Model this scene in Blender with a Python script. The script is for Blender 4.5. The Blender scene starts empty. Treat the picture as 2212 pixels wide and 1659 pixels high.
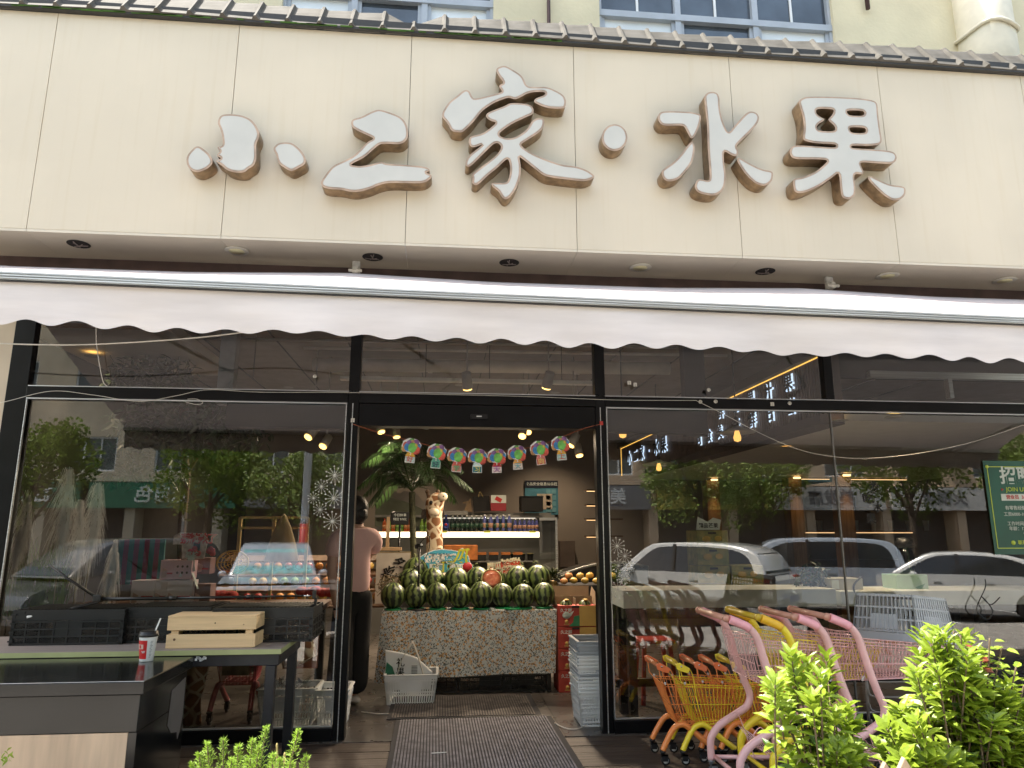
import bpy, bmesh, math, random
from mathutils import Vector, Matrix
from mathutils.geometry import tessellate_polygon
random.seed(7)
R = math.radians
S = bpy.context.scene
COL = S.collection

# ------------------------------------------------------------------ camera
D, H, TAU, PSI, F = 5.45, 1.42, R(11.8), R(5.5), 1530.0
FWD = Vector((math.sin(PSI)*math.cos(TAU), math.cos(PSI)*math.cos(TAU), math.sin(TAU)))
RT = Vector((math.cos(PSI), -math.sin(PSI), 0)); UP = RT.cross(FWD)
cam = bpy.data.cameras.new('camera'); camo = bpy.data.objects.new('camera', cam); COL.objects.link(camo)
camo.location = (0, -D, H)
mm = Matrix((RT, UP, -FWD)).transposed()
camo.rotation_euler = mm.to_euler()
cam.sensor_width = 36; cam.lens = 36*F/2212; cam.clip_start = .05; cam.clip_end = 500
S.camera = camo
def ray(px, py): return FWD + RT*((px-1106)/F) + UP*((829.5-py)/F)
def U(px, py, Y):
    r = ray(px, py); t = (Y+D)/r.y; return Vector((0, -D, H)) + r*t
def Zp(px, py, z):
    r = ray(px, py); t = (z-H)/r.z; return Vector((0, -D, H)) + r*t
# ------------------------------------------------------------------ world, sun, exposure
w = bpy.data.worlds.new('World'); S.world = w; w.use_nodes = True
nt = w.node_tree; bg = nt.nodes['Background']
sky = nt.nodes.new('ShaderNodeTexSky'); sky.sky_type = 'NISHITA'; sky.sun_disc = False
SUN = Vector((-.40, .10, .91)).normalized()          # direction towards the sun
sky.sun_elevation = math.asin(SUN.z); sky.sun_rotation = math.atan2(SUN.x, SUN.y)
sky.air_density = 1.4; sky.dust_density = 2.5
wm = nt.nodes.new('ShaderNodeMixRGB'); wm.blend_type = 'MULTIPLY'; wm.inputs[0].default_value = 1; wm.inputs[2].default_value = (1.06, .97, .84, 1)
nt.links.new(sky.outputs[0], wm.inputs[1]); nt.links.new(wm.outputs[0], bg.inputs[0]); bg.inputs[1].default_value = .15
sl = bpy.data.lights.new('sun', 'SUN'); sl.energy = 3.6; sl.angle = R(.6); sl.color = (1, .95, .86)
so = bpy.data.objects.new('sun', sl); COL.objects.link(so)
so.rotation_euler = SUN.to_track_quat('Z', 'Y').to_euler(); so.location = (0, 0, 20)
S.view_settings.view_transform = 'Standard'; S.view_settings.look = 'None'
S.view_settings.exposure = 1.97; S.view_settings.gamma = 1
S.cycles.use_denoising = True
S.cycles.max_bounces = 8; S.cycles.transparent_max_bounces = 12; S.cycles.glossy_bounces = 4
S.cycles.sample_clamp_indirect = 6; S.cycles.caustics_reflective = False; S.cycles.caustics_refractive = False
S.cycles.blur_glossy = 1

# ------------------------------------------------------------------ materials
MT = {}
def mat(name, col, rough=.55, metal=0, var=.12, sc=6, bump=0, bsc=40, emit=0, spec=.5, trans=0, stretch=None, col2=None, coat=0):
    if name in MT: return MT[name]
    m = bpy.data.materials.new(name); m.use_nodes = True; n = m.node_tree; N = n.nodes; L = n.links
    b = N['Principled BSDF']; b.inputs['Roughness'].default_value = rough; b.inputs['Metallic'].default_value = metal
    b.inputs['Specular IOR Level'].default_value = spec
    if coat: b.inputs['Coat Weight'].default_value = coat; b.inputs['Coat Roughness'].default_value = .06
    tc = N.new('ShaderNodeTexCoord'); src = tc.outputs['Object']
    if stretch:
        mp = N.new('ShaderNodeMapping'); mp.inputs['Scale'].default_value = stretch; L.new(src, mp.inputs[0]); src = mp.outputs[0]
    no = N.new('ShaderNodeTexNoise'); no.inputs['Scale'].default_value = sc; no.inputs['Detail'].default_value = 6; L.new(src, no.inputs['Vector'])
    cr = N.new('ShaderNodeValToRGB'); L.new(no.outputs[0], cr.inputs[0])
    c2 = col2 or tuple(min(1, c*(1+var)) for c in col)
    c1 = col if col2 else tuple(c*(1-var) for c in col)
    cr.color_ramp.elements[0].position = .35; cr.color_ramp.elements[1].position = .68
    cr.color_ramp.elements[0].color = (*c1, 1); cr.color_ramp.elements[1].color = (*c2, 1)
    L.new(cr.outputs[0], b.inputs['Base Color'])
    if bump:
        n2 = N.new('ShaderNodeTexNoise'); n2.inputs['Scale'].default_value = bsc; n2.inputs['Detail'].default_value = 4; L.new(src, n2.inputs['Vector'])
        bp = N.new('ShaderNodeBump'); bp.inputs['Strength'].default_value = bump; bp.inputs['Distance'].default_value = .01
        L.new(n2.outputs[0], bp.inputs['Height']); L.new(bp.outputs[0], b.inputs['Normal'])
    if emit: b.inputs['Emission Color'].default_value = (*col, 1); b.inputs['Emission Strength'].default_value = emit
    if trans:
        tr = N.new('ShaderNodeBsdfTranslucent'); mx = N.new('ShaderNodeMixShader'); mx.inputs[0].default_value = trans
        L.new(cr.outputs[0], tr.inputs[0]); L.new(b.outputs[0], mx.inputs[1]); L.new(tr.outputs[0], mx.inputs[2])
        L.new(mx.outputs[0], N['Material Output'].inputs[0])
    MT[name] = m; return m
def glassmat(name, tint=(.9, .93, .9), ior=1.9, rough=0):
    m = bpy.data.materials.new(name); m.use_nodes = True; N = m.node_tree.nodes; L = m.node_tree.links
    N.remove(N['Principled BSDF'])
    t = N.new('ShaderNodeBsdfTransparent'); t.inputs[0].default_value = (*tint, 1)
    g = N.new('ShaderNodeBsdfGlossy'); g.inputs['Roughness'].default_value = rough
    f = N.new('ShaderNodeFresnel'); f.inputs[0].default_value = ior
    x = N.new('ShaderNodeMixShader'); L.new(f.outputs[0], x.inputs[0]); L.new(t.outputs[0], x.inputs[1]); L.new(g.outputs[0], x.inputs[2])
    L.new(x.outputs[0], N['Material Output'].inputs[0]); MT[name] = m; return m

M_glass = glassmat('shop_glass', (.92, .94, .92), 2.15)
M_bottleglass = glassmat('clear_plastic', (.75, .82, .8), 1.6, .05)
M_black = mat('black_aluminium', (.0045, .005, .006), .3, var=.3, spec=.22)
M_blackm = mat('black_matte', (.005, .005, .0055), .6)
M_chrome = mat('chrome', (.7, .7, .7), .2, metal=1, var=.1)
M_alu = mat('brushed_aluminium', (.55, .57, .58), .38, metal=.7, var=.25, stretch=(.2, 20, 20))
M_white = mat('white_plastic', (.72, .74, .74), .4, var=.05)
M_dark = mat('dark_plastic', (.007, .0075, .008), .4, var=.3)
M_gdark = mat('crate_black_plastic', (.007, .008, .009), .4, var=.35)
M_cream = mat('cream_render', (.62, .56, .43), .9, var=.07, sc=1.2, bump=.25, bsc=30)
M_upper = mat('yellow_cream_render', (.66, .60, .42), .9, var=.1, sc=1.5, bump=.3, bsc=25)
M_skin = mat('skin', (.42, .24, .17), .55, var=.06)
M_bronze = mat('aged_bronze', (.30, .21, .13), .36, metal=.75, var=.35, sc=14)
M_copper = mat('copper_trim', (.42, .29, .20), .35, metal=.45, var=.25, sc=10)
M_acryl = mat('milky_acrylic', (.49, .485, .44), .3, var=.04, sc=5)
M_string = mat('white_string', (.7, .68, .62), .7)

# fascia panels: cream sheet metal with faint rain streaks
def fascia_mat():
    m = mat('fascia_sheet', (.60, .53, .405), .42, var=.04, sc=1.3); N = m.node_tree.nodes; L = m.node_tree.links
    b = N['Principled BSDF']; ramp = b.inputs['Base Color'].links[0].from_node
    tc = N.new('ShaderNodeTexCoord'); mp = N.new('ShaderNodeMapping'); mp.inputs['Scale'].default_value = (9, 9, .35)
    no = N.new('ShaderNodeTexNoise'); no.inputs['Scale'].default_value = 3; no.inputs['Detail'].default_value = 7
    cr = N.new('ShaderNodeValToRGB'); cr.color_ramp.elements[0].position = .3; cr.color_ramp.elements[0].color = (.965, .95, .915, 1)
    cr.color_ramp.elements[1].position = .46; cr.color_ramp.elements[1].color = (1, 1, 1, 1)
    mx = N.new('ShaderNodeMixRGB'); mx.blend_type = 'MULTIPLY'; mx.inputs[0].default_value = .75
    L.new(tc.outputs['Object'], mp.inputs[0]); L.new(mp.outputs[0], no.inputs[0]); L.new(no.outputs[0], cr.inputs[0])
    L.new(ramp.outputs[0], mx.inputs[1]); L.new(cr.outputs[0], mx.inputs[2]); L.new(mx.outputs[0], b.inputs['Base Color']); return m
M_fascia = fascia_mat()

# ------------------------------------------------------------------ mesh builder
class MB:
    def __init__(s): s.v = []; s.f = []; s.mi = []; s.sm = []; s.m = 0
    def face(s, idx, sm=False): s.f.append(tuple(idx)); s.mi.append(s.m); s.sm.append(sm)
    def box(s, a, b):
        x0, y0, z0 = a; x1, y1, z1 = b; k = len(s.v)
        s.v += [(x0,y0,z0),(x1,y0,z0),(x1,y1,z0),(x0,y1,z0),(x0,y0,z1),(x1,y0,z1),(x1,y1,z1),(x0,y1,z1)]
        for q in ((0,3,2,1),(4,5,6,7),(0,1,5,4),(1,2,6,5),(2,3,7,6),(3,0,4,7)): s.face([k+i for i in q])
        return s
    def cbox(s, c, d, rz=0, ry=0, rx=0):
        k = len(s.v); s.box((-d[0]/2,-d[1]/2,-d[2]/2), (d[0]/2,d[1]/2,d[2]/2))
        m = Matrix.Translation(c) @ Matrix.Rotation(rz,4,'Z') @ Matrix.Rotation(ry,4,'Y') @ Matrix.Rotation(rx,4,'X')
        for i in range(k, len(s.v)): s.v[i] = tuple(m @ Vector(s.v[i]))
        return s
    def quad(s, *p): k = len(s.v); s.v += [tuple(q) for q in p]; s.face(range(k, k+len(p))); return s
    def bar(s, a, b, w, h=None, up=(0,0,1)):
        a = Vector(a); b = Vector(b); d = (b-a).normalized(); h = h or w
        u = Vector(up)
        if abs(d.dot(u)) > .95: u = Vector((0,1,0))
        r = d.cross(u).normalized(); u = r.cross(d); k = len(s.v)
        for p in (a, b):
            for i, j in ((-1,-1),(1,-1),(1,1),(-1,1)): s.v.append(tuple(p + r*i*w/2 + u*j*h/2))
        for q in ((0,3,2,1),(4,5,6,7),(0,1,5,4),(1,2,6,5),(2,3,7,6),(3,0,4,7)): s.face([k+i for i in q])
        return s
    def tube(s, pts, r, n=8, closed=False, caps=True):
        P = [Vector(p) for p in pts]; N = len(P); rr = r if isinstance(r, (list, tuple)) else [r]*N
        prev = None; base = len(s.v)
        for i in range(N):
            if closed: t = P[(i+1) % N]-P[i-1]
            else: t = P[min(i+1, N-1)]-P[max(i-1, 0)]
            if t.length < 1e-9: t = Vector((0,0,1))
            t.normalize()
            if prev is None:
                a = Vector((0,0,1)) if abs(t.z) < .9 else Vector((1,0,0)); u = t.cross(a).normalized()
            else:
                u = prev - t*prev.dot(t)
                if u.length < 1e-6: u = t.orthogonal()
                u.normalize()
            prev = u; v = t.cross(u)
            for j in range(n):
                a = 2*math.pi*j/n; s.v.append(tuple(P[i] + (u*math.cos(a)+v*math.sin(a))*rr[i]))
        for i in range(N if closed else N-1):
            a = base+i*n; b = base+((i+1) % N)*n
            for j in range(n): s.face((a+j, a+(j+1) % n, b+(j+1) % n, b+j), True)
        if caps and not closed:
            s.face([base+j for j in reversed(range(n))]); s.face([base+(N-1)*n+j for j in range(n)])
        return s
    def lathe(s, prof, c=(0,0,0), n=20, axis='Z', sx=1, sy=1):
        base = len(s.v); K = len(prof)
        for r, z in prof:
            for j in range(n):
                a = 2*math.pi*j/n; x, y = r*math.cos(a)*sx, r*math.sin(a)*sy
                p = (x, y, z) if axis == 'Z' else ((x, z, y) if axis == 'Y' else (z, x, y))
                s.v.append((p[0]+c[0], p[1]+c[1], p[2]+c[2]))
        for i in range(K-1):
            for j in range(n):
                q = (base+i*n+j, base+i*n+(j+1) % n, base+(i+1)*n+(j+1) % n, base+(i+1)*n+j)
                s.face(q if axis != 'Y' else q[::-1], True)
        if prof[0][0] > 1e-5: s.face([base+j for j in reversed(range(n))])
        if prof[-1][0] > 1e-5: s.face([base+(K-1)*n+j for j in range(n)])
        return s
    def ball(s, c, r, n=14, sz=1, sx=1, sy=1):
        return s.lathe([(max(1e-6, r*math.sin(math.pi*i/(n//2+1))), -r*sz*math.cos(math.pi*i/(n//2+1))) for i in range(n//2+2)], c, n, sx=sx, sy=sy)
    def prism(s, poly, y0, y1, ax='Y'):
        # poly of (a,b); ax = extrusion axis
        def P(a, b, y): return {'Y': (a, y, b), 'X': (y, a, b), 'Z': (a, b, y)}[ax]
        k = len(s.v); n = len(poly)
        s.v += [P(a, b, y0) for a, b in poly] + [P(a, b, y1) for a, b in poly]
        tri = tessellate_polygon([[Vector((a, b, 0)) for a, b in poly]])
        for t in tri: s.face([k+i for i in t]); s.face([k+n+i for i in reversed(t)])
        for i in range(n): s.face((k+i, k+(i+1) % n, k+n+(i+1) % n, k+n+i))
        return s
    def leaf(s, p, d, nrm, L, W, fold=.15, droop=.15):
        p = Vector(p); d = Vector(d).normalized(); nrm = Vector(nrm); r = d.cross(nrm)
        if r.length < 1e-4: r = d.orthogonal()
        r.normalize(); nn = r.cross(d)
        k = len(s.v); up = nn*W*fold
        m1 = p+d*L*.35; m2 = p+d*L*.7-nn*L*droop*.4; e = p+d*L-nn*L*droop
        s.v += [tuple(q) for q in (p, m1-r*W*.5+up, m1, m1+r*W*.5+up, m2-r*W*.38+up, m2, m2+r*W*.38+up, e)]
        for q in ((0,2,1),(0,3,2),(1,2,5,4),(2,3,6,5),(4,5,7),(5,6,7)): s.face([k+i for i in q])
        return s
    def xf(s, m, k=0):
        for i in range(k, len(s.v)): s.v[i] = tuple(m @ Vector(s.v[i]))
        return s
def origin(p):
    o = Vector((0,0,0))
    while p: o += p.location; p = p.parent
    return o
def obj(name, mb, m, parent=None, bev=0, label=None, smooth=False):
    me = bpy.data.meshes.new(name)
    if parent is not None: off = origin(parent)
    else:
        xs = [v[0] for v in mb.v]; ys = [v[1] for v in mb.v]; zs = [v[2] for v in mb.v]
        off = Vector(((min(xs)+max(xs))/2, (min(ys)+max(ys))/2, min(zs)))
    me.from_pydata([(v[0]-off.x, v[1]-off.y, v[2]-off.z) for v in mb.v], [], mb.f)
    ms = m if isinstance(m, (list, tuple)) else [m]
    for x in ms: me.materials.append(x)
    me.polygons.foreach_set('material_index', mb.mi)
    me.polygons.foreach_set('use_smooth', [True]*len(mb.f) if smooth else mb.sm)
    me.update()
    bm = bmesh.new(); bm.from_mesh(me)
    if len(bm.faces) < 30000: bmesh.ops.recalc_face_normals(bm, faces=bm.faces)
    bm.to_mesh(me); bm.free()
    o = bpy.data.objects.new(name, me); COL.objects.link(o)
    if parent is not None: o.parent = parent
    else: o.location = off
    if bev:
        b = o.modifiers.new('bevel', 'BEVEL'); b.width = bev; b.segments = 2; b.limit_method = 'ANGLE'; b.angle_limit = R(40)
    if label: o['label'] = label
    return o
def tag(o, label, cat, group=None, kind=None):
    if label: o['label'] = label
    if cat: o['category'] = cat
    if group: o['group'] = group
    if kind: o['kind'] = kind
    return o
def thing(name, label, cat, loc=(0,0,0), group=None):
    o = bpy.data.objects.new(name, None); o.empty_display_size = .1; COL.objects.link(o); o.location = loc
    return tag(o, label, cat, group)
def struct(name, mb, m): o = obj(name, mb, m); o['kind'] = 'structure'; return o
def dup(root, loc=None, rz=None, label=None, group=None, mats=None):
    def cp(o, par):
        c = o.copy(); COL.objects.link(c); c.parent = par
        if mats and o.type == 'MESH':
            for i, s_ in enumerate(c.material_slots):
                if s_.material and s_.material.name in mats:
                    nm = s_.material.name; s_.link = 'OBJECT'; s_.material = MT[mats[nm]]
        for ch in o.children: cp(ch, c)
        return c
    r = cp(root, None)
    if loc is not None: r.location = loc
    if rz is not None: r.rotation_euler = (0, 0, rz)
    if label: r['label'] = label
    if group: r['group'] = group
    return r
TX = {}
def text(name, s, size, m, loc, parent=None, ext=.002, bold=0, rot=(math.pi/2, 0, 0), sx=1, align='CENTER', shear=0):
    key = (s, ext, bold, align, shear)
    if key not in TX:
        c = bpy.data.curves.new(name, 'FONT'); c.body = s; c.extrude = ext/max(size, 1e-6); c.offset = bold
        c.align_x = align; c.align_y = 'CENTER'; c.shear = shear; c.resolution_u = 3
        o = bpy.data.objects.new('t', c); COL.objects.link(o)
        me = bpy.data.meshes.new_from_object(o.evaluated_get(bpy.context.evaluated_depsgraph_get()))
        me = me.copy(); bpy.data.objects.remove(o); TX[key] = [(tuple(v.co)) for v in me.vertices], [tuple(p.vertices) for p in me.polygons]
    vs, fs = TX[key]
    mb = MB(); T = Matrix.Translation(loc)
    if len(rot) == 3:
        T = T @ Matrix.Rotation(rot[2],4,'Z') @ Matrix.Rotation(rot[1],4,'Y') @ Matrix.Rotation(rot[0],4,'X')
    T = T @ Matrix.Diagonal((size*sx, size, size, 1))
    mb.v = [tuple(T @ Vector(v)) for v in vs]
    for f in fs: mb.face(f)
    return obj(name, mb, m, parent)
def catmull(P, n=6, closed=False):
    P = [Vector(p) for p in P]; N = len(P); out = []
    for i in range(N if closed else N-1):
        if closed: a, b, c, d = P[i-1], P[i], P[(i+1) % N], P[(i+2) % N]
        else: a, b, c, d = P[max(i-1,0)], P[i], P[i+1], P[min(i+2,N-1)]
        for k in range(n):
            t = k/n; out.append(.5*((2*b)+(c-a)*t+(2*a-5*b+4*c-d)*t*t+(3*b-a-3*c+d)*t**3))
    if not closed: out.append(P[-1])
    return out
def chaikin(P, it=2):
    for _ in range(it):
        Q = []
        for i in range(len(P)):
            a, b = Vector(P[i]), Vector(P[(i+1) % len(P)])
            Q += [a*.78+b*.22, a*.22+b*.78]
        P = Q
    return P
def shape(name, loops, m, y, depth, parent, offset=0, origin_=None):
    """flat 2D outline(s) in the XZ plane, thickness depth, front at y"""
    c = bpy.data.curves.new(name, 'CURVE'); c.dimensions = '2D'; c.fill_mode = 'BOTH'; c.extrude = depth/2; c.offset = offset
    for lp in loops:
        sp = c.splines.new('POLY'); sp.points.add(len(lp)-1); sp.use_cyclic_u = True
        for i, (a, b) in enumerate(lp): sp.points[i].co = (a, b, 0, 1)
    o = bpy.data.objects.new('t', c); COL.objects.link(o)
    me = bpy.data.meshes.new_from_object(o.evaluated_get(bpy.context.evaluated_depsgraph_get()))
    bpy.data.objects.remove(o)
    mb = MB(); mb.v = [(v.co.x, y+depth/2-v.co.z, v.co.y) for v in me.vertices]
    for p in me.polygons: mb.face(tuple(p.vertices))
    return obj(name, mb, m, parent)
# ================================================================== SETTING
g = MB(); g.quad((-150,-120,-.46),(150,-120,-.46),(150,60,-.46),(-150,60,-.46))
struct('ground', g, mat('asphalt', (.11, .108, .105), .9, var=.25, sc=3, bump=.4, bsc=120))
g = MB(); g.box((-30,-6.2,-.46),(30,-3.25,-.08)); 
struct('pavement', g, mat('paving', (.38, .35, .31), .85, var=.2, sc=4, bump=.3))  # widened and kept pale to bounce sunlight under the awning
# road markings
g = MB()
for i in range(-6, 8):
    x = i*2.7; g.quad((x,-12.6,-.454),(x+.1,-12.6,-.454),(x+.1,-7.2,-.454),(x,-7.2,-.454))
struct('road_marking', g, mat('road_paint', (.7,.7,.68), .7, var=.2, sc=20))
# timber deck in front of the shop
g = MB(); y = -3.2; k = 0
while y < -.08:
    g.box((-7, y, -.1), (7.5, y+.138, -.004 + random.uniform(-.002,.002))); y += .145
M_deck = mat('deck_timber', (.035, .024, .018), .5, var=.45, sc=5, stretch=(.35, 14, 8), bump=.5, bsc=9, col2=(.10, .072, .055))
struct('deck', g, M_deck)
# shop floor tiles
def brickmat(name, c1, c2, mort, sc, bw, rh, ms=.015, rough=.4, off=.5, bump=.2):
    m = bpy.data.materials.new(name); m.use_nodes = True; N = m.node_tree.nodes; L = m.node_tree.links; b = N['Principled BSDF']
    b.inputs['Roughness'].default_value = rough
    tc = N.new('ShaderNodeTexCoord'); br = N.new('ShaderNodeTexBrick'); br.inputs['Scale'].default_value = sc
    br.inputs['Color1'].default_value = (*c1,1); br.inputs['Color2'].default_value = (*c2,1); br.inputs['Mortar'].default_value = (*mort,1)
    br.inputs['Mortar Size'].default_value = ms; br.inputs['Brick Width'].default_value = bw; br.inputs['Row Height'].default_value = rh; br.offset = off
    L.new(tc.outputs['Object'], br.inputs[0]); L.new(br.outputs[0], b.inputs['Base Color'])
    no = N.new('ShaderNodeTexNoise'); no.inputs['Scale'].default_value = 9; L.new(tc.outputs['Object'], no.inputs[0])
    mr = N.new('ShaderNodeMapRange'); mr.inputs[3].default_value = rough*.6; mr.inputs[4].default_value = rough*1.3; L.new(no.outputs[0], mr.inputs[0]); L.new(mr.outputs[0], b.inputs['Roughness'])
    MT[name] = m; return m
g = MB(); g.box((-3.6,-.08,-.2),(9,8,0))
struct('floor', g, brickmat('floor_tiles', (.075,.066,.06), (.095,.084,.076), (.02,.018,.016), 1, .6, .6, .006, .32, 0))

# ================================================================== SHOP BUILDING
B = thing('shop_building', 'cream fronted fruit shop building with tiled eave and wide fascia', 'building', (0,0,0))
seams = [-5.47,-4.2,-2.92,-1.612,-.312,.961,2.24,3.511,4.79,6.07,7.35]
g = MB()
for a, b_ in zip(seams, seams[1:]): g.box((a+.0019, -.55, 3.485), (b_-.0019, -.53, 5.2))
obj('fascia', g, M_fascia, B, bev=.0015)
g = MB(); g.box((-5.46,-.529,3.49),(7.3,-.50,5.19)); obj('fascia_backing', g, mat('seam_grey', (.07,.065,.06), .9), B)
g = MB()
for a, b_ in zip(seams, seams[1:]): g.box((a+.0015, -.548, 3.465), (b_-.0015, -.06, 3.484))
obj('soffit', g, mat('soffit_sheet', (.60,.54,.43), .45, var=.06, sc=2), B)
# brown beam under the back of the soffit
g = MB(); g.box((-5.46,-.06,3.05),(7.3,.0,3.464))
obj('beam', g, mat('red_brown_paint', (.085,.05,.045), .6, var=.25), B)
# eave of metal tiles
def eave():
    g = MB(); pitch = .238; x = -5.5; row = 0
    pr = [(0,0),(.18,0.0),(.196,.02),(.212,.022),(.226,.004),(.238,0)]
    while x < 7.4:
        dip = 0
        for sgm in range(len(pr)-1):
            a, b_ = pr[sgm], pr[sgm+1]
            def P(q, t):
                xx = x+q[0]; base = Vector((xx, -.60, 5.222)); top = Vector((xx, -.43, 5.485))
                nrm = Vector((0, -.85, .52)); p = base.lerp(top, t) + nrm*(q[1]*(1.3-.3*t)+.008*math.sin(xx*2.1)+.012*(t*t)*math.sin(q[0]/pitch*math.pi))
                d_ = max(0, 1-abs(xx-(-.32))/.16)
                if t > .4: p.z -= .11*d_*(t-.4)/.6
                return p
            for k in range(5):
                t0, t1 = k/5, (k+1)/5
                g.quad(P(a,t0), P(b_,t0), P(b_,t1), P(a,t1)); g.sm[-1] = False
            q0 = P(a,0); q1 = P(b_,0); g.quad(q0+Vector((0,.035,-.02)), q1+Vector((0,.035,-.02)), q1, q0)
            t0 = P(a,1); t1 = P(b_,1); g.quad(t0, t1, t1+Vector((0,.5,.16)), t0+Vector((0,.5,.16)))
        x += pitch; row += 1
    return g
obj('eave_tiles', eave(), mat('tile_grey_brown', (.075,.07,.060), .8, var=.22, sc=7, col2=(.12,.113,.10), spec=.2), B)
g = MB(); g.box((-5.5,-.592,5.202),(7.4,-.552,5.222)); g.box((-5.5,-.575,5.222),(7.4,-.5,5.3)); obj('gutter', g, mat('gutter_dark', (.03,.03,.028), .6), B)
g = MB()
for i in range(70):
    x = random.uniform(-3.2, .9); g.cbox((x,-.596,5.212+random.uniform(-.004,.004)), (random.uniform(.04,.16),.006,random.uniform(.004,.012)))
obj('moss', g, mat('moss_green', (.05,.12,.015), .9), B)['kind'] = 'stuff'
# upper wall with window openings
YW = .6
def wallx(g, x0, x1, z0, z1): g.box((x0, YW, z0), (x1, YW+.25, z1))
WINS = [(-1.12-3.3, .40-3.3), (-1.12-.5, .40), (1.46, 3.92), (6.2, 8.2)]
g = MB(); zb, zt = 5.62, 7.35; wallx(g, -9, 10, 5.0, zb); wallx(g, -9, 10, zt, 8.0); wallx(g, -9, 10, 8.01, 9.4)
xs = -9
for a, b_ in WINS: wallx(g, xs, a, zb, zt); xs = b_
wallx(g, xs, 10, zb, zt)
g.box((-9, YW+.25, 9.0),(10, 6, 9.4)); g.box((-9,.85,0),(-8.8,8,9)); g.box((9.8,.85,0),(10,8,9))
obj('upper_wall', g, M_upper, B)
M_frame = mat('grey_pvc', (.38,.42,.47), .45, var=.08)
M_pane = mat('upstairs_glass', (.05,.065,.085), .04, var=.5, sc=1.5, spec=.9)
M_pane2 = mat('sky_reflection_pane', (.72,.78,.82), .25, var=.08, sc=2)  # pale colour paints the bright sky reflected in the lower panes
for wi, (a, b_) in enumerate(WINS):
    win = obj('window', MB().box((a, YW+.06, zb), (b_, YW+.12, zb+.05)), M_frame, B)
    g = MB(); n = 3; zr = 6.53
    for i in range(n+1):
        x = a+(b_-a)*i/n; g.box((x-.03 if i else x, YW+.04, zb), (x+.03 if i < n else x+.001, YW+.12, zt))
    for z in (zb+.03, zr, zt-.04): g.box((a, YW+.03, z-.035), (b_, YW+.13, z+.035))
    for i in range(n):
        x0 = a+(b_-a)*i/n+.03; x1 = a+(b_-a)*(i+1)/n-.03
        for (q0, q1) in ((x0, x0+.035), (x1-.035, x1)): g.box((q0, YW+.06, zb), (q1, YW+.11, zr))
    obj('frame', g, M_frame, win)
    g = MB()
    for i in range(n):
        x0 = a+(b_-a)*i/n; x1 = a+(b_-a)*(i+1)/n; g.m = 1 if i != 1 else 0
        g.quad((x0, YW+.088, zb),(x1, YW+.088, zb),(x1, YW+.088, zr),(x0, YW+.088, zr)); g.m = 0
        g.quad((x0, YW+.09, zr),(x1, YW+.09, zr),(x1, YW+.09, zt),(x0, YW+.09, zt))
    obj('pane', g, [M_pane, M_pane2], win)
    for i in range(n):
        x = a+(b_-a)*(i+.5)/n; obj('muntin', MB().box((x-.012, YW+.075, zr+.03), (x+.012, YW+.086, zt-.04)), M_white, win)
g = MB(); g.tube([(.94,.55,5.0),(.94,.55,7.6)], .018); obj('conduit', g, mat('rust_brown', (.06,.03,.03), .7), B)
g = MB(); g.tube([(4.28,.55,6.72),(4.28,.55,7.9)], .022); obj('conduit', g, MT['rust_brown'], B)
g = MB(); g.lathe([(.26,5.0),(.26,7.9)], (5.5,.5,0), 24); obj('drainpipe', g, mat('pipe_cream', (.68,.64,.52), .6, var=.08), B)
g = MB(); g.tube([Vector((5.5+.28*math.cos(t*.3), .5+.28*math.sin(t*.3), 6.42+.03*math.sin(t))) for t in range(21)], .02, closed=False); obj('pipe_clamp', g, MT['pipe_cream'], B)
# walls of the shop (interior) and side pillars
M_in = mat('taupe_wall', (.26,.225,.195), .85, var=.08, sc=1)
g = MB(); g.box((-3.6,7.6,0),(9,7.8,3.6)); g.box((8.8,.1,0),(9,7.6,3.6)); obj('inner_wall', g, M_in, B); obj('side_wall', MB().box((-3.6,.1,0),(-3.45,7.6,3.6)), mat('shaded_side_wall', (.05,.043,.038), .8), B)  # side wall takes a darker copy of the wall colour as painted shade
g = MB(); g.box((-3.6,.06,3.42),(9,7.8,3.6)); obj('ceiling', g, mat('dark_taupe_ceiling', (.27,.235,.205), .9, var=.1), B)
for xa_, xb_ in ((-8.8,-3.2),(6.6,9.8)): obj('pillar', MB().box((xa_,-.02,-.15),(xb_,.25,3.46)), mat('pillar_cream', (.58,.50,.38), .75, var=.08, sc=2), B)
# --- shopfront frames
g = MB()
def fr(x0, x1, z0, z1, y0=-.035, y1=.045): g.box((x0, y0, z0), (x1, y1, z1))
fr(-3.2,-3.055,0,3.46); fr(-.735,-.652,0,3.46,-.04,.06); fr(1.18,1.262,0,3.46,-.04,.06); fr(3.10,3.175,2.472,3.46); fr(5.2,5.28,0,3.46); fr(6.5,6.6,0,3.46)
for a, b_ in ((-3.055,-.735),(1.262,5.2),(5.28,6.5)): fr(a, b_, 2.388, 2.468, -.045,.04); fr(a, b_, 0, .085, -.05,.05)
fr(-.652,1.18,2.388,2.468,-.045,.04)
for a, b_ in ((-3.055,-.735),(-.652,1.18),(1.262,3.10),(3.175,5.2)): fr(a, b_, 3.38, 3.46, -.03,.04)
obj('shopfront_frame', g, M_black, B, bev=.004)
g = MB()
for a, b_ in ((-3.05,-.74),(1.267,5.195)):
    for z in (2.381, .098): g.box((a,-.041,z-.006),(b_,-.02,z+.003))
    for x in (a, b_-.01): g.box((x,-.038,.1),(x+.007,-.02,2.375))
g.box((-3.05,-.04,2.471),(5.19,-.03,2.477)); g.box((-.70,-.046,0),(-.694,-.041,2.38)); g.box((1.215,-.046,0),(1.221,-.041,2.38))
obj('glazing_bead', g, M_alu, B)
g = MB(); g.box((3.134,-.012,.1),(3.142,.012,2.38)); obj('glass_joint', g, mat('joint_grey', (.2,.2,.2), .4), B)
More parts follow.
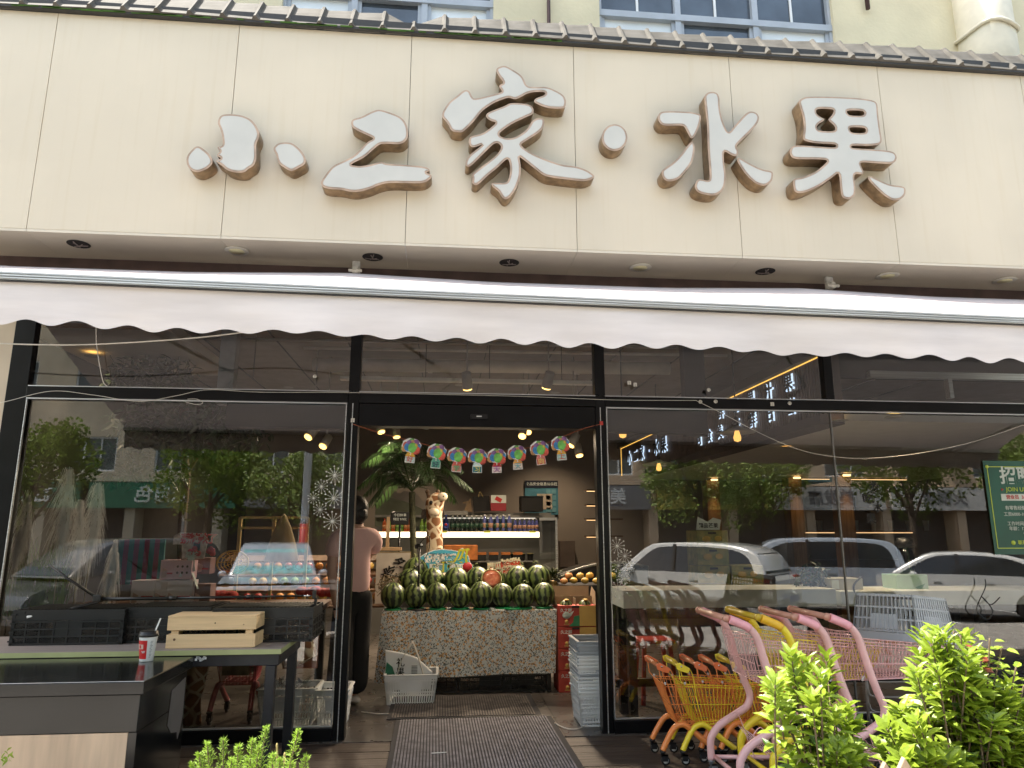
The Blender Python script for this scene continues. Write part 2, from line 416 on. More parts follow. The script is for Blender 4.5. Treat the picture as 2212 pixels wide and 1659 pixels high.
for a, b_, z0, z1 in ((-3.055,-.735,.085,2.388),(1.262,3.134,.085,2.388),(3.142,5.2,.085,2.388),(5.28,6.5,.085,2.388),
                      (-3.055,-.735,2.468,3.38),(-.652,1.18,2.468,3.38),(1.262,3.10,2.468,3.38),(3.175,5.2,2.468,3.38)):
    obj('glass_pane', MB().quad((a,0,z0),(b_,0,z0),(b_,0,z1),(a,0,z1)), M_glass, B)
# door operator and dark beams behind the glass
g = MB(); g.box((-.652,-.03,2.212),(1.18,.10,2.385)); obj('door_header', g, M_black, B, bev=.004)
g = MB(); g.box((-1.66,.07,2.205),(-.74,.2,2.40)); g.box((1.27,.07,2.205),(2.1,.2,2.40)); g.box((2.0,.20,2.205),(2.18,.3,3.42)); obj('inner_beam', g, M_blackm, B)
g = MB(); g.box((.20,-.055,2.275),(.33,-.03,2.31)); obj('door_sensor', g, M_dark, B)
obj('sensor_label', MB().box((.245,-.0575,2.288),(.285,-.0555,2.297)), M_white, B)
g = MB(); g.box((-1.78,.18,2.40),(-1.66,.28,3.42)); obj('inner_post', g, mat('zinc', (.28,.28,.28), .5, var=.2), B)
# light coloured ceiling drop left, ceiling drops right
g = MB(); xp_ = U(365,731,.3).x; g.box((-3.4,.3,3.012),(xp_,2.0,3.10)); obj('ceiling_panel', g, mat('white_ceiling', (.62,.58,.53), .7, var=.04), B)
g = MB(); g.box((-3.4,.27,3.012),(xp_,.298,3.045)); obj('panel_trim', g, mat('orange_wood', (.35,.17,.07), .6), B)
g = MB(); g.box((3.44,.3,2.36),(8.8,7.4,2.42)); obj('ceiling_panel', g, MT['white_ceiling'], B)
g = MB(); g.box((3.22,.3,2.33),(3.44,7.45,2.415)); g.box((3.305,.3,2.415),(3.44,7.45,3.03)); g.box((3.2,.3,2.935),(3.305,7.45,3.03)); obj('bulkhead', g, mat('dark_wood', (.04,.026,.02), .5), B)
g = MB(); yy = .32
while yy < 7.4: g.box((3.27,yy,2.415),(3.305,yy+.035,2.93)); yy += .05
g.box((3.295,.3,2.415),(3.304,7.4,2.93)); obj('slatted_board', g, mat('slat_wood', (.13,.085,.055), .5, var=.3, sc=8), B)
M_led = mat('led_yellow', (1,.55,.10), emit=.4, var=.01)
g = MB(); g.box((3.262,.3,2.925),(3.272,7.4,2.934)); g.box((3.262,7.39,2.42),(3.272,7.4,2.925)); obj('led_strip', g, M_led, B)
M_halo = mat('white_led_halo', (.62,.78,1), emit=.36, var=.01)
# lit letters stand on the board as a sign
LS = thing('lit_sign', 'black board letters edged in white light along the slatted bulkhead', 'sign', (3.25,.5,2.42))
def lit(s, y, z, size):
    r = (math.pi/2, 0, -math.pi/2)      # faces -X, text runs towards the window
    text('lit_letter_halo', s, size, M_halo, (3.252, y-.010, z-.006), LS, ext=.004, bold=.02, rot=r)
    text('lit_letter', s, size, M_blackm, (3.236, y, z), LS, ext=.004, bold=.02, rot=r)
for i, ch in enumerate('果汁果切鲜'): lit(ch, .85+i*.42, 2.80, .175)
for i, ch in enumerate('当日鲜新'): lit(ch, .85+i*.42, 2.57, .17)
for i, ch in enumerate('美食可'): lit(ch, 2.6+i*.34, 2.57, .17)
for i, ch in enumerate('果水·家二小'): lit(ch, 4.75+i*.40, 2.68, .26)
g = MB(); za, zb2 = U(2000,817,.5).z, U(2000,803,.5).z; g.box((U(1880,810,.5).x,.5,za),(6.8,.56,zb2)); g.box((4.6,.5,za-.18),(4.64,.56,za-.002)); obj('steel_beam', g, M_alu, B)
obj('void_shade_board', MB().box((3.46,.62,za+.02),(8.7,.68,3.41)), M_blackm, B)  # black board paints the unlit void above the steel beam
# pipes and cable tray under the ceiling
M_duct = mat('duct_grey', (.66,.61,.55), .6, var=.15, sc=4)
g = MB(); g.tube([(-1.5,2.6,3.29),(2.6,2.4,3.29)], .075, 16); g.tube([(-.2,2.55,3.29),(-.15,2.55,3.29)], .082, 16); g.tube([(1.5,2.47,3.29),(1.55,2.47,3.29)], .082, 16); obj('duct', g, M_duct, B)
g = MB(); g.tube([(-3.3,1.6,3.30),(2.6,1.5,3.30)], .014); g.tube([(-1.5,2.0,3.33),(3.1,1.9,3.33)], .016); g.tube([(.35,1.6,3.30),(.35,1.6,3.4)], .02); obj('pipe', g, M_duct, B)
g = MB(); g.box((-1.05,1.6,2.915),(1.62,1.68,2.95)); obj('cable_tray', g, mat('tray_grey', (.8,.78,.73), .5), B)
g = MB()
for x in (-.9,-.2,.45,1.2,1.6,2.6,-1.9): g.tube([(x,1.64,2.93),(x,1.64,3.42)], .004)
for i in range(14): g.box((-3.3+i*.75,.4,3.408),(-3.292+i*.75,7.6,3.42))
obj('hanger_rod', g, M_blackm, B)
g = MB(); g.tube(catmull([(-.6,2.9,2.86),(-.2,2.85,2.6),(.1,2.8,2.9),(.9,2.9,2.78),(1.7,3.,2.9)]), .008, 5); obj('cable', g, M_duct, B)
# downlights in the soffit
M_hole = mat('hole_dark', (.02,.016,.014), .9)
M_lens = mat('lamp_lens', (.80,.74,.45), .4, var=.05)
for (px, py, on) in ((170,527,0),(512,541,1),(805,555,0),(1100,567,0),(1383,577,1),(1653,586,0),(1917,595,1),(2170,605,1)):
    p = Zp(px, py, 3.464)
    if on:
        g = MB(); g.lathe([(.055,0),(.085,0),(.088,.004),(.085,.008)], (p.x,p.y,3.455), 28); r_ = obj('downlight', g, mat('lamp_ring', (.66,.62,.52), .4), B)
        obj('lens', MB().lathe([(.0001,-.002),(.056,-.001),(.056,.006)], (p.x,p.y,3.456), 24), M_lens, r_)
    else:
        g = MB(); g.lathe([(.0001,.001),(.077,.001),(.077,.004)], (p.x,p.y,3.4595), 28); r_ = obj('downlight_hole', g, M_hole, B)
        g = MB()
        for a in range(3):
            t = a*2.1+px; g.tube(catmull([(p.x+.06*math.cos(t),p.y+.06*math.sin(t),3.458),(p.x,p.y,3.448),(p.x-.03*math.sin(t),p.y+.05*math.cos(t),3.457)]), .004, 5)
        obj('loose_wire', g, mat('wire_grey', (.25,.2,.18), .6), r_)

# ================================================================== SIGN LETTERS
YF = -.672
def tr(x0, y0, sc):
    def f(p): q = U((x0+p[0]/sc)*.540039, (y0+p[1]/sc)*.540039, YF); return (q.x, q.z)
    return f
tA = tr(1700,220,2.5925); tB = tr(700,400,2.0109); tC = tr(2550,340,1.9235)
def ch_letter(label, comps, T):
    """comps: list of (outer, [holes])"""
    allp = [T(p) for o, hs in comps for p in o]
    cx = sum(p[0] for p in allp)/len(allp); zb_ = min(p[1] for p in allp)
    t = thing('sign_character', label, 'sign character', (cx, -.56, zb_), 'raised characters of the shop sign')
    for o, hs in comps:
        loops = [[tuple(q) for q in chaikin([T(p) for p in l])] for l in [o]+hs]
        c = shape('letter_casing', loops, M_bronze, YF, .118, t)
        shape('letter_trim', loops, M_copper, YF-.003, .004, c, offset=0)
        ins = []
        for i, l in enumerate(loops):
            ar = sum(l[k][0]*l[(k+1) % len(l)][1]-l[(k+1) % len(l)][0]*l[k][1] for k in range(len(l)))
            sg = 1 if ar > 0 else -1
            if i: sg = -sg
            d_ = .0155; q = []
            for k in range(len(l)):
                a, b_, c_ = Vector(l[k-1]), Vector(l[k]), Vector(l[(k+1) % len(l)])
                e = (c_-a)
                if e.length < 1e-7: continue
                e.normalize(); nn = Vector((-e.y, e.x))*sg
                q.append(tuple(b_+nn*d_))
            ins.append(q)
        shape('letter_face', ins, M_acryl, YF-.0065, .003, c)
    return t
ch_letter('small teardrop-and-nut shaped raised character at the left end of the fascia, reading 小', [
 ([(180,360),(270,425),(305,480),(300,520),(260,555),(200,580),(160,580),(120,560),(95,520),(92,470),(110,430)], []),
 ([(395,117),(460,115),(540,125),(610,155),(655,205),(680,265),(675,310),(652,355),(655,410),(655,480),(635,530),(590,555),(565,580),(520,587),(460,580),(410,560),(380,530),(340,505),(325,490),(380,472),(335,450),(345,435),(365,415),(348,400),(340,378),(388,372),(380,290),(365,235),(345,195),(348,160),(365,130)], []),
 ([(795,380),(830,348),(890,340),(945,348),(1000,390),(1040,440),(1055,480),(1045,520),(990,550),(945,573),(915,568),(840,520),(820,480),(815,445),(792,405)], [])], tB)
ch_letter('raised white sign character with bronze sides shaped like a swan, reading 二', [
 ([(1430,155),(1500,138),(1570,100),(1630,78),(1680,85),(1800,128),(1845,165),(1870,215),(1877,270),(1870,315),(1835,348),(1790,358),(1710,352),(1650,355),(1610,385),(1530,460),(1430,510),(1410,525),(1480,535),(1560,525),(1665,495),(1695,515),(1850,522),(1990,535),(2030,545),(2055,570),(2012,585),(2068,605),(2060,630),(2020,660),(1970,672),(1720,665),(1640,685),(1560,720),(1470,742),(1400,738),(1340,722),(1240,718),(1185,700),(1172,670),(1185,640),(1220,590),(1270,530),(1360,490),(1440,450),(1500,390),(1545,340),(1605,312),(1560,290),(1460,245),(1420,215),(1415,180)], [])], tB)
ch_letter('largest raised sign character, reading 家, in the middle of the fascia', [
 ([(735,140),(805,113),(850,120),(985,200),(1025,250),(1055,330),(1150,335),(1275,332),(1435,412),(1465,480),(1455,548),(1400,560),(1255,550),(1140,500),(1128,475),(1150,450),(1235,422),(1252,398),(1225,382),(1130,385),(1060,400),(990,440),(940,462),(905,455),(865,440),(720,492),(590,580),(500,700),(400,795),(370,806),(275,795),(235,710),(160,628),(240,495),(320,435),(395,372),(430,363),(465,380),(490,440),(515,460),(790,392),(800,375),(765,330),(780,310),(822,292),(745,195)], []),
 ([(890,497),(1050,508),(1105,530),(1130,570),(1120,615),(1060,640),(900,715),(800,785),(768,815),(775,845),(850,870),(930,860),(1030,800),(1080,740),(1105,690),(1150,660),(1215,655),(1240,685),(1228,760),(1170,815),(1040,895),(980,935),(1100,1020),(1250,1085),(1430,1145),(1560,1155),(1680,1195),(1775,1265),(1690,1305),(1620,1310),(1290,1270),(1220,1245),(1150,1190),(1000,1070),(975,1055),(995,1150),(990,1270),(940,1400),(880,1480),(835,1500),(800,1480),(760,1410),(700,1370),(682,1335),(715,1325),(845,1330),(870,1280),(885,1200),(880,1130),(858,1065),(740,1180),(650,1250),(560,1340),(520,1352),(485,1330),(495,1280),(482,1240),(560,1180),(680,1090),(740,1040),(785,980),(790,945),(760,915),(725,915),(680,950),(560,1070),(490,1140),(450,1165),(415,1145),(425,1090),(460,1040),(550,970),(605,925),(530,955),(490,960),(455,930),(455,870),(475,845),(590,820),(680,760),(745,700),(680,685),(640,655),(630,625),(660,595),(750,560),(830,530)], [])], tA)
ch_letter('round raised dot between the third and the fifth sign characters', [([(1965+137*math.cos(t*.5236), 858+142*math.sin(t*.5236)) for t in range(12)], [])], tA)
ch_letter('raised sign character right of the round dot, reading 水', [
 ([(185,205),(270,202),(400,208),(450,218),(480,228),(490,250),(475,320),(440,400),(415,413),(400,400),(360,320),(340,312),(210,315),(175,300),(155,265),(160,225)], []),
 ([(415,437),(432,450),(440,480),(435,540),(415,610),(360,680),(310,730),(240,745),(205,730),(188,700),(185,660),(210,640),(270,600),(330,540),(380,470)], []),
 ([(515,80),(540,58),(580,53),(615,65),(630,100),(632,180),(650,270),(685,355),(703,368),(740,320),(830,220),(870,202),(915,215),(937,250),(925,295),(880,350),(770,455),(758,480),(775,510),(772,540),(758,552),(720,540),(660,503),(665,600),(680,700),(672,780),(650,820),(610,848),(560,852),(490,838),(450,815),(437,780),(450,740),(475,722),(550,742),(557,700),(540,500),(535,300),(515,120)], []),
 ([(768,562),(795,565),(850,600),(950,650),(1035,665),(1043,690),(1035,740),(1000,770),(960,778),(900,755),(840,700),(790,630),(765,585)], [])], tC)
ch_letter('boxy raised sign character at the right end of the fascia, reading 果', [
 ([(1250,110),(1300,90),(1500,92),(1700,102),(1815,120),(1845,145),(1850,230),(1865,350),(1880,430),(1865,460),(1780,470),(1650,465),(1640,478),(1650,488),(1780,495),(1920,505),(1975,520),(1995,555),(1985,590),(1955,608),(1860,605),(1705,592),(1725,640),(1742,675),(1725,690),(1680,683),(1663,700),(1675,790),(1672,850),(1640,878),(1600,878),(1570,860),(1560,800),(1550,668),(1500,710),(1400,780),(1300,825),(1240,835),(1205,820),(1195,760),(1200,720),(1260,715),(1350,680),(1420,630),(1470,580),(1400,572),(1230,572),(1185,560),(1168,520),(1180,480),(1210,465),(1350,472),(1520,485),(1532,468),(1515,455),(1370,450),(1290,432),(1270,415),(1282,330),(1272,240),(1250,170),(1240,135)],
  [[(1370,182),(1510,185),(1505,225),(1465,265),(1475,280),(1520,320),(1520,360),(1385,355),(1375,325),(1390,300),(1430,280),(1440,265),(1375,230)],
   [(1612,195),(1730,197),(1748,218),(1735,240),(1630,238),(1608,215)], [(1630,325),(1745,327),(1760,350),(1750,373),(1645,371),(1628,345)]]),
 ([(1780,695),(1850,730),(1940,770),(2040,780),(2062,800),(2058,850),(2020,885),(1960,890),(1900,855),(1830,790),(1770,725)], [])], tC)

# ================================================================== AWNING
AW = thing('awning', 'off white retractable awning with scalloped valance across the whole shopfront', 'awning', (0,-.2,3.2))
XL, XR = -3.4, 6.6
def barz(x): return 2.452 - .0136*x
M_fab = mat('awning_fabric', (.47,.425,.415), .8, var=.06, sc=3, trans=.12, stretch=(1,1,3), bump=.12, bsc=5)
M_val = mat('valance_fabric', (.53,.485,.465), .75, var=.09, sc=3, stretch=(.6,1,4), bump=.35, bsc=4, col2=(.64,.59,.565))
g = MB(); nx = 60
for i in range(nx):
    for k in range(6):
        def P(i, k):
            x = XL+(XR-XL)*i/nx; t = k/6; xr = x
            sag = -.02*math.sin(math.pi*t)
            d_ = min(abs(x-(-.75)), abs(x-2.78), abs(x+4.2), abs(x-6.2)); sag2 = -.035*min(1, d_/1.1)*(1-t)
            return (x, -.36-t*2.05, 3.31+sag2+(barz(x)+.02-3.31)*t+sag)
        g.quad(P(i,k), P(i+1,k), P(i+1,k+1), P(i,k+1)); g.sm[-1] = True
obj('fabric', g, M_fab, AW)
g = MB(); n = 1400
def low(x):
    ph = x/.199*2*math.pi
    return barz(x)-.205+.0105*math.sin(ph+.25*math.sin(x*1.7))*(1+.25*math.sin(x*3))+.004*math.sin(x*7)
def vy(x, t): return -2.425 - .012*t + .014*math.sin(x*4.3+.5)*t + .006*math.sin(x*13)*t*t
for i in range(n):
    x0 = XL+(XR-XL)*i/n; x1 = XL+(XR-XL)*(i+1)/n
    for k in range(4):
        t0, t1 = k/4, (k+1)/4
        def Q(x, t): zt_ = barz(x)-.012; return (x, vy(x,t), zt_+(low(x)-zt_)*t)
        g.quad(Q(x0,t0), Q(x1,t0), Q(x1,t1), Q(x0,t1)); g.sm[-1] = True
obj('valance', g, M_val, AW)
g = MB()
def barx(y0, y1, z0, z1):
    k = len(g.v); g.box((XL,y0,z0),(XR,y1,z1))
    for i in range(k, len(g.v)): v = g.v[i]; g.v[i] = (v[0], v[1], v[2]+barz(v[0]))
barx(-2.44,-2.38,-.020,.016); 
for z in (.010,-.001,-.012): barx(-2.447,-2.44,z-.0035,z+.002)
obj('front_bar', g, M_alu, AW)
g = MB()
k0 = len(g.v); g.box((XL,-2.443,-.025),(XR,-2.40,-.0205))
for i in range(k0, len(g.v)): v = g.v[i]; g.v[i] = (v[0], v[1], v[2]+barz(v[0]))
obj('groove_shade_strip', g, M_dark, AW)  # dark strip painted for the shade in the bar's lower groove
g = MB(); g.tube([(XL,-.3,3.25),(XR,-.3,3.25)], .045, 14); obj('roller', g, mat('roller_brown', (.09,.055,.05), .5), AW)
for x in (-.75, 2.78, -4.0+1.2, 5.9):
    g = MB(); g.tube([(x,-.28,3.22),(x+.85,-1.25,2.86),(x+.1,-2.38,barz(x)-.03)], .018, 8); obj('folding_arm', g, M_white, AW)
for px, py in ((770,577),(1790,610)):
    p = Zp(px, py, 3.42)
    g = MB(); g.box((p.x-.03,p.y-.02,3.36),(p.x+.03,p.y+.01,3.463)); g.cbox((p.x,p.y-.035,3.375),(.035,.07,.05)); g.tube([(p.x-.05,p.y-.06,3.37),(p.x+.05,p.y-.06,3.37)], .014)
    obj('bracket', g, mat('bracket_white', (.55,.53,.5), .45, var=.2, sc=30), AW, bev=.003)

# ================================================================== CABLES / STRINGS / HOOKS ON THE SHOPFRONT
def line(name, label, cat, pts, r, m, n=6): return tag(obj(name, MB().tube(catmull(pts, 8), r, n), m), label, cat)
line('cable', 'thick white cable sagging under the left end of the awning', 'cable', [U(-120,735,-.5), U(0,742,-.5), U(110,745,-.5), U(200,744,-.5), U(330,737,-.5), U(450,727,-.5), U(560,713,-.6), U(700,690,-.9)], .005, M_string)
line('cable', 'thin pale wire hanging down inside the top left pane', 'cable', [U(208,690,-.06), U(208,735,-.06), U(213,775,-.06), U(222,822,-.06), U(232,835,-.06)], .003, M_string)
line('string', 'thin white string looped over the left transom bar', 'string', [U(-60,880,-.08), U(10,868,-.08), U(110,845,-.08), U(200,853,-.08), U(300,867,-.08), U(380,855,-.08), U(450,842,-.08), U(560,847,-.08), U(760,848,-.08), U(1000,853,-.08), U(1150,857,-.07), U(1330,864,-.07), U(1505,865,-.07)], .0022, M_string, 5)
line('string', 'thin white string sagging across the right window', 'string', [U(1505,866,-.07), U(1560,893,-.07), U(1640,935,-.07), U(1720,969,-.07), U(1790,985,-.07), U(1870,990,-.07), U(1980,980,-.07), U(2100,955,-.07), U(2212,918,-.07), U(2300,890,-.07)], .0022, M_string, 5)
line('string', 'short loop of thin string below the left transom bar', 'string', [U(400,868,-.07), U(425,874,-.07), U(438,870,-.07), U(425,862,-.07), U(405,862,-.07)], .0022, M_string, 5)
HK = 'adhesive hooks stuck on the window frame'
def hook(px, py, label, sq=False):
    p = U(px, py, -.05)
    t = thing('adhesive_hook', label, 'hook', (p.x, -.046, p.z-.015), HK)
    g = MB()
    if sq: g.cbox((p.x,-.052,p.z),(.028,.008,.03))
    else: g.lathe([(.0001,0),(.015,0),(.016,-.004),(.0001,-.006)], (p.x,-.046,p.z), 16, 'Y')
    obj('pad', g, mat('hook_white', (.68,.66,.6), .4), t)
    obj('hook', MB().tube([(p.x,-.055,p.z+.004),(p.x,-.064,p.z-.008),(p.x,-.058,p.z-.018)], .0016, 5), M_chrome, t)
hook(680,813,'round white hook on the glass left of the door, near the left pillar')
hook(1531,842,'round white hook highest on the black post in the right window')
hook(1513,868,'round white hook holding the string on the right transom bar')
hook(1546,867,'second round white hook on the right transom bar')
hook(1668,873,'square white hook on the right transom bar', True)
hook(1706,871,'round white hook on the right transom bar beside the square one')
hook(1359,827,'square white hook on the glass above the right transom bar, left one', True)
hook(1372,831,'square white hook on the glass above the right transom bar, right one', True)
hook(762,908,'white hook holding the left end of the garland string', True)
t = tag(obj('adhesive_hook', MB().cbox(U(1299,914,-.05), (.026,.01,.03)), mat('red_plastic', (.6,.05,.04), .4)), 'red hook holding the right end of the garland string', 'hook', HK)
t = line('cord', 'black looped cord hanging on the glass above the right bush', 'cord', [U(2130,1268,-.06)+Vector((.0,0,.06)), U(2128,1270,-.06), U(2110,1312,-.06), U(2118,1330,-.06), U(2135,1338,-.06), U(2144,1320,-.06), U(2132,1300,-.06), U(2120,1288,-.06), U(2140,1306,-.06), U(2160,1290,-.06)], .004, M_dark)

# ================================================================== GARLAND
line('garland_string', 'thin orange string strung across the doorway with paper cards', 'string', [U(762,916,-.09)]+[U(a,b,-.09) for a,b in ((830,938),(888,952),(943,966),(1000,975),(1060,977),(1117,971),(1166,962),(1211,945),(1260,926))]+[U(1299,916,-.09)], .002, mat('orange_string', (.5,.14,.07), .7), 5)
BAL = [(-.046,.028,.026,(.55,.12,.09)),(-.058,-.002,.022,(.62,.34,.15)),(.058,.03,.02,(.08,.28,.55)),(.0,.064,.024,(.16,.42,.12)),(.036,.058,.024,(.25,.12,.32)),(.004,.046,.028,(.62,.32,.2)),(-.02,.046,.024,(.22,.12,.32)),(-.03,.014,.029,(.05,.26,.6)),(.044,-.008,.031,(.62,.10,.07)),(.034,.03,.018,(.62,.5,.08)),(.012,.012,.036,(.18,.55,.12))]
def mballoon(i): 
    c = BAL[i][3]; return mat('balloon_print_%d' % i, c, .5, var=.3, sc=25)
M_card = mat('white_card', (.82,.82,.82), .5)
cards = [(888,970,'好',(.62,.08,.05),(.45,.62,.66),(.7,.4,.05),-.09),(943,982,'好',(.03,.05,.12),(.10,.38,.28),(.12,.4,.3),-.07),(987,990,'学',(.08,.4,.2),(.62,.25,.2),(.6,.12,.1),-.03),(1031,992,'习',(.7,.6,.1),(.05,.22,.28),(.6,.75,.8),0),(1073,992,'天',(.3,.1,.4),(.75,.6,.6),(.45,.04,.04),.02),(1117,985,'天',(.1,.4,.5),(.75,.62,.55),(.7,.35,.1),.07),(1166,975,'向',(.75,.62,.2),(.65,.16,.13),(.65,.2,.18),.13),(1211,965,'上',(.6,.1,.05),(.4,.62,.62),(.7,.38,.06),.1)]
ordn = ['first','second','third','fourth','fifth','sixth','seventh','eighth','ninth','tenth']
for ci, (px, py, ch, cc, bc, rc, rot) in enumerate(cards):
    p = U(px, py, -.10); t = thing('balloon_card', f'{ordn[ci]} paper balloon card from the left on the garland, with the character {ch}', 'paper card', (0,0,0), 'paper balloon cards on the doorway garland')
    out = [(.083*math.cos(a/24*2*math.pi)*(1+.05*math.sin(a*2.1)), .030+.064*math.sin(a/24*2*math.pi)*(1+.05*math.cos(a*1.7))) for a in range(24)]
    poly = [q for q in out if True]
    g = MB(); g.prism(poly, -.0015, .0015); g.prism([(-.02,-.03),(.025,-.03),(.04,-.06),(.042,-.118),(-.042,-.118),(-.04,-.06)], -.0016, .0014)
    obj('card', g, M_card, t)
    for i, (bx, bz, r, c) in enumerate(BAL):
        g = MB(); r *= 1.12; g.lathe([(.0001,-.004-.0006*i),(r*.6,-.0036-.0006*i),(r*.98,-.0022-.0006*i),(r,-.0012-.0004*i)], (bx, 0, bz), 16, 'Y', sy=1.1); obj('balloon_print', g, mballoon(i), t)
    obj('gift_print', MB().box((-.037,-.004,-.113),(.037,-.0016,-.062)), mat('gift_%d' % ci, bc, .6, var=.25, sc=60), t)
    g = MB(); g.box((-.04,-.0055,-.066),(.04,-.0042,-.052)); g.ball((-.018,-.004,-.042), .016, 8, .8, 1, .15); g.ball((.018,-.004,-.042), .016, 8, .8, 1, .15)
    obj('ribbon_print', g, mat('ribbon_%d' % ci, rc, .6, var=.15), t)
    g = MB()
    for sx_ in (-.02,-.01,0,.01,.02): g.bar((sx_*1.4,-.0025,-.01),(sx_*.2,-.0025,-.045), .0015)
    obj('string_print', g, M_white, t)
    text('character_print', ch, .055, mat('ink_%d' % ci, cc, .6), (0,-.0065,-.09), t, ext=.0006, bold=.012)
    t.scale = (.87,.87,.87); t.location = p; t.rotation_euler = (0, -rot, random.uniform(-.08,.08))

# ================================================================== WINDOW DECALS
M_decal = mat('white_vinyl', (.72,.72,.7), .5)
def burst(px, py, r, label):
    c = U(px, py, -.004); g = MB(); n = 12
    g.lathe([(.0001,-.0015),(r*.16,-.0015),(r*.16,0)], (c.x,-.0005,c.z), 12, 'Y')
    for i in range(n):
        a = 2*math.pi*i/n+.1; dx, dz = math.cos(a), math.sin(a); L_ = r*(.92 if i % 2 else .78)
        g.bar((c.x+dx*r*.14,-.0016,c.z+dz*r*.14),(c.x+dx*L_,-.0016,c.z+dz*L_), r*.035, .0012, up=(0,1,0))
        g.lathe([(.0001,-.002),(r*.085,-.002),(r*.085,0)], (c.x+dx*L_,-.0005,c.z+dz*L_), 10, 'Y')
    tag(obj('flower_decal', g, M_decal), label, 'window sticker', 'white starburst stickers on the shop windows')
for px, py, r, l in ((723,1027,.075,'white starburst sticker highest in the cluster left of the door'),(694,1051,.055,'white starburst sticker second highest left of the door'),(677,1076,.048,'small white starburst sticker furthest left beside the door'),(721,1076,.075,'large white starburst sticker in the middle of the cluster left of the door'),(691,1101,.055,'white starburst sticker fifth from the top left of the door'),(718,1126,.075,'white starburst sticker lowest in the cluster left of the door'),
                     (1333,1180,.07,'white starburst sticker highest in the cluster right of the door'),(1350,1201,.06,'white starburst sticker second highest right of the door'),(1336,1222,.06,'white starburst sticker at the window edge in the cluster right of the door'),(1358,1223,.048,'smallest white starburst sticker right of the door'),(1348,1250,.05,'white starburst sticker second lowest right of the door'),(1336,1273,.075,'large white starburst sticker lowest right of the door')):
    burst(px, py, r, l)
# handwriting on the right glass
V = thing('window_lettering', 'black brush characters reading 多吃水果 on the right window', 'lettering', U(1885,1130,-.004))
for ch, px, py, s_, r_ in (('多',1890,1053,.10,-.3),('吃',1876,1078,.095,-.1),('水',1897,1098,.09,.1),('果',1882,1122,.09,0)):
    text('lettering', ch, s_, M_blackm, U(px,py,-.005), V, ext=.001, bold=.005, rot=(math.pi/2, r_, 0))
# recruiting poster
PO = thing('recruiting_poster', 'green recruiting poster taped to the right window', 'poster', U(2135,1198,-.02))
p0 = U(2122,995,-.012); px0, pz1, pz0 = p0.x+.0, p0.z, U(2150,1198,-.012).z
g = MB(); g.box((px0,-.014,pz0),(px0+.66,-.010,pz1)); obj('sheet', g, mat('poster_green', (.015,.10,.07), .35, var=.25, sc=2), PO)
M_yel = mat('poster_yellow', (.55,.68,.08), .5); M_wh = mat('poster_white', (.6,.66,.62), .5); M_red = mat('poster_red', (.5,.03,.03), .5)
g = MB()
for a, b_ in (((px0+.03,pz1-.05),(px0+.63,pz1-.05)),((px0+.03,pz0+.05),(px0+.63,pz0+.05)),((px0+.03,pz1-.05),(px0+.03,pz0+.05))): g.bar((a[0],-.0155,a[1]),(b_[0],-.0155,b_[1]), .006, .002, up=(0,1,0))
g.lathe([(.0001,-.003),(.014,-.003),(.014,0)], (px0+.03,-.014,pz1-.05), 12, 'Y'); obj('border', g, M_yel, PO)
text('poster_title', '招聘', .15, M_wh, (px0+.13,-.016,pz1-.13), PO, bold=.02, align='LEFT', ext=.001)
text('poster_text', 'JOIN US', .05, M_yel, (px0+.17,-.016,pz1-.235), PO, align='LEFT', ext=.001)
g = MB(); g.prism([(px0+.13,pz1-.245),(px0+.15,pz1-.235),(px0+.13,pz1-.225)], -.017, -.0145); obj('arrow_print', g, M_red, PO)
g = MB(); g.box((px0+.12,-.0165,pz1-.325),(px0+.6,-.0145,pz1-.27)); obj('pill_print', g, M_wh, PO)
text('poster_text', '营业员  3-4名', .038, M_red, (px0+.16,-.018,pz1-.298), PO, align='LEFT', ext=.001, bold=.012)
for s_, z, dx, c_ in (('有零售经验者优先',.385,.14,M_wh),('工资6000-10000',.435,.12,M_wh),('工作时间：8:00-17:00',.51,.14,M_wh),('年龄：17-45岁',.55,.15,M_wh),('做六休一',.59,.27,M_wh),('联系电话',.66,.21,M_yel)):
    text('poster_text', s_, .036, c_, (px0+dx,-.016,pz1-z), PO, align='LEFT', ext=.001, bold=.008)
g = MB(); g.lathe([(.0001,-.003),(.018,-.003),(.018,0)], (px0+.17,-.014,pz1-.66), 14, 'Y'); obj('phone_mark', g, M_yel, PO)

# ================================================================== MATS
def ribmat(label, c, x0, x1, y0, y1, m, rz=0):
    t = thing('door_mat', label, 'mat', ((x0+x1)/2,(y0+y1)/2,0), 'ribbed mats in the doorway')
    g = MB(); g.box((x0,y0,.001),(x1,y1,.008)); obj('mat_base', g, mat('mat_dark', (.03,.03,.034), .9), t)
    g = MB(); n = int((x1-x0-.06)/.021)
    for i in range(n):
        x = x0+.035+i*.021; g.box((x,y0+.02,.0085),(x+.0125,y1-.02,.0145))
    obj('mat_rib', g, m, t); t.rotation_euler = (0,0,rz); return t
ribmat('purple grey ribbed mat lying outside the doorway', 0, -.315, .89, -1.6, .465, mat('mat_grey', (.15,.148,.17), .85, var=.3, sc=14), .012)
ribmat('brown grey ribbed mat lying just inside the doorway', 0, -.40, .81, .487, 1.25, mat('mat_brown', (.11,.098,.09), .85, var=.35, sc=10), 0)
tag(obj('threshold_plate', MB().box((-.33,.466,.002),(.84,.486,.012)), M_dark), 'dark metal strip between the two ribbed mats', 'threshold')
tag(obj('paper_scrap', MB().cbox(U(948,1651,0)*0+Zp(948,1626,.018), (.1,.008,.003), .12), M_white), 'thin white strip of litter on the outer mat', 'litter')

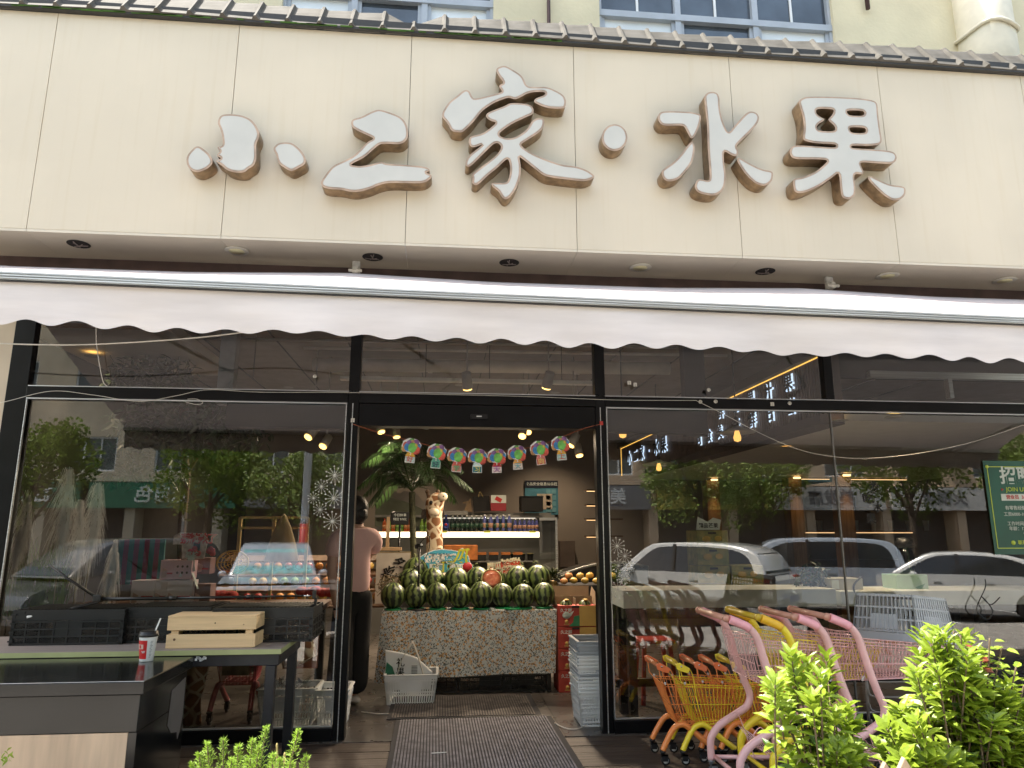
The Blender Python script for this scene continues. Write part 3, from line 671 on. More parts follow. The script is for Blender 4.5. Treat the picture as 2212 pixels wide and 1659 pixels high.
# ================================================================== BASKET MAKER
def basket_geo(w, d, h, taper=.78, nx=14, rows=2, th=.004, rim=.012, panel=True, sl=.0065):
    """open slotted plastic basket; local origin bottom centre"""
    bodies = MB()
    def P(u, v, z):  # u,v in -1..1
        k = taper+(1-taper)*z/h; return Vector((u*w/2*k, v*d/2*k, z))
    zl = [h*.04, h*.30, h*.56, h*.82] if rows == 3 else [h*.05, h*.42, h*.80]
    def side(f, n):
        for i in range(n+1):
            s_ = -1+2*i/n; bodies.bar(f(s_, 0), f(s_, h*.88), sl if 0 < i < n else .014, th)
        for z in zl: bodies.bar(f(-1, z), f(1, z), .006, .010)
        bodies.bar(f(-1, h*.93), f(1, h*.93), .005, h*.14)
        if panel:
            a, b_, c_, d_ = f(-.45, h*.45), f(.45, h*.45), f(.45, h*.78), f(-.45, h*.78); bodies.quad(a, b_, c_, d_)
    side(lambda s_, z: P(s_, -1, z), nx); side(lambda s_, z: P(s_, 1, z), nx)
    ny = max(4, int(nx*d/w)); side(lambda s_, z: P(-1, s_, z), ny); side(lambda s_, z: P(1, s_, z), ny)
    a = P(-1,-1,.004); b_ = P(1,1,.004); bodies.box((a.x,a.y,.0),(b_.x,b_.y,.006))
    r = MB(); q = [P(-1,-1,h), P(1,-1,h), P(1,1,h), P(-1,1,h)]
    for i in range(4):
        r.bar(q[i]+(q[i]-q[i-1]).normalized()*0, q[(i+1) % 4], rim*2, rim)
    return bodies, r
def basket(label, w, d, h, loc, m, rz=0, group=None, name='shopping_basket', **k):
    t = thing(name, label, 'basket', (0,0,0), group); a, r = basket_geo(w, d, h, **k)
    obj('basket_body', a, m, t); obj('rim', r, m, t, bev=.003); t.location = loc; t.rotation_euler = (0,0,rz); return t
M_bwhite = mat('basket_white', (.80,.82,.82), .4, var=.05)
WBK = basket('white slotted basket holding a bag in front of the patterned cloth', .44, .34, .235, (-.24,1.13,.0), M_bwhite, taper=.86, nx=20, sl=.011)
# bag in it
t = thing('shopping_bag', 'white shopping bag with black characters sticking out of the white basket', 'bag', (-.28,1.1,.05))
bagp = [(-.45,.10),(-.47,.425),(-.33,.40),(-.20,.36),(-.06,.24),(-.08,.10)]
g = MB(); g.prism(bagp, 1.05, 1.09); obj('bag_body', g, mat('bag_white', (.80,.82,.82), .5, var=.08, sc=5), t, bev=.008)
text('bag_text', '果', .075, M_blackm, (-.335,1.044,.245), t, ext=.001, bold=.01); text('bag_text', '礼', .075, M_blackm, (-.335,1.044,.32), t, ext=.001, bold=.01)
g = MB()
for i in range(7): g.box((-.24,1.043,.22+i*.012),(-.19,1.049,.226+i*.012))
obj('fine_print', g, mat('print_grey', (.3,.32,.33), .6), t)
for y in (1.04, 1.1): obj('bag_handle', MB().tube(catmull([(-.37,y,.20),(-.32,y,.35),(-.25,y,.47),(-.23,y,.47),(-.18,y,.35),(-.13,y,.20)]), .006, 6), M_string, t)
obj('green_film', MB().prism([(-.47,.20),(-.45,.33),(-.40,.29),(-.37,.20)], 1.03, 1.045), mat('green_film', (.02,.16,.09), .3), t)
# white baskets left and right of the door
basket('white slotted basket on the floor behind the left window', .42, .30, .28, (-1.12,.42,.0), M_bwhite, taper=.8, nx=18)
t = basket('white bin standing behind the left door jamb beside the person', .24, .3, .27, (-.79,.40,.0), M_bwhite, taper=.75, nx=8)
for k in range(1):
    line('cord', 'white flex lying on the tiles beside the left mat', 'cord', [(-.62,.75,.006),(-.5,.68,.006),(-.40,.66,.006)], .004, M_string)
g = MB()
for k in range(40):
    a = random.uniform(0,6.28); c = Vector((-1.12+random.uniform(-.15,.15), .42+random.uniform(-.1,.1), .27+random.uniform(-.02,.05)))
    g.quad(c, c+Vector((random.uniform(-.07,.07),random.uniform(-.05,.05),random.uniform(-.02,.05))), c+Vector((random.uniform(-.07,.07),random.uniform(-.05,.05),random.uniform(-.02,.06))), c+Vector((random.uniform(-.04,.04),.03,-.02)))
tag(obj('plastic_bag', g, glassmat('film', (.8,.82,.8), 1.5, .25)), 'crumpled clear plastic bag on the white basket behind the left window', 'bag')
# stack of baskets right of the doorway
ST = 'white and grey baskets stacked beside the right door jamb'
bp_, br_ = basket_geo(.27, .36, .245, taper=.84, nx=11, rows=3, sl=.0055, panel=False)
M_bgrey = mat('basket_grey', (.40,.43,.47), .45, var=.06)
x_, y_ = 1.175, .30
proto = thing('shopping_basket', 'white slotted basket at the bottom of the stack beside the right door jamb', 'basket', (0,0,0), ST)
obj('basket_body', bp_, M_bwhite, proto); obj('rim', br_, M_bwhite, proto); proto.location = (x_, y_, 0)
MT['basket_white'] = M_bwhite
nst = 15
ordn2 = ordn+['eleventh','twelfth','thirteenth','fourteenth','fifteenth']
for i in range(1, nst):
    gr = i in (5, 6, 11, 12, 13, 14)
    lab = ('grey basket at the top of the stack beside the right door jamb' if i == nst-1 else f'{"grey" if gr else "white"} basket {ordn2[i]} from the bottom of the stack by the right door jamb')
    dup(proto, (x_+random.uniform(-.006,.006), y_+random.uniform(-.008,.008), .0+i*.0255), random.uniform(-.02,.02), lab, ST, {'basket_white':'basket_grey'} if gr else None)
line('cord', 'white flex curling on the floor in front of the basket stack', 'cord', [Zp(1198,1562,.01), Zp(1225,1574,.01), Zp(1255,1572,.01), Zp(1275,1560,.01)+Vector((0,0,.02)), Zp(1303,1535,.01)+Vector((.02,-.1,.1))], .004, M_string)

# ================================================================== MELON STAND
def clothmat():
    m = mat('floral_cloth', (.42,.44,.43), .9); N = m.node_tree.nodes; L = m.node_tree.links; b = N['Principled BSDF']
    tc = N.new('ShaderNodeTexCoord'); mp = N.new('ShaderNodeMapping'); mp.inputs['Scale'].default_value = (1,0,1); L.new(tc.outputs['Object'], mp.inputs[0])
    def vor(sc, off, lo, hi):
        q = N.new('ShaderNodeMapping'); q.inputs['Location'].default_value = off; L.new(mp.outputs[0], q.inputs[0])
        v = N.new('ShaderNodeTexVoronoi'); v.inputs['Scale'].default_value = sc; L.new(q.outputs[0], v.inputs['Vector'])
        r = N.new('ShaderNodeMapRange'); r.inputs[1].default_value = lo; r.inputs[2].default_value = hi; r.inputs[3].default_value = 1; r.inputs[4].default_value = 0; L.new(v.outputs[0], r.inputs[0]); return r.outputs[0]
    def mix(f, a, c):
        x = N.new('ShaderNodeMixRGB'); L.new(f, x.inputs[0]); x.inputs[2].default_value = (*c,1)
        if isinstance(a, tuple): x.inputs[1].default_value = (*a,1)
        else: L.new(a, x.inputs[1])
        return x.outputs[0]
    c = mix(vor(34,(0,0,0),.32,.42), (.56,.60,.60), (.56,.34,.15))
    c = mix(vor(30,(.3,0,.71),.2,.3), c, (.66,.50,.34))
    def leafy(ang, off):
        q = N.new('ShaderNodeMapping'); q.inputs['Location'].default_value = off; q.inputs['Rotation'].default_value = (0,ang,0); q.vector_type = 'TEXTURE'; q.inputs['Scale'].default_value = (1,1,3.2); L.new(mp.outputs[0], q.inputs[0])
        v = N.new('ShaderNodeTexVoronoi'); v.inputs['Scale'].default_value = 105; L.new(q.outputs[0], v.inputs['Vector'])
        r = N.new('ShaderNodeMapRange'); r.inputs[1].default_value = .27; r.inputs[2].default_value = .34; r.inputs[3].default_value = 1; r.inputs[4].default_value = 0; L.new(v.outputs[0], r.inputs[0]); return r.outputs[0]
    c = mix(leafy(.7,(.1,0,.2)), c, (.03,.05,.06)); c = mix(leafy(-.8,(.5,0,.4)), c, (.04,.06,.07))
    L.new(c, b.inputs['Base Color']); return m
YC = 1.32
TB = thing('display_table', 'melon display table hidden under the patterned cloth', 'table', (.27,1.7,0))
g = MB(); g.box((-.5,1.36,.66),(1.04,2.2,.70)); obj('tabletop', g, mat('table_wood', (.2,.13,.08), .6), TB)
for x in (-.46, 1.0):
    for y in (1.42, 2.15): obj('leg', MB().box((x-.02,y-.02,0),(x+.02,y+.02,.66)), M_dark, TB)
g = MB(); NX, NZ = 70, 14
for i in range(NX):
    for k in range(NZ):
        def P(i, k):
            s_ = i/NX; t = k/NZ; xl = -.528-.05*t; xr = 1.068-.022*t; x = xl+(xr-xl)*s_
            zb_ = .135+.035*min(1, s_*1.2)+(.0 if s_ > .08 else -.03); z = .715+(zb_-.715)*t
            y = YC-.012*t*math.sin(x*9)-.02*t+.008*t*math.sin(x*23+1)
            if s_ < .06: y += (1-s_/.06)*.05*t
            return (x, y, z)
        g.quad(P(i,k), P(i+1,k), P(i+1,k+1), P(i,k+1)); g.sm[-1] = True
g.box((-.528,YC,.704),(1.068,2.2,.716))
tag(obj('tablecloth', g, clothmat()), 'cream cloth with small orange flowers and dark leaves hanging over the melon table', 'tablecloth')
def melonmat():
    m = mat('melon_rind', (.1,.15,.05), .38); N = m.node_tree.nodes; L = m.node_tree.links; b = N['Principled BSDF']
    tc = N.new('ShaderNodeTexCoord'); sp = N.new('ShaderNodeSeparateXYZ'); L.new(tc.outputs['Object'], sp.inputs[0])
    at = N.new('ShaderNodeMath'); at.operation = 'ARCTAN2'; L.new(sp.outputs[0], at.inputs[0]); L.new(sp.outputs[1], at.inputs[1])
    no = N.new('ShaderNodeTexNoise'); no.inputs['Scale'].default_value = 22; no.inputs['Detail'].default_value = 6; L.new(tc.outputs['Object'], no.inputs[0])
    a1 = N.new('ShaderNodeMath'); a1.operation = 'MULTIPLY_ADD'; L.new(no.outputs[0], a1.inputs[0]); a1.inputs[1].default_value = .75; L.new(at.outputs[0], a1.inputs[2])
    a2 = N.new('ShaderNodeMath'); a2.operation = 'MULTIPLY'; L.new(a1.outputs[0], a2.inputs[0]); a2.inputs[1].default_value = 11
    si = N.new('ShaderNodeMath'); si.operation = 'SINE'; L.new(a2.outputs[0], si.inputs[0])
    n2 = N.new('ShaderNodeTexNoise'); n2.inputs['Scale'].default_value = 60; L.new(tc.outputs['Object'], n2.inputs[0])
    a3 = N.new('ShaderNodeMath'); a3.operation = 'MULTIPLY_ADD'; L.new(n2.outputs[0], a3.inputs[0]); a3.inputs[1].default_value = .9; L.new(si.outputs[0], a3.inputs[2])
    cr = N.new('ShaderNodeValToRGB'); mr = N.new('ShaderNodeMapRange'); mr.inputs[1].default_value = -1; mr.inputs[2].default_value = 1.9; L.new(a3.outputs[0], mr.inputs[0]); L.new(mr.outputs[0], cr.inputs[0])
    e = cr.color_ramp.elements; e[0].position = .40; e[0].color = (.009,.017,.008,1); e[1].position = .50; e[1].color = (.085,.13,.036,1); x = e.new(.9); x.color = (.15,.20,.06,1)
    L.new(cr.outputs[0], b.inputs['Base Color']); return m
M_mel = melonmat(); M_stem = mat('stem_green', (.16,.19,.06), .7)
M_ring = mat('green_plastic', (.01,.28,.09), .35)
MG = 'whole watermelons on the display table'
def melon0():
    t = thing('watermelon', '', 'watermelon', (0,0,0), MG); r = .112
    prof = [(max(.0001, r*math.sin(math.pi*i/18)*(1-.02*(i/18))), .116-.116*math.cos(math.pi*i/18)) for i in range(19)]
    obj('rind', MB().lathe(prof, (0,0,0), 32), M_mel, t)
    obj('stem', MB().tube(catmull([(0,0,.228),(.004,0,.25),(.02,.005,.262),(.042,.01,.255),(.05,0,.24),(.06,-.015,.25)]), [.005]*2+[.0035]*29, 6), M_stem, t)
    return t
m0 = melon0(); first = True
def put_melon(px, Y, z, s, label, ring=True, tilt=0):
    global first
    p = U(px, 1300, Y); loc = (p.x, Y, z+(.012 if ring else 0))
    o = m0 if first else dup(m0, label=label)
    first = False; o['label'] = label; o.location = loc; o.rotation_euler = (random.uniform(-.1,.1), tilt, random.uniform(0,6.28)); o.scale = (s, s, s*random.uniform(.95,1.03))
    if ring:
        tag(obj('melon_ring', MB().tube([(p.x+.072*math.cos(a*.3142), Y+.072*math.sin(a*.3142), z+.009) for a in range(20)], .009, 8, closed=True), M_ring), 'green plastic ring under the '+label.replace('watermelon ','melon ').replace('striped ',''), 'ring', 'green plastic rings under the melons')
fr_x = [849,898,946,994,1040,1087,1131,1175]
fy = [1.42,1.44,1.42,1.42,1.41,1.47,1.41,1.45]
for i, px in enumerate(fr_x): put_melon(px, fy[i], .717, [1.03,1.02,.98,.98,1.02,.93,.97,.94][i], f'striped watermelon {ordn[i]} from the left in the front row')
tag(obj('melon_ring', MB().tube([(U(1107,1320,1.36).x+.07*math.cos(a*.3142), 1.37+.07*math.sin(a*.3142), .727) for a in range(20)], .009, 8, closed=True), M_ring), 'empty green plastic ring on the front edge between the melons', 'ring', 'green plastic rings under the melons')
# raised step behind
STP = tag(obj('display_step', MB().box((-.42,1.62,.717),(1.0,2.1,.83)), mat('step_dark', (.04,.035,.03), .7)), 'dark raised step behind the front row of melons', 'step')
for i, (px, Y, z, s) in enumerate([(884,1.74,.83,1.08),(935,1.76,.83,1.08),(984,1.72,.83,1.13),(1031,1.76,.835,1.08),(1072,1.86,.83,1.0),(1118,1.72,.83,1.12),(1162,1.72,.835,1.1)]):
    put_melon(px, Y, z, s, f'striped watermelon {ordn[i]} from the left in the raised back row', ring=(i > 4))
put_melon(898, 1.98, .90, 1.2, 'striped watermelon peeping out highest at the back left', ring=False)
# cut melon half
t = thing('cut_watermelon', 'halved watermelon showing pink flesh wrapped in film', 'watermelon', (0,0,0))
g = MB(); g.lathe([(.0001,-.10),(.05,-.088),(.085,-.055),(.1,-.01),(.1,0)], (0,0,0), 28, 'Y'); g.xf(Matrix.Rotation(math.pi,4,'Z')); obj('rind', g, M_mel, t)
M_flesh = mat('melon_flesh', (.42,.10,.06), .22, var=.3, sc=35, bump=.5, bsc=40, col2=(.62,.25,.15), coat=.8)
g = MB(); g.lathe([(.0001,-.006),(.05,-.008),(.09,-.003)], (0,0,0), 28, 'Y'); obj('flesh', g, M_flesh, t)
g = MB(); g.tube([(.096*math.cos(a*.2244), -.001, .096*math.sin(a*.2244)) for a in range(28)], .005, 6, closed=True); obj('rind_edge', g, mat('rind_pale', (.5,.45,.2), .4), t)
q = U(1062,1251,1.56); t.location = q; t.rotation_euler = (R(-22), 0, .12)

# signs on the melon stand
t = thing('melon_sign', 'blue cut-out sign with white and yellow characters behind the melons', 'sign', (0,0,0))
YS = 1.95
def UP_(zx, zy, Y=YS): q = U((1500+zx/2.765)*.54, (2180+zy/2.765)*.54, Y); return (q.x, q.z)
outl = [(490,135),(560,90),(650,55),(740,45),(850,55),(925,70),(945,45),(970,32),(990,50),(1000,90),(1040,125),(1048,180),(1105,270),(1090,300),(700,310),(560,300)]
g = MB(); g.prism([UP_(*q) for q in outl], YS, YS+.008); obj('sign_edge', g, M_card, t)
cx_, cz_ = UP_(800,180)
g = MB(); g.prism([(cx_+(a-cx_)*.965, cz_+(b_-cz_)*.94) for a, b_ in [UP_(*q) for q in outl]], YS-.003, YS-.0005); obj('sign_face', g, mat('sign_blue', (.08,.42,.60), .5, var=.1), t)
def st(s, zx, zy, size, m, Y=YS-.005, **k): a, b_ = UP_(zx, zy); return text('sign_text', s, size, m, (a, Y, b_), t, **k)
M_sy = mat('sign_yellow', (.62,.62,.05), .5)
for ch, zx, sz in (('好',600,.105),('吃',685,.105),('麒',765,.105),('麟',845,.105)): st(ch, zx, 160, sz, M_card, bold=.03)
st('瓜', 945, 130, .15, M_sy, bold=.035, shear=.3)
for ch, zx in (('颗',645),('颗',708),('呱',870),('呱',935)): st(ch, zx, 260, .085, M_card, bold=.03)
st('顶', 790, 250, .12, M_sy, bold=.035)
st('Kirin watermelon', 720, 98, .028, mat('sign_navy', (.03,.12,.2), .5), bold=.01)
a, b_ = UP_(1020, 245)
obj('slice_print', MB().lathe([(.0001,-.003),(.05,-.003),(.05,0)], (a,YS-.003,b_), 20, 'Y'), mat('slice_red', (.5,.03,.05), .5), t)
t = thing('melon_sign', 'small red cut-out sign with cream characters above the cut melon', 'sign', (0,0,0)); YS = 1.80
o2 = [(1240,215),(1385,190),(1395,170),(1590,152),(1605,165),(1615,225),(1645,228),(1650,290),(1660,310),(1500,330),(1250,290)]
P2 = [UP_(*q, YS) for q in o2]; cx_ = sum(p[0] for p in P2)/len(P2); cz_ = sum(p[1] for p in P2)/len(P2)
g = MB(); g.prism(P2, YS, YS+.006); obj('sign_edge', g, mat('sign_gold', (.6,.45,.25), .5), t)
g = MB(); g.prism([(cx_+(a-cx_)*.965, cz_+(b_-cz_)*.92) for a, b_ in P2], YS-.003, YS-.0005); obj('sign_face', g, mat('sign_red', (.62,.07,.03), .5), t)
def st2(s, zx, zy, size): a, b_ = UP_(zx, zy, YS); return text('sign_text', s, size, mat('sign_cream', (.75,.68,.5), .5), (a, YS-.005, b_), t, bold=.045)
for ch, zx, zy, sz in (('西',1285,245,.085),('瓜',1355,238,.08),('够',1440,222,.105),('甜',1550,208,.105),('才',1400,292,.06),('够',1460,282,.085),('夏',1530,275,.085),('天',1600,268,.08)): st2(ch, zx, zy, sz)
# easel board with brush writing and wooden stand
t = thing('easel_board', 'white board with black brush characters behind the person', 'board', (0,0,0)); Y = 2.0
a = U(818,1192,Y); b_ = U(890,1300,Y)
g = MB(); g.box((a.x-.02,Y,.72),(U(888,1190,Y).x,Y+.015,a.z)); obj('board', g, mat('board_cream', (.55,.50,.43), .5), t)
g = MB(); ax, bx = a.x-.02, U(888,1190,Y).x; g.box((bx-.006,Y-.004,.72),(bx,Y,a.z)); g.box((ax,Y-.004,a.z-.006),(bx,Y,a.z)); obj('gold_edge', g, mat('gold', (.4,.28,.1), .3, metal=.8), t)
for ch, px, py, s_, rr in (('多',862,1222,.15,.35),('吃',843,1238,.13,-.3),('水',832,1246,.10,0)): q = U(px,py,Y-.006); text('brush_text', ch, s_, M_blackm, q, t, ext=.001, bold=.02, rot=(math.pi/2, rr, 0))
t = thing('price_sign', 'small black chalk price sign on a dark stand beside the palm trunk', 'sign', (0,0,0)); Y = 2.6
q = U(864,1120,Y)
obj('board', MB().cbox((q.x,Y,q.z), (.2,.012,.14)), M_dark, t, bev=.01); obj('stand', MB().tube([(q.x,Y+.01,q.z-.07),(q.x,Y+.01,.9)], .012).box((q.x-.06,Y-.05,.88),(q.x+.06,Y+.07,.9)), M_dark, t)
text('chalk_text', '今日鲜果', .035, M_wh, (q.x,Y-.008,q.z+.035), t, ext=.0005); text('chalk_text', '特价 9.9元', .033, M_wh, (q.x,Y-.008,q.z-.01), t, ext=.0005)
t = thing('easel', 'pale wooden easel stand beside the chalk price sign', 'easel', (0,0,0))
q = U(838,1150,2.3); obj('post', MB().cbox((q.x,2.3,q.z), (.035,.03,.32)), mat('pale_wood', (.40,.27,.15), .6), t); obj('ledge', MB().cbox((q.x+.02,2.29,q.z-.17), (.26,.08,.035)), MT['pale_wood'], t, bev=.004)
# phone tripod on the melon stand
t = thing('phone_tripod', 'slim black phone tripod standing in front of the melons', 'tripod', (0,0,0)); Y = 1.40
q0 = U(902,1320,Y); q1 = U(907,1185,Y)
obj('pole', MB().tube([(q0.x,Y-.02,.73),(q1.x,Y-.02,q1.z)], [.012,.008], 8), M_blackm, t)
obj('foot', MB().lathe([(.085,.722),(.085,.727),(.02,.735)], (q0.x,Y,0), 20), M_blackm, t)
obj('phone_clamp', MB().cbox((q1.x,Y-.02,q1.z+.03), (.055,.02,.03)).cbox((q1.x-.03,Y-.02,q1.z+.02), (.03,.02,.04)), M_blackm, t)
obj('knob', MB().lathe([(.0001,-.002),(.007,-.002),(.012,-.001),(.012,.004)], (q1.x+.015,Y-.035,q1.z+.035), 16, 'Y'), M_white, t)
line('cable', 'black cable looping from the phone tripod over the melons', 'cable', [(q1.x+.0,Y,q1.z+.05),(q1.x+.08,Y,q1.z+.12),(q1.x+.08,Y+.1,q1.z-.02),(q1.x-.0,Y+.1,q1.z-.15),(q1.x-.18,Y+.05,q1.z-.25),(q1.x-.3,Y,q1.z-.22)], .004, M_blackm)
# dry vines heap at left of the melons
g = MB()
for i in range(26):
    c = U(838+random.uniform(-14,22), 1262+random.uniform(-14,16), 1.5+random.uniform(0,.1)); pts = [c+Vector((random.uniform(-.07,.07),random.uniform(-.05,.05),random.uniform(-.05,.07))) for _ in range(5)]
    g.tube(catmull(pts, 4), .0028, 4)
tag(obj('dried_vine', g, mat('dry_vine', (.16,.12,.06), .8)), 'tangle of dried melon vines at the left end of the stand', 'vine')
# black crates under the cloth
def slot_crate(w, d, h, m, t, nx=6, nz=3, panel=True):
    g = MB(); th = .006
    def wall(f, n, W):
        for k in range(nz+1):
            z = h*(.04+.62*k/nz); g.bar(f(-1,z), f(1,z), .010, .010)
        for i in range(n+1):
            s_ = -1+2*i/n; g.bar(f(s_,0), f(s_,h*.7), .010, .008)
        for i in range(n):
            for k in range(nz):
                s0, s1 = -1+2*i/n, -1+2*(i+1)/n; z0, z1 = h*(.04+.62*k/nz), h*(.04+.62*(k+1)/nz)
                if panel and n > 5 and n//2-1 <= i <= n//2 and k > 0: g.quad(f(s0,z0), f(s1,z0), f(s1,z1), f(s0,z1)); continue
                for u in range(3):
                    a0 = (u+1)/4; g.bar(f(s0+(s1-s0)*max(0,a0-.5), z0+(z1-z0)*max(0,.5-a0)), f(s0+(s1-s0)*min(1,a0+.5), z0+(z1-z0)*min(1,1.5-a0)), .003, .003)
                    g.bar(f(s0+(s1-s0)*max(0,a0-.5), z1-(z1-z0)*max(0,.5-a0)), f(s0+(s1-s0)*min(1,a0+.5), z1-(z1-z0)*min(1,1.5-a0)), .003, .003)
        p, q = f(-1,h*.7), f(1,h*.7); p2, q2 = f(-1,h), f(1,h); g.bar((p+p2)/2, (q+q2)/2, .007, h*.3)
    wall(lambda s_, z: Vector((s_*w/2,-d/2,z)), nx, w); wall(lambda s_, z: Vector((s_*w/2,d/2,z)), nx, w)
    ny = max(3, int(nx*d/w)); wall(lambda s_, z: Vector((-w/2,s_*d/2,z)), ny, d); wall(lambda s_, z: Vector((w/2,s_*d/2,z)), ny, d)
    g.box((-w/2,-d/2,0),(w/2,d/2,.008)); obj('crate_body', g, m, t)
    for sx_ in (-1,1):
        for sy_ in (-1,1):
            c = MB()
            for j in range(4): c.cbox((sx_*(w/2-.004),sy_*(d/2-.004),h*(.12+.25*j)), (.03,.03,.008))
            c.cbox((sx_*(w/2-.004),sy_*(d/2-.004),h/2), (.018,.018,h))
            c.cbox((sx_*(w/2-.03),sy_*(d/2+.002),h*.93), (.07,.012,.012))
            obj('corner_post', c, m, t)
CG = 'black plastic crates under the melon cloth'
cr0 = thing('plastic_crate', 'black plastic crate under the left part of the melon cloth', 'crate', (0,0,0), CG); slot_crate(.56,.38,.19,M_gdark,cr0); cr0.location = (-.12,1.62,0)
dup(cr0,(.46,1.62,0),0,'black plastic crate under the middle of the melon cloth',CG); dup(cr0,(1.0-.21,1.63,0),.03,'black plastic crate under the right end of the melon cloth',CG).scale = (.75,1,1)
# cardboard melon boxes stack
M_bred = mat('carton_red', (.42,.05,.035), .6, var=.08); M_by = mat('carton_yellow', (.50,.33,.09), .6, var=.08); M_kraft = mat('kraft', (.22,.15,.09), .8, var=.1); M_cg = mat('carton_green', (.03,.20,.09), .6)
x0, x1 = 1.075, 1.43
CB = 'red printed fruit cartons stacked right of the melon stand'
for i, (z0, z1) in enumerate(((0,.185),(.188,.375),(.378,.565),(.568,.755))):
    t = thing('fruit_carton', ['lowest red fruit carton in the stack right of the melons','second red fruit carton from the floor right of the melons','third fruit carton from the floor, red with a yellow end','open topped red and yellow carton of small melons on the stack'][i], 'carton', (0,0,0), CB)
    g = MB(); g.box((x0,1.30,z0),(x1,1.62,z1)); obj('carton_body', g, M_bred if i else M_bred, t, bev=.004)
    if i >= 2:
        obj('yellow_print', MB().box((x0+.2,1.296,z0+.004),(x1-.002,1.2995,z1-.004)), M_by, t)
    g = MB(); g.prism([(x0+.10,z0+.003),(x0+.2,z0+.003),(x0+.2,z0+.1),(x0+.15,z0+.09),(x0+.14,z0+.04)], 1.294, 1.2985); obj('green_print', g, M_cg, t)
    text('carton_text', '久之鲜', .036, M_wh, (x0+.075,1.293,z1-.045), t, ext=.0008, bold=.02)
    g = MB(); g.lathe([(.0001,-.002),(.018,-.002),(.018,0)], (x0+.08,1.299,z0+.045), 7, 'Y'); g.box((x0+.055,1.2965,z0+.018),(x0+.105,1.2985,z0+.026)); obj('crest_print', g, MT['carton_yellow'], t)
    obj('hand_hole', MB().box((x0+.13,1.295,z1-.022),(x0+.20,1.299,z1-.004)), M_blackm, t)
    if i == 3:
        g = MB(); zt = z1+.15
        for a, b_ in (((x0,1.30,z1),(x0-.02,1.30,z1)),): pass
        g.quad((x0,1.30,z1),(x0-.03,1.62,zt+.0),(x0-.03,1.63,z1),(x0,1.62,z1)); g.quad((x0,1.62,z1),(x1,1.62,z1),(x1+.01,1.66,zt),(x0-.02,1.66,zt)); g.quad((x1,1.3,z1),(x1,1.62,z1),(x1+.03,1.62,zt),(x1+.02,1.4,zt-.04))
        g.box((x0+.17,1.31,z1-.02),(x0+.175,1.62,z1+.06)); g.box((x0,1.46,z1-.02),(x1,1.465,z1+.07)); obj('flap', g, M_kraft, t)
        g = MB(); g.lathe([(.0001,-.003),(.03,-.003),(.03,0)], (x0+.08,1.299,z0+.10), 18, 'Y', sx=1.3); g.prism([(x0+.11,z0+.12),(x0+.15,z0+.14),(x0+.12,z0+.09)], 1.294, 1.298); obj('leaf_print', g, M_wh, t)
for i, (dx, dy, l) in enumerate(((.09,.08,'back left'),(.27,.08,'back right'),(.09,.24,'front left'),(.27,.24,'front right'))):
    o = dup(m0, (x0+dx, 1.62-dy, .66), random.uniform(0,6), f'small melon with a yellow flower tag at the {l} of the open carton', 'small melons in the open carton'); o.scale = (.6,.6,.6)
    g = MB(); g.ball((x0+dx,1.62-dy-.03,.80), .026, 8, .35); tag(obj('flower_tag', g, mat('tag_yellow', (.65,.45,.12), .5)), f'yellow tag on the small melon at the {l} of the open carton', 'tag', 'yellow tags on the small melons')
# pineapple and fruit tray behind cartons
t = thing('fruit_tray', 'dark tray of mangoes and peaches behind the open carton', 'tray', (1.45,1.95,.7)); obj('tray', MB().box((1.15,1.75,.86),(1.75,2.2,.90)), M_gdark, t); obj('stand', MB().box((1.2,1.8,0),(1.7,2.15,.86)), M_dark, t)
M_peach = mat('peach_skin', (.45,.12,.07), .6, var=.3, sc=14, col2=(.55,.33,.1)); M_mango = mat('mango_skin', (.52,.33,.07), .5, var=.2, sc=12)
for i in range(10):
    m_ = M_peach if i in (0,1,7) else M_mango; x = 1.22+.055*i; y = 1.80+.03*(i % 3); z = .94 + (.05 if i % 2 else 0)
    o = thing('peach' if m_ is M_peach else 'mango', ('red peach' if m_ is M_peach else 'yellow mango')+' piled on the dark tray right of the melons', 'fruit', (x,y,z), ('red peaches' if m_ is M_peach else 'yellow mangoes')+' on the dark tray')
    obj('fruit_body', MB().ball((x,y,z), .036, 12, .85, 1.15), m_, o); obj('stem', MB().tube([(x,y,z+.028),(x+.004,y,z+.04)], .003, 5), M_stem, o)
g = MB(); c = U(1195,1252,1.9)
for i in range(70):
    a = random.uniform(0,6.28); e = random.uniform(.1,1.3); d = Vector((math.cos(a)*math.cos(e), math.sin(a)*math.cos(e), math.sin(e))); g.leaf(c+d*.02, d, Vector((0,0,1)), random.uniform(.09,.16), .018, .3, .35)
PA = thing('pineapple', 'pineapple with a spiky dark green crown beside the back row of melons', 'pineapple', c-Vector((0,0,.2))); obj('crown', g, mat('pineapple_leaf', (.06,.085,.03), .5, var=.3), PA)
obj('pineapple_body', MB().ball(c-Vector((0,0,.11)), .075, 14, 1.4), mat('pineapple_skin', (.25,.17,.05), .7, var=.5, sc=30, bump=.8, bsc=50), PA)

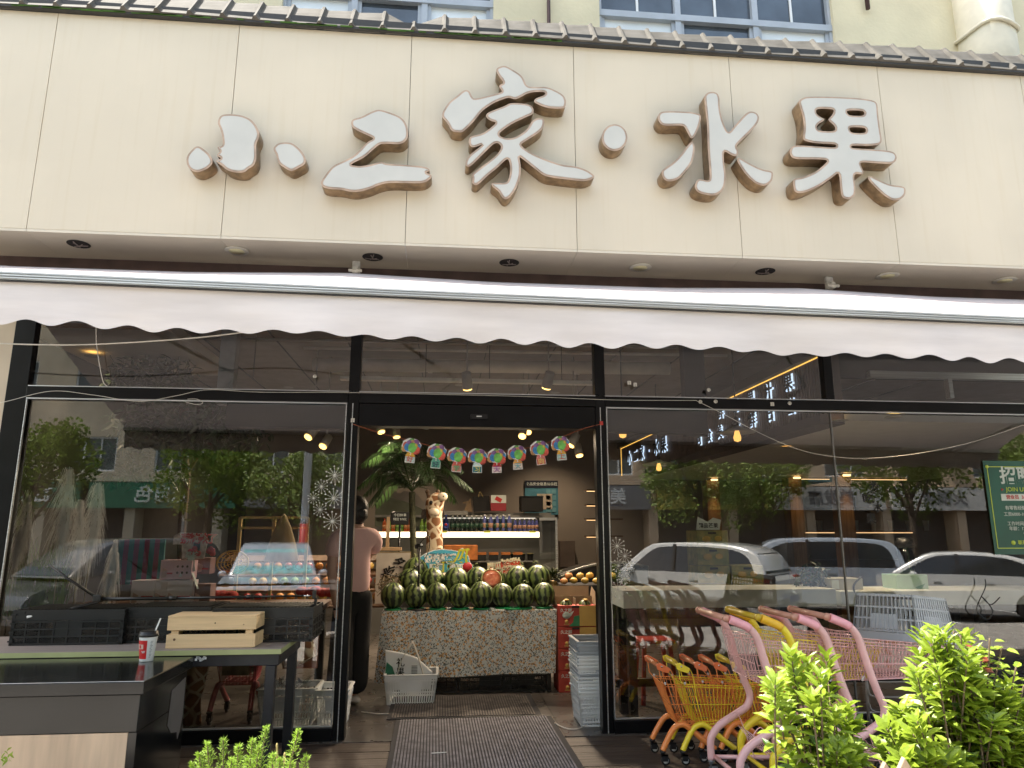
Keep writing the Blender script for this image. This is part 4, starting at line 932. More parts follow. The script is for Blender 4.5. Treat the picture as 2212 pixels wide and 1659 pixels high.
# ================================================================== CHILLER
M_st = mat('chiller_grey', (.20,.20,.19), .45, var=.06); M_cool = mat('chiller_light', (1,.84,.58), emit=.9, var=.01)
CH = thing('drinks_chiller', 'open drinks chiller with lit shelf along the back of the shop', 'chiller', (.3,6.4,0)); Y = 5.3
def sx_(px, yy=Y): return U(px,1150,yy).x
def sz_(py, yy=Y): return U(1000,py,yy).z
cxl, cxr = sx_(805), sx_(1165); cend = sx_(1203)
g = MB(); g.box((cxl,Y+.55,0),(cend,Y+.65,sz_(1105))); g.box((cxl,Y,0),(cend,Y+.55,.35)); g.box((sx_(915),Y+.1,sz_(1112)),(sx_(1010),Y+.5,sz_(1103))); g.box((cxl,Y+.2,sz_(1117)),(cend,Y+.55,sz_(1112)))
obj('cabinet', g, M_st, CH)
zsh = sz_(1148); g = MB(); g.box((cxl,Y+.02,zsh-.05),(cxr,Y+.5,zsh)); obj('shelf', g, mat('shelf_lit', (.62,.60,.52), .5), CH)
obj('shelf_light', MB().box((cxl,Y+.0,zsh-.085),(cxr,Y+.02,zsh-.012)), M_cool, CH)
g = MB()
for zz in (sz_(1212), sz_(1250)): g.box((cxl,Y+.05,zz-.02),(cxr,Y+.5,zz))
obj('shelf', g, M_st, CH)
g = MB(); 
for px in (958,1052,1150): q = sx_(px); g.box((q-.05,Y-.012,zsh-.02),(q+.05,Y-.006,zsh+.01))
obj('price_tag', g, M_sy, CH)
g = MB(); g.quad((cend-.02,Y-.05,.9),(cend-.02,Y+.5,.9),(cend-.02,Y+.5,sz_(1120)),(cend-.02,Y-.05,sz_(1120))); g.quad((cxr,Y-.02,.85),(cend,Y-.02,.85),(cend,Y-.02,sz_(1122)),(cxr,Y-.02,sz_(1122))); obj('glass_end', g, M_glass, CH)
g = MB(); g.box((cend-.03,Y-.06,.8),(cend,Y-.03,sz_(1118))); g.box((cxr-.0,Y-.05,sz_(1124)),(cend,Y-.02,sz_(1118))); obj('end_frame', g, M_alu, CH)
obj('added_glow_bar', MB().box((cxl,Y+.45,sz_(1119)),(cxr,Y+.49,sz_(1117))), mat('glow_bar', (1,.9,.75), emit=.22), CH)  # added glowing bar to brighten the bottles, the chiller has no tube here
def bottle_proto(lab, col, capc, h, r, clear=False, lblc=None, grp=''):
    t = thing('drink_bottle', lab, 'bottle', (0,0,0), grp)
    g = MB(); g.lathe([(r*.9,0),(r,.01),(r,h*.62),(r*.75,h*.75),(r*.38,h*.86),(r*.36,h*.93)], (0,0,0), 14); obj('bottle_body', g, M_bottleglass if clear else mat(lab[:12]+'_b', col, .2, spec=.6), t)
    g = MB(); g.lathe([(r*.42,h*.92),(r*.42,h)], (0,0,0), 12); obj('cap', g, mat(lab[:12]+'_c', capc, .4), t)
    if lblc: g = MB(); g.lathe([(r*1.02,h*.22),(r*1.02,h*.5)], (0,0,0), 14); obj('bottle_label', g, mat(lab[:12]+'_l', lblc, .5), t)
    return t
def row(proto, pxs, yy, lab, grp, z=None):
    f = True
    for px in pxs:
        p = U(px,1150,yy); loc = (p.x, yy, zsh if z is None else z)
        if f: proto.location = loc; f = False
        else: dup(proto, loc, 0, lab, grp)
gp = 'clear water bottles on the lit chiller shelf'; lb = 'clear water bottle with a dark green label on the lit chiller shelf'
b1 = bottle_proto(lb, (.5,.6,.6), (.6,.62,.62), .235, .034, True, (.015,.06,.035), gp); row(b1, [977+i*10.4 for i in range(12)], Y+.12, lb, gp)
gp = 'tall blue and white drink bottles on the chiller shelf'; lb = 'tall blue bottle with white cap and oval orange mark on the chiller shelf'
b2 = bottle_proto(lb, (.10,.12,.33), (.65,.65,.68), .25, .036, False, (.35,.20,.14), gp); row(b2, [1047,1060,1074,1087,1100], Y+.12, lb, gp)
gp = 'shorter blue drink bottles at the right end of the chiller shelf'; lb = 'shorter violet blue bottle with white cap at the right end of the chiller shelf'
b3 = bottle_proto(lb, (.07,.08,.25), (.6,.6,.62), .19, .03, False, (.33,.18,.13), gp); row(b3, [1113,1123,1133,1143,1151,1159], Y+.1, lb, gp)
gp = 'green drink bottles on the left part of the chiller shelf'; lb = 'light green drink bottle on the left part of the chiller shelf'
b4 = bottle_proto(lb, (.18,.32,.06), (.35,.5,.12), .18, .03, False, (.12,.25,.05), gp); row(b4, [840,858,867,911,921], Y+.12, lb, gp)
gp = 'orange red drink bottles on the left part of the chiller shelf'; lb = 'orange red drink bottle on the left part of the chiller shelf'
b5 = bottle_proto(lb, (.40,.09,.03), (.5,.08,.05), .185, .031, False, (.45,.2,.08), gp); row(b5, [830,849,876,884,893], Y+.12, lb, gp)
b6 = bottle_proto('dark navy cola bottle with a round emblem beside the giraffe neck', (.01,.02,.08), (.02,.05,.3), .24, .037, False, (.02,.05,.35), None); row(b6, [963], Y+.05, '', '')
g = MB(); q = b6.location; g.lathe([(.0001,-.003),(.02,-.003),(.02,0)], (q.x,q.y-.037,q.z+.1), 14, 'Y'); obj('emblem', g, M_red, b6)
b7 = bottle_proto('yellow labelled tea bottle beside the navy cola bottle', (.35,.30,.03), (.4,.3,.05), .16, .034, False, (.5,.42,.03), None); row(b7, [947], Y+.05, '', '')
# trays on the lower shelf
for i in range(5):
    px = 975+i*27 if i else 952
    p = U(1040+(i-1)*26, 1200, Y+.1) if i else U(995,1195,Y+.1); z = sz_(1212)
    if i == 0:
        o = tag(obj('gift_box', MB().cbox((p.x,Y+.15,z+.12), (.5,.3,.22)), mat('box_orange', (.55,.18,.04), .5, var=.3, sc=9), None, bev=.01), 'orange gift box on the lower chiller shelf', 'box')
    else:
        o = thing('fruit_pack', f'{ordn[i-1]} small orange topped fruit pack from the left on the lower chiller shelf', 'pack', (p.x,Y+.12,z), 'orange topped fruit packs on the lower chiller shelf')
        obj('pack_tray', MB().cbox((p.x,Y+.12,z+.045), (.13,.14,.08)), M_dark, o, bev=.006); obj('pack_label', MB().cbox((p.x,Y+.11,z+.105), (.135,.13,.035)), MT['box_orange'], o)
for i in range(3):
    p = U(1110+i*18, 1205, Y+.1); o = thing('fruit_pack', f'{ordn[i]} dark fruit tub from the left at the right end of the lower chiller shelf', 'pack', (p.x,Y+.12,z), 'dark fruit tubs on the lower chiller shelf')
    obj('tub', MB().lathe([(.04,0),(.05,.09),(.052,.095)], (p.x,Y+.12,z), 16), M_dark, o); obj('lid', MB().lathe([(.053,.095),(.053,.105),(.0001,.11)], (p.x,Y+.12,z), 16), mat('tub_lid', (.2,.17,.06), .3), o)
# things on the top of the chiller
def simplebox(name, lab, cat, a, b_, m, bev=.004): return tag(obj(name, MB().box(a, b_), m, None, bev), lab, cat)
ztop = sz_(1104)
t = thing('gift_box', 'red and white gift box on top of the chiller', 'box', (0,0,0)); p = U(1076,1090,Y+.3)
obj('box_body', MB().cbox((p.x,Y+.3,ztop+.13), (.24,.14,.24)), mat('gift_red', (.30,.03,.04), .5), t, bev=.006); obj('white_print', MB().cbox((p.x,Y+.228,ztop+.19), (.235,.004,.12)), M_wh, t)
obj('cherry_print', MB().cbox((p.x,Y+.224,ztop+.185), (.10,.003,.06), 0, .5), M_red, t)
t = thing('paper_bag', 'black paper bag on top of the chiller', 'bag', (0,0,0)); p = U(1040,1090,Y+.35); obj('bag_body', MB().cbox((p.x,Y+.35,ztop+.12), (.25,.12,.23), 0, -.08), M_blackm, t); obj('handle', MB().tube(catmull([(p.x-.05,Y+.28,ztop+.22),(p.x-.03,Y+.28,ztop+.30),(p.x+.02,Y+.28,ztop+.22)]), .005, 5), mat('gold_cord', (.4,.3,.12), .5), t)
t = thing('paper_bag', 'folded brown paper bag on top of the chiller', 'bag', (0,0,0)); p = U(1010,1095,Y+.35); obj('bag_body', MB().prism([(p.x-.06,ztop),(p.x+.07,ztop),(p.x+.04,ztop+.2),(p.x-.01,ztop+.12)], Y+.3, Y+.38), M_kraft, t); obj('bow', MB().bar((p.x-.07,Y+.3,ztop+.13),(p.x+.05,Y+.3,ztop+.16), .02), M_kraft, t)
t = thing('storage_box', 'black storage box on top of the chiller under the blue notice', 'box', (0,0,0)); p = U(1147,1100,Y+.3); obj('box_body', MB().cbox((p.x,Y+.3,ztop+.11), (.34,.3,.22)), M_blackm, t, bev=.01); obj('lid', MB().cbox((p.x,Y+.3,ztop+.225), (.35,.31,.02)), M_dark, t)
# blue notice board on the back wall
t = thing('notice_board', 'blue notice board with a dark header on the back wall', 'notice board', (0,0,0)); a = U(1134,1038,7.55); b_ = U(1206,1112,7.55)
obj('board', MB().box((a.x,7.55,b_.z),(b_.x,7.58,a.z)), mat('board_blue', (.06,.20,.27), .5, var=.15), t); obj('header', MB().box((a.x,7.54,a.z-.13),(b_.x,7.55,a.z)), mat('board_navy', (.01,.015,.03), .5), t)
obj('certificate', MB().box((a.x+.22,7.54,a.z-.52),(a.x+.5,7.55,a.z-.24)), mat('paper_cream', (.40,.34,.27), .6), t)
text('header_text', '食品安全信息公示栏', .065, M_wh, ((a.x+b_.x)/2,7.535,a.z-.065), t, ext=.001, bold=.01)
g = MB()
for i in range(8): g.box((b_.x-.22+(i % 2)*.1,7.54,b_.z+.05+(i//2)*.11),(b_.x-.14+(i % 2)*.1,7.55,b_.z+.13+(i//2)*.11))
obj('leaflet', g, mat('leaflet_blue', (.12,.28,.33), .5), t)
tag(obj('wall_box', MB().box((U(1208,1178,7.5).x,7.4,U(1,1230,7.5).z),(U(1240,1178,7.5).x,7.59,U(1,1170,7.5).z)), mat('wall_box_brown', (.13,.10,.085), .6)), 'dull brown electrical box low on the back wall', 'electrical box')
# cloud shaped wall panel
t = thing('cloud_panel', 'grey green hill and cloud cut-outs behind the person', 'wall panel', (0,0,0)); Y = 5.6
g = MB(); pts = [U(812+i*6, 1068-9*abs(math.sin(i*.75))-(0 if i < 14 else -(i-13)*4.2) , Y) for i in range(24)]; poly = [(p.x,p.z) for p in pts]+[(pts[-1].x,1.5),(pts[0].x,1.5)]
g.prism(poly, Y, Y+.03); obj('cloud', g, mat('cloud_grey', (.24,.22,.20), .8), t)
g = MB(); pts = [U(812+i*8, 1073+ (i*i)*.17, Y-.05) for i in range(16)]; g.prism([(p.x,p.z) for p in pts]+[(pts[-1].x,1.5),(pts[0].x,1.5)], Y-.06, Y-.03); obj('hill', g, mat('hill_green', (.10,.115,.085), .8), t)
# wall niche shelves at right
t = thing('wall_shelf', 'narrow wall shelves with warm lights on the right edge of the doorway view', 'shelf', (0,0,0)); Y = 6.5
g = MB(); gl = MB(); 
for py in (1060,1092,1123,1160): q = U(1283,py,Y); g.box((q.x-.12,Y,q.z),(q.x+.5,Y+.25,q.z+.025)); gl.box((q.x-.1,Y+.1,q.z-.006),(q.x+.1,Y+.13,q.z-.001))
obj('shelf_board', g, mat('shelf_brown', (.14,.09,.06), .6), t); obj('shelf_lamp', gl, mat('warm_strip', (1,.6,.25), emit=.9), t)
# freezer chest
t = thing('chest_freezer', 'dark curved top chest freezer behind the fruit tray', 'freezer', (0,0,0)); a = U(1210,1225,4.2)
g = MB(); x0_ = a.x; z = a.z; g.prism([(x0_,0),(x0_,z-.15)]+[(x0_+1.2*i/8, z-.12+.16*math.sin(math.pi*i/8*.8)) for i in range(9)]+[(x0_+1.2,0)], 4.2, 5.0); obj('freezer_body', g, mat('freezer_dark', (.035,.035,.037), .25), t)
obj('freezer_trim', MB().tube([(x0_+1.2*i/8, 4.19, z-.10+.16*math.sin(math.pi*i/8*.8)) for i in range(9)], .015), M_alu, t)

# ================================================================== PALM AND GIRAFFE
def palm():
    t = thing('potted_palm', 'artificial palm with arching fronds standing behind the melons', 'palm', (0,0,0)); Y = 2.75
    c = U(890,1062,Y); b0 = U(893,1280,Y)
    obj('trunk', MB().tube(catmull([(b0.x,Y,.1),(b0.x,Y,.9),(c.x+.01,Y,c.z-.25),(c.x,Y,c.z)]), [.045]*8+[.036]*17, 10), mat('palm_trunk', (.05,.055,.025), .7, var=.4, sc=8, stretch=(1,1,12), bump=.6), t)
    obj('pot', MB().lathe([(.14,0),(.17,.3),(.16,.3),(.15,.25)], (b0.x,Y,0), 18), M_dark, t)
    M_fr = mat('palm_frond', (.035,.07,.022), .5, var=.4, sc=4, trans=.2)
    ends = [(-.62,.35,.42),(-.60,.1,.15),(-.48,-.3,.05),(-.38,.3,.60),(-.1,.4,.62),(.22,.3,.58),(.55,.0,.34),(.66,-.1,.12),(.42,.35,.33),(-.25,-.45,.35),(.2,-.5,.2),(.5,.4,-.0),(-.45,.45,-.05),(-.50,-.1,-.10)]
    for k, e in enumerate(ends):
        g = MB(); c0 = Vector((c.x, Y, c.z)); e = Vector(e)*1.0; mid = c0+e*.55+Vector((0,0,.18+.1*e.z)); tip = c0+e+Vector((0,0,-.08))
        P = catmull([c0, c0+e*.25+Vector((0,0,.13)), mid, tip], 12); g.tube(P, .005, 5)
        n = len(P)
        for i in range(4, n):
            s_ = (i/n); d = (P[min(i+1,n-1)]-P[i-1]).normalized(); side = d.cross(Vector((0,0,1)))
            if side.length < .1: side = Vector((1,0,0))
            side.normalize(); L_ = .24*math.sin(math.pi*(.12+.85*s_))+.03
            for sg in (-1, 1):
                for j in range(1 if i % 2 else 2):
                    p = P[i]+ (P[min(i+1,n-1)]-P[i])*(j*.5); dd = (side*sg*.8+d*.75+Vector((0,0,-.28+random.uniform(-.15,.1)))).normalized(); g.leaf(p, dd, Vector((0,0,1)), L_*random.uniform(.85,1.1), .013, .25, .25)
        obj('frond', g, M_fr, t)
palm()
def giraffe():
    t = thing('toy_giraffe', 'tall plush giraffe with its head raised behind the melons', 'toy giraffe', (0,0,0)); Y = 2.45
    m = mat('giraffe_fur', (.52,.46,.36), .9); N = m.node_tree.nodes; L = m.node_tree.links; b = N['Principled BSDF']
    tc = N.new('ShaderNodeTexCoord'); v = N.new('ShaderNodeTexVoronoi'); v.feature = 'DISTANCE_TO_EDGE'; v.inputs['Scale'].default_value = 11; L.new(tc.outputs['Object'], v.inputs[0])
    cr = N.new('ShaderNodeValToRGB'); cr.color_ramp.elements[0].position = .07; cr.color_ramp.elements[0].color = (.50,.42,.30,1); cr.color_ramp.elements[1].position = .13; cr.color_ramp.elements[1].color = (.17,.075,.03,1)
    L.new(v.outputs['Distance'], cr.inputs[0]); L.new(cr.outputs[0], b.inputs['Base Color'])
    def P(px, py, dy=0): q = U(px, py, Y+dy); return q
    n0 = P(938,1230); n1 = P(939,1150); n2 = P(938,1110); hd = P(938,1093)
    # one continuous body: trunk hidden behind the stand, neck and head
    me = bpy.data.meshes.new('body'); 
    V = [(n0.x+.1,Y+.45,.75),(n0.x+.05,Y+.2,.85),(n0.x,Y,n0.z),(n1.x,Y,n1.z),(n2.x,Y,n2.z),(hd.x,Y-.01,hd.z+.03),(P(943,1078).x,Y-.03,P(943,1080).z),(P(955,1070).x,Y-.08,P(955,1074).z),(n0.x+.2,Y+.9,.72),(n0.x-.1,Y+.2,.4),(n0.x-.1,Y+.2,.03),(n0.x+.2,Y+.2,.4),(n0.x+.2,Y+.2,.03),(n0.x+.05,Y+.95,.4),(n0.x+.05,Y+.95,.03),(n0.x+.35,Y+.95,.4),(n0.x+.35,Y+.95,.03)]
    Ed = [(0,1),(1,2),(2,3),(3,4),(4,5),(5,6),(6,7),(0,8),(1,9),(9,10),(1,11),(11,12),(8,13),(13,14),(8,15),(15,16)]
    Rr = [.2,.16,.10,.095,.092,.12,.10,.068,.18,.06,.05,.06,.05,.06,.05,.06,.05]
    o = skinmesh('giraffe_body', V, Ed, Rr, 0, m, t)
    g = MB()
    for px, py, e in ((923,1066,(-.03,0,.02)),(946,1066,(.01,.02,.03))):
        a = P(px+4, py+12); b_ = P(px, py-4); g.tube([a, (a+b_)/2, b_], [.02,.017,.016], 8); g.ball(b_, .024, 8)
    obj('horn', g, mat('horn_brown', (.07,.04,.02), .8), t)
    g = MB(); q = P(931,1085,-.13); g.ball(q, .02, 10); q = P(958,1072,-.155); g.ball(q, .008, 8); obj('eye', g, M_blackm, t)
    for px, s_ in ((917,-1),(953,1)):
        g = MB(); a = P(px,1107,-.02); b_ = a; g.leaf(P(px-s_*8,1098), (s_*.6,-.1,-1), (0,-1,0), .13, .09, .2, .1); obj('ear', g, mat('ear_dark', (.03,.022,.018), .9), t)
    obj('muzzle', MB().ball(P(956,1073,-.10), .055, 12, .85).ball(P(937,1106,-.075), .062, 12, .8), mat('muzzle_cream', (.5,.43,.33), .9), t)
def skinmesh(name, V, Ed, Rr, root, m, parent, sub=2, bake=True):
    me = bpy.data.meshes.new(name); me.from_pydata([tuple(v) for v in V], Ed, []); me.update()
    o = bpy.data.objects.new(name, me); COL.objects.link(o)
    sk = o.modifiers.new('skin', 'SKIN'); lay = me.skin_vertices[0].data
    for i, r in enumerate(Rr):
        lay[i].radius = r if isinstance(r, tuple) else (r, r); lay[i].use_root = (i == root)
    ss = o.modifiers.new('sub', 'SUBSURF'); ss.levels = sub; ss.render_levels = sub
    me2 = bpy.data.meshes.new_from_object(o.evaluated_get(bpy.context.evaluated_depsgraph_get())); bpy.data.objects.remove(o)
    mb = MB(); mb.v = [tuple(v.co) for v in me2.vertices]
    for p in me2.polygons: mb.face(tuple(p.vertices), True)
    return obj(name, mb, m, parent)
giraffe()

# ================================================================== PERSON
def person():
    t = thing('person', 'person seen from behind in dusty pink t-shirt and black trousers just inside the doorway', 'person', (-.66,.93,0))
    X, Y = -.66, .93
    def v(x, y, z): return (X+x*.86, Y+y, z)
    V = [v(0,0,.95), v(0,.01,1.10), v(0,.0,1.28), v(.01,.0,1.40), v(0,.0,1.455), v(-.005,.02,1.52), v(-.005,.03,1.60), v(-.005,.025,1.66),
         v(-.15,.0,1.39), v(-.235,.0,1.36), v(-.26,-.01,1.10), v(-.235,-.06,.88), v(-.225,-.07,.80),
         v(.16,.0,1.39), v(.215,.02,1.34), v(.17,.16,1.14), v(.08,.32,1.10), v(.05,.36,1.11),
         v(-.10,0,.86), v(-.10,0,.48), v(-.10,0,.09), v(-.10,.14,.04), v(.09,.02,.86), v(.08,.06,.48), v(.08,.08,.09), v(.08,.22,.04)]
    Ed = [(0,1),(1,2),(2,3),(3,4),(4,5),(5,6),(6,7),(3,8),(8,9),(9,10),(10,11),(11,12),(3,13),(13,14),(14,15),(15,16),(16,17),(0,18),(18,19),(19,20),(20,21),(0,22),(22,23),(23,24),(24,25)]
    Rr = [(.125,.10),(.11,.095),(.125,.10),(.11,.085),(.055,.055),(.062,.07),(.082,.095),(.06,.075),(.07,.07),(.055,.055),(.045,.045),(.032,.03),(.036,.02),
          (.07,.07),(.055,.055),(.043,.043),(.032,.03),(.036,.02),(.085,.085),(.06,.06),(.042,.042),(.035,.03),(.085,.085),(.06,.06),(.042,.042),(.035,.03)]
    body = skinmesh('body', V, Ed, Rr, 0, M_skin, t)
    # fingers, left hand hanging
    g = MB()
    def finger(base, d1, L_, r=.0085):
        b = Vector(base); d = Vector(d1).normalized(); p1 = b+d*L_*.45; d2 = (d+Vector((.18,.12,-.1))).normalized(); p2 = p1+d2*L_*.32; d3 = (d2+Vector((.2,.15,0))).normalized(); g.tube([b, p1, p2, p2+d3*L_*.25], [r, r, r*.92, r*.7], 7)
    hx, hy, hz = X-.18, Y-.07, .775
    for i, (dx, L_) in enumerate(((-.026,.062),(-.009,.078),(.009,.082),(.026,.074))): finger((hx+dx, hy-.002, hz+.012), (dx*4+.18,-.05,-1), L_)
    finger((hx+.03,hy-.01,hz+.05), (.75,-.15,-.7), .055, .0095)
    for i, (dx, L_) in enumerate(((-.02,.06),(-.007,.075),(.007,.08),(.02,.07))): finger((X+.06+dx, Y+.38, 1.09), (-.3,1,-.2), L_)
    obj('fingers', g, M_skin, body)
    # face (turned away): ears, nose, eyes and mouth
    f = MB(); f.ball((X-.09,Y+.03,1.595), .026, 8, 1.3, .4); f.ball((X+.08,Y+.03,1.595), .026, 8, 1.3, .4); f.ball((X-.01,Y+.125,1.585), .016, 8, 1.3); obj('ears', f, M_skin, body)
    f = MB(); f.ball((X-.04,Y+.115,1.615), .012, 8); f.ball((X+.03,Y+.115,1.615), .012, 8); f.cbox((X-.005,Y+.12,1.548), (.045,.01,.008)); obj('eyes', f, M_dark, body)
    # shirt
    SV = [v(0,0,.86), v(0,.0,1.08), v(0,.0,1.26), v(.0,.0,1.385), v(0,.0,1.44), v(-.15,.0,1.385), v(-.225,.0,1.36), v(-.255,-.005,1.20), v(.155,.0,1.385), v(.22,.01,1.35), v(.215,.05,1.22)]
    SE = [(0,1),(1,2),(2,3),(3,4),(3,5),(5,6),(6,7),(3,8),(8,9),(9,10)]
    SR = [(.150,.125),(.138,.12),(.142,.12),(.13,.10),(.075,.075),(.09,.09),(.078,.078),(.072,.07),(.09,.09),(.078,.078),(.07,.068)]
    sh = skinmesh('t_shirt', SV, SE, SR, 0, mat('dusty_pink_cotton', (.66,.42,.39), .85, var=.06, sc=4, bump=.55, bsc=9), t)
    TV = [v(0,0,.99), v(0,0,.90), v(-.10,0,.82), v(-.115,-.0,.45), v(-.12,-.0,.07), v(.09,.02,.82), v(.085,.04,.45), v(.08,.06,.07)]
    TE = [(0,1),(1,2),(2,3),(3,4),(1,5),(5,6),(6,7)]
    skinmesh('trousers', TV, TE, [(.13,.11),(.14,.12),(.10,.11),(.095,.105),(.115,.12),(.10,.11),(.095,.10),(.115,.12)], 0, mat('black_cloth', (.004,.004,.0045), .9, var=.3, bump=.4, bsc=12), t)
    g = MB()
    def hair(c, r, sz): g.ball(c, r, 18, sz, 1, 1.12)
    hair((X-.008,Y+.012,1.635), .098, 1.02); hair((X-.005,Y-.012,1.575), .083, 1.05); g.ball((X-.004,Y-.005,1.525), .062, 14, .9)
    for i in range(60):
        a = random.uniform(0,6.28); x = X-.006+.07*math.cos(a); y = Y-.01+.08*math.sin(a)
        if y > Y+.05: continue
        g.tube([(x,y,1.60),(x*1+random.uniform(-.01,.01),y-.008,1.53+random.uniform(0,.03))], [.008,.003], 5)
    obj('hair', g, mat('black_hair', (.008,.007,.006), .55, bump=.7, bsc=120, stretch=(1,1,.2)), t, smooth=True)
    for sx__, yy in ((-.10,.05),(.08,.12)):
        g = MB(); g.ball((X+sx__,Y+yy,.04), .05, 12, .75, .95, 2.5); obj('shoe', g, mat('white_shoe', (.6,.56,.5), .6), t)
person(); pr_ = [o for o in S.objects if o.name == 'person'][0]; pr_.location = (-.735,.93,0); pr_.rotation_euler = (0,0,R(32))

# ================================================================== INTERIOR LIGHTS (track lamps and downlights, some added for fill light)
M_lamp = mat('lamp_glow', (1,.60,.16), emit=1.3, var=.01); M_fix = mat('lamp_body', (.40,.37,.33), .5)
def spot(px, py, Y, label, tilt=(.3,-.5,-.8), e=6, power=True):
    p = U(px, py, Y); d = Vector(tilt).normalized()
    t = thing('track_lamp', label, 'lamp', (0,0,0), 'track lamps under the shop ceiling'); g = MB(); g.tube([p-d*.16, p-d*.01], [.045,.05], 14); g.tube([p-d*.1, Vector((p.x-d.x*.1,p.y-d.y*.1,3.4))], .008, 6); obj('lamp_body', g, M_fix, t)
    g = MB(); g.tube([p-d*.006, p+d*.004], [.042,.042], 14); obj('lamp_glass', g, M_lamp, t)
    if power:
        L_ = bpy.data.lights.new('lamp_light', 'SPOT'); L_.energy = e; L_.spot_size = R(100); L_.spot_blend = .6; L_.shadow_soft_size = .05; L_.color = (1,.78,.55)
        o = bpy.data.objects.new('lamp_light', L_); COL.objects.link(o); o.location = p+d*.03; o.rotation_euler = (-d).to_track_quat('Z','Y').to_euler()
E0 = 50
spot(824,934,3.2,'white track lamp at the top left of the doorway beside the palm',(.3,-.3,-.9),E0)
spot(857,945,3.6,'white track lamp second from the left above the palm',(.1,-.2,-1),E0)
spot(1140,934,3.0,'lit track lamp upper one of the pair right of the doorway centre',(-.2,-.55,-.8),E0)
spot(1128,943,2.7,'lit track lamp lower one of the pair right of the doorway centre',(-.2,-.6,-.8),E0)
spot(1232,963,2.4,'grey track lamp hanging at the right of the doorway behind the last card',(-.5,-.1,-.85),E0)
spot(665,945,2.2,'lit track lamp near the upper right corner of the left window',(-.4,-.5,-.7),18)
spot(697,965,2.6,'lit track lamp below its neighbour in the left window',(-.3,-.5,-.75),18)
spot(1180,838,1.0,'added fill lamp hanging from the cable tray above the right half of the door',(-.15,.55,-.8),20)  # added to light the melon signs from the front
spot(1010,840,1.0,'added fill lamp hanging from the cable tray above the left half of the door',(.1,.55,-.8),20)  # second added lamp, same front fill on the melon stand
spot(1252,985,3.2,'grey track lamp lowest at the right of the doorway',(.1,-.3,-.9),8,False)
def dl(p, label, grp, e=0, r=.05):
    t = thing('ceiling_lamp', label, 'lamp', (0,0,0), grp); obj('lamp_ring', MB().lathe([(r,-.004),(r*1.35,-.004),(r*1.35,0)], p, 18), M_fix, t); obj('lamp_glass', MB().lathe([(.0001,-.003),(r,-.003),(r,.001)], p, 18), M_lamp, t)
    if e:
        L_ = bpy.data.lights.new('lamp_light', 'SPOT'); L_.energy = e; L_.spot_size = R(110); L_.spot_blend = .7; L_.shadow_soft_size = .05; L_.color = (1,.76,.5); o = bpy.data.objects.new('lamp_light', L_); COL.objects.link(o); o.location = (p[0],p[1],p[2]-.02)
gl_ = 'round downlights in the low ceiling of the right half'
for i, (px, py) in enumerate(((1815,908),(1887,895),(1983,862),(1760,930),(1930,900),(1700,965))):
    p = Zp(px, py, 2.356)
    if 0 < p.y < 8: dl(p, f'lit round downlight {["above the hanging string","left of the hanging tape","nearest the transom bar","furthest left by the dark bulkhead","faint one right of its brighter neighbour","deepest one beside the dark bulkhead"][i]} in the right ceiling', gl_, 10)
dl(Zp(200,769,2.975), 'lit downlight in the pale ceiling panel behind the left window', gl_, 5)
for i, (x, y) in enumerate(((-2.2,4.6),(.2,4.2),(1.6,4.6),(-.6,6.4),(1.9,6.6))): dl((x,y,3.418), f'{ordn[i]} recessed lamp added in the dark back ceiling of the shop', 'recessed lamps added in the dark ceiling', 42)  # unseen lamps put in to light the back of the shop
# row of round bulbs along the bulkhead edge
g = MB()
for i, (px, py) in enumerate(((1755,883),(1772,872),(1798,862))):
    p = U(px, py, .9+.35*(2-i)); o = tag(obj('globe_bulb', MB().ball(p, .028, 12), mat('bulb_soft', (1,.62,.32), emit=.8)), ['leftmost of three round bulbs under the slatted sign','middle of three round bulbs under the slatted sign','rightmost of three round bulbs under the slatted sign'][i], 'bulb', 'round bulbs under the slatted sign')
def pendant(px, py, Y, label, r=.2):
    p = U(px, py, Y); t = thing('pendant_lamp', label, 'lamp', (0,0,0), 'white disc pendant lamps in the right half'); z = p.z
    obj('lamp_shade', MB().lathe([(.03,.06),(.05,.045),(r,.0),(r,-.006),(.04,.03)], (p.x,Y,z), 28), mat('shade_white', (.45,.42,.38), .5), t)
    obj('bulb', MB().lathe([(.018,.02),(.026,-.01),(.036,-.05),(.03,-.08),(.0001,-.092)], (p.x,Y,z), 16), mat('bulb_amber', (1,.50,.12), emit=.4), t)
    obj('cord', MB().tube([(p.x,Y,z+.05),(p.x,Y,3.4)], .006, 6), M_blackm, t); obj('socket', MB().lathe([(.025,.05),(.025,.13),(.012,.15)], (p.x,Y,z), 12), M_blackm, t)
pendant(1592,934,1.0,'white disc pendant lamp with amber bulb below the lit sign', .17); pendant(1345,926,1.1,'pendant lamp with amber bulb at the top left corner of the right window', .12)
pendant(1423,1003,3.8,'shallow pendant lamp seen edge on further back in the right half', .22)

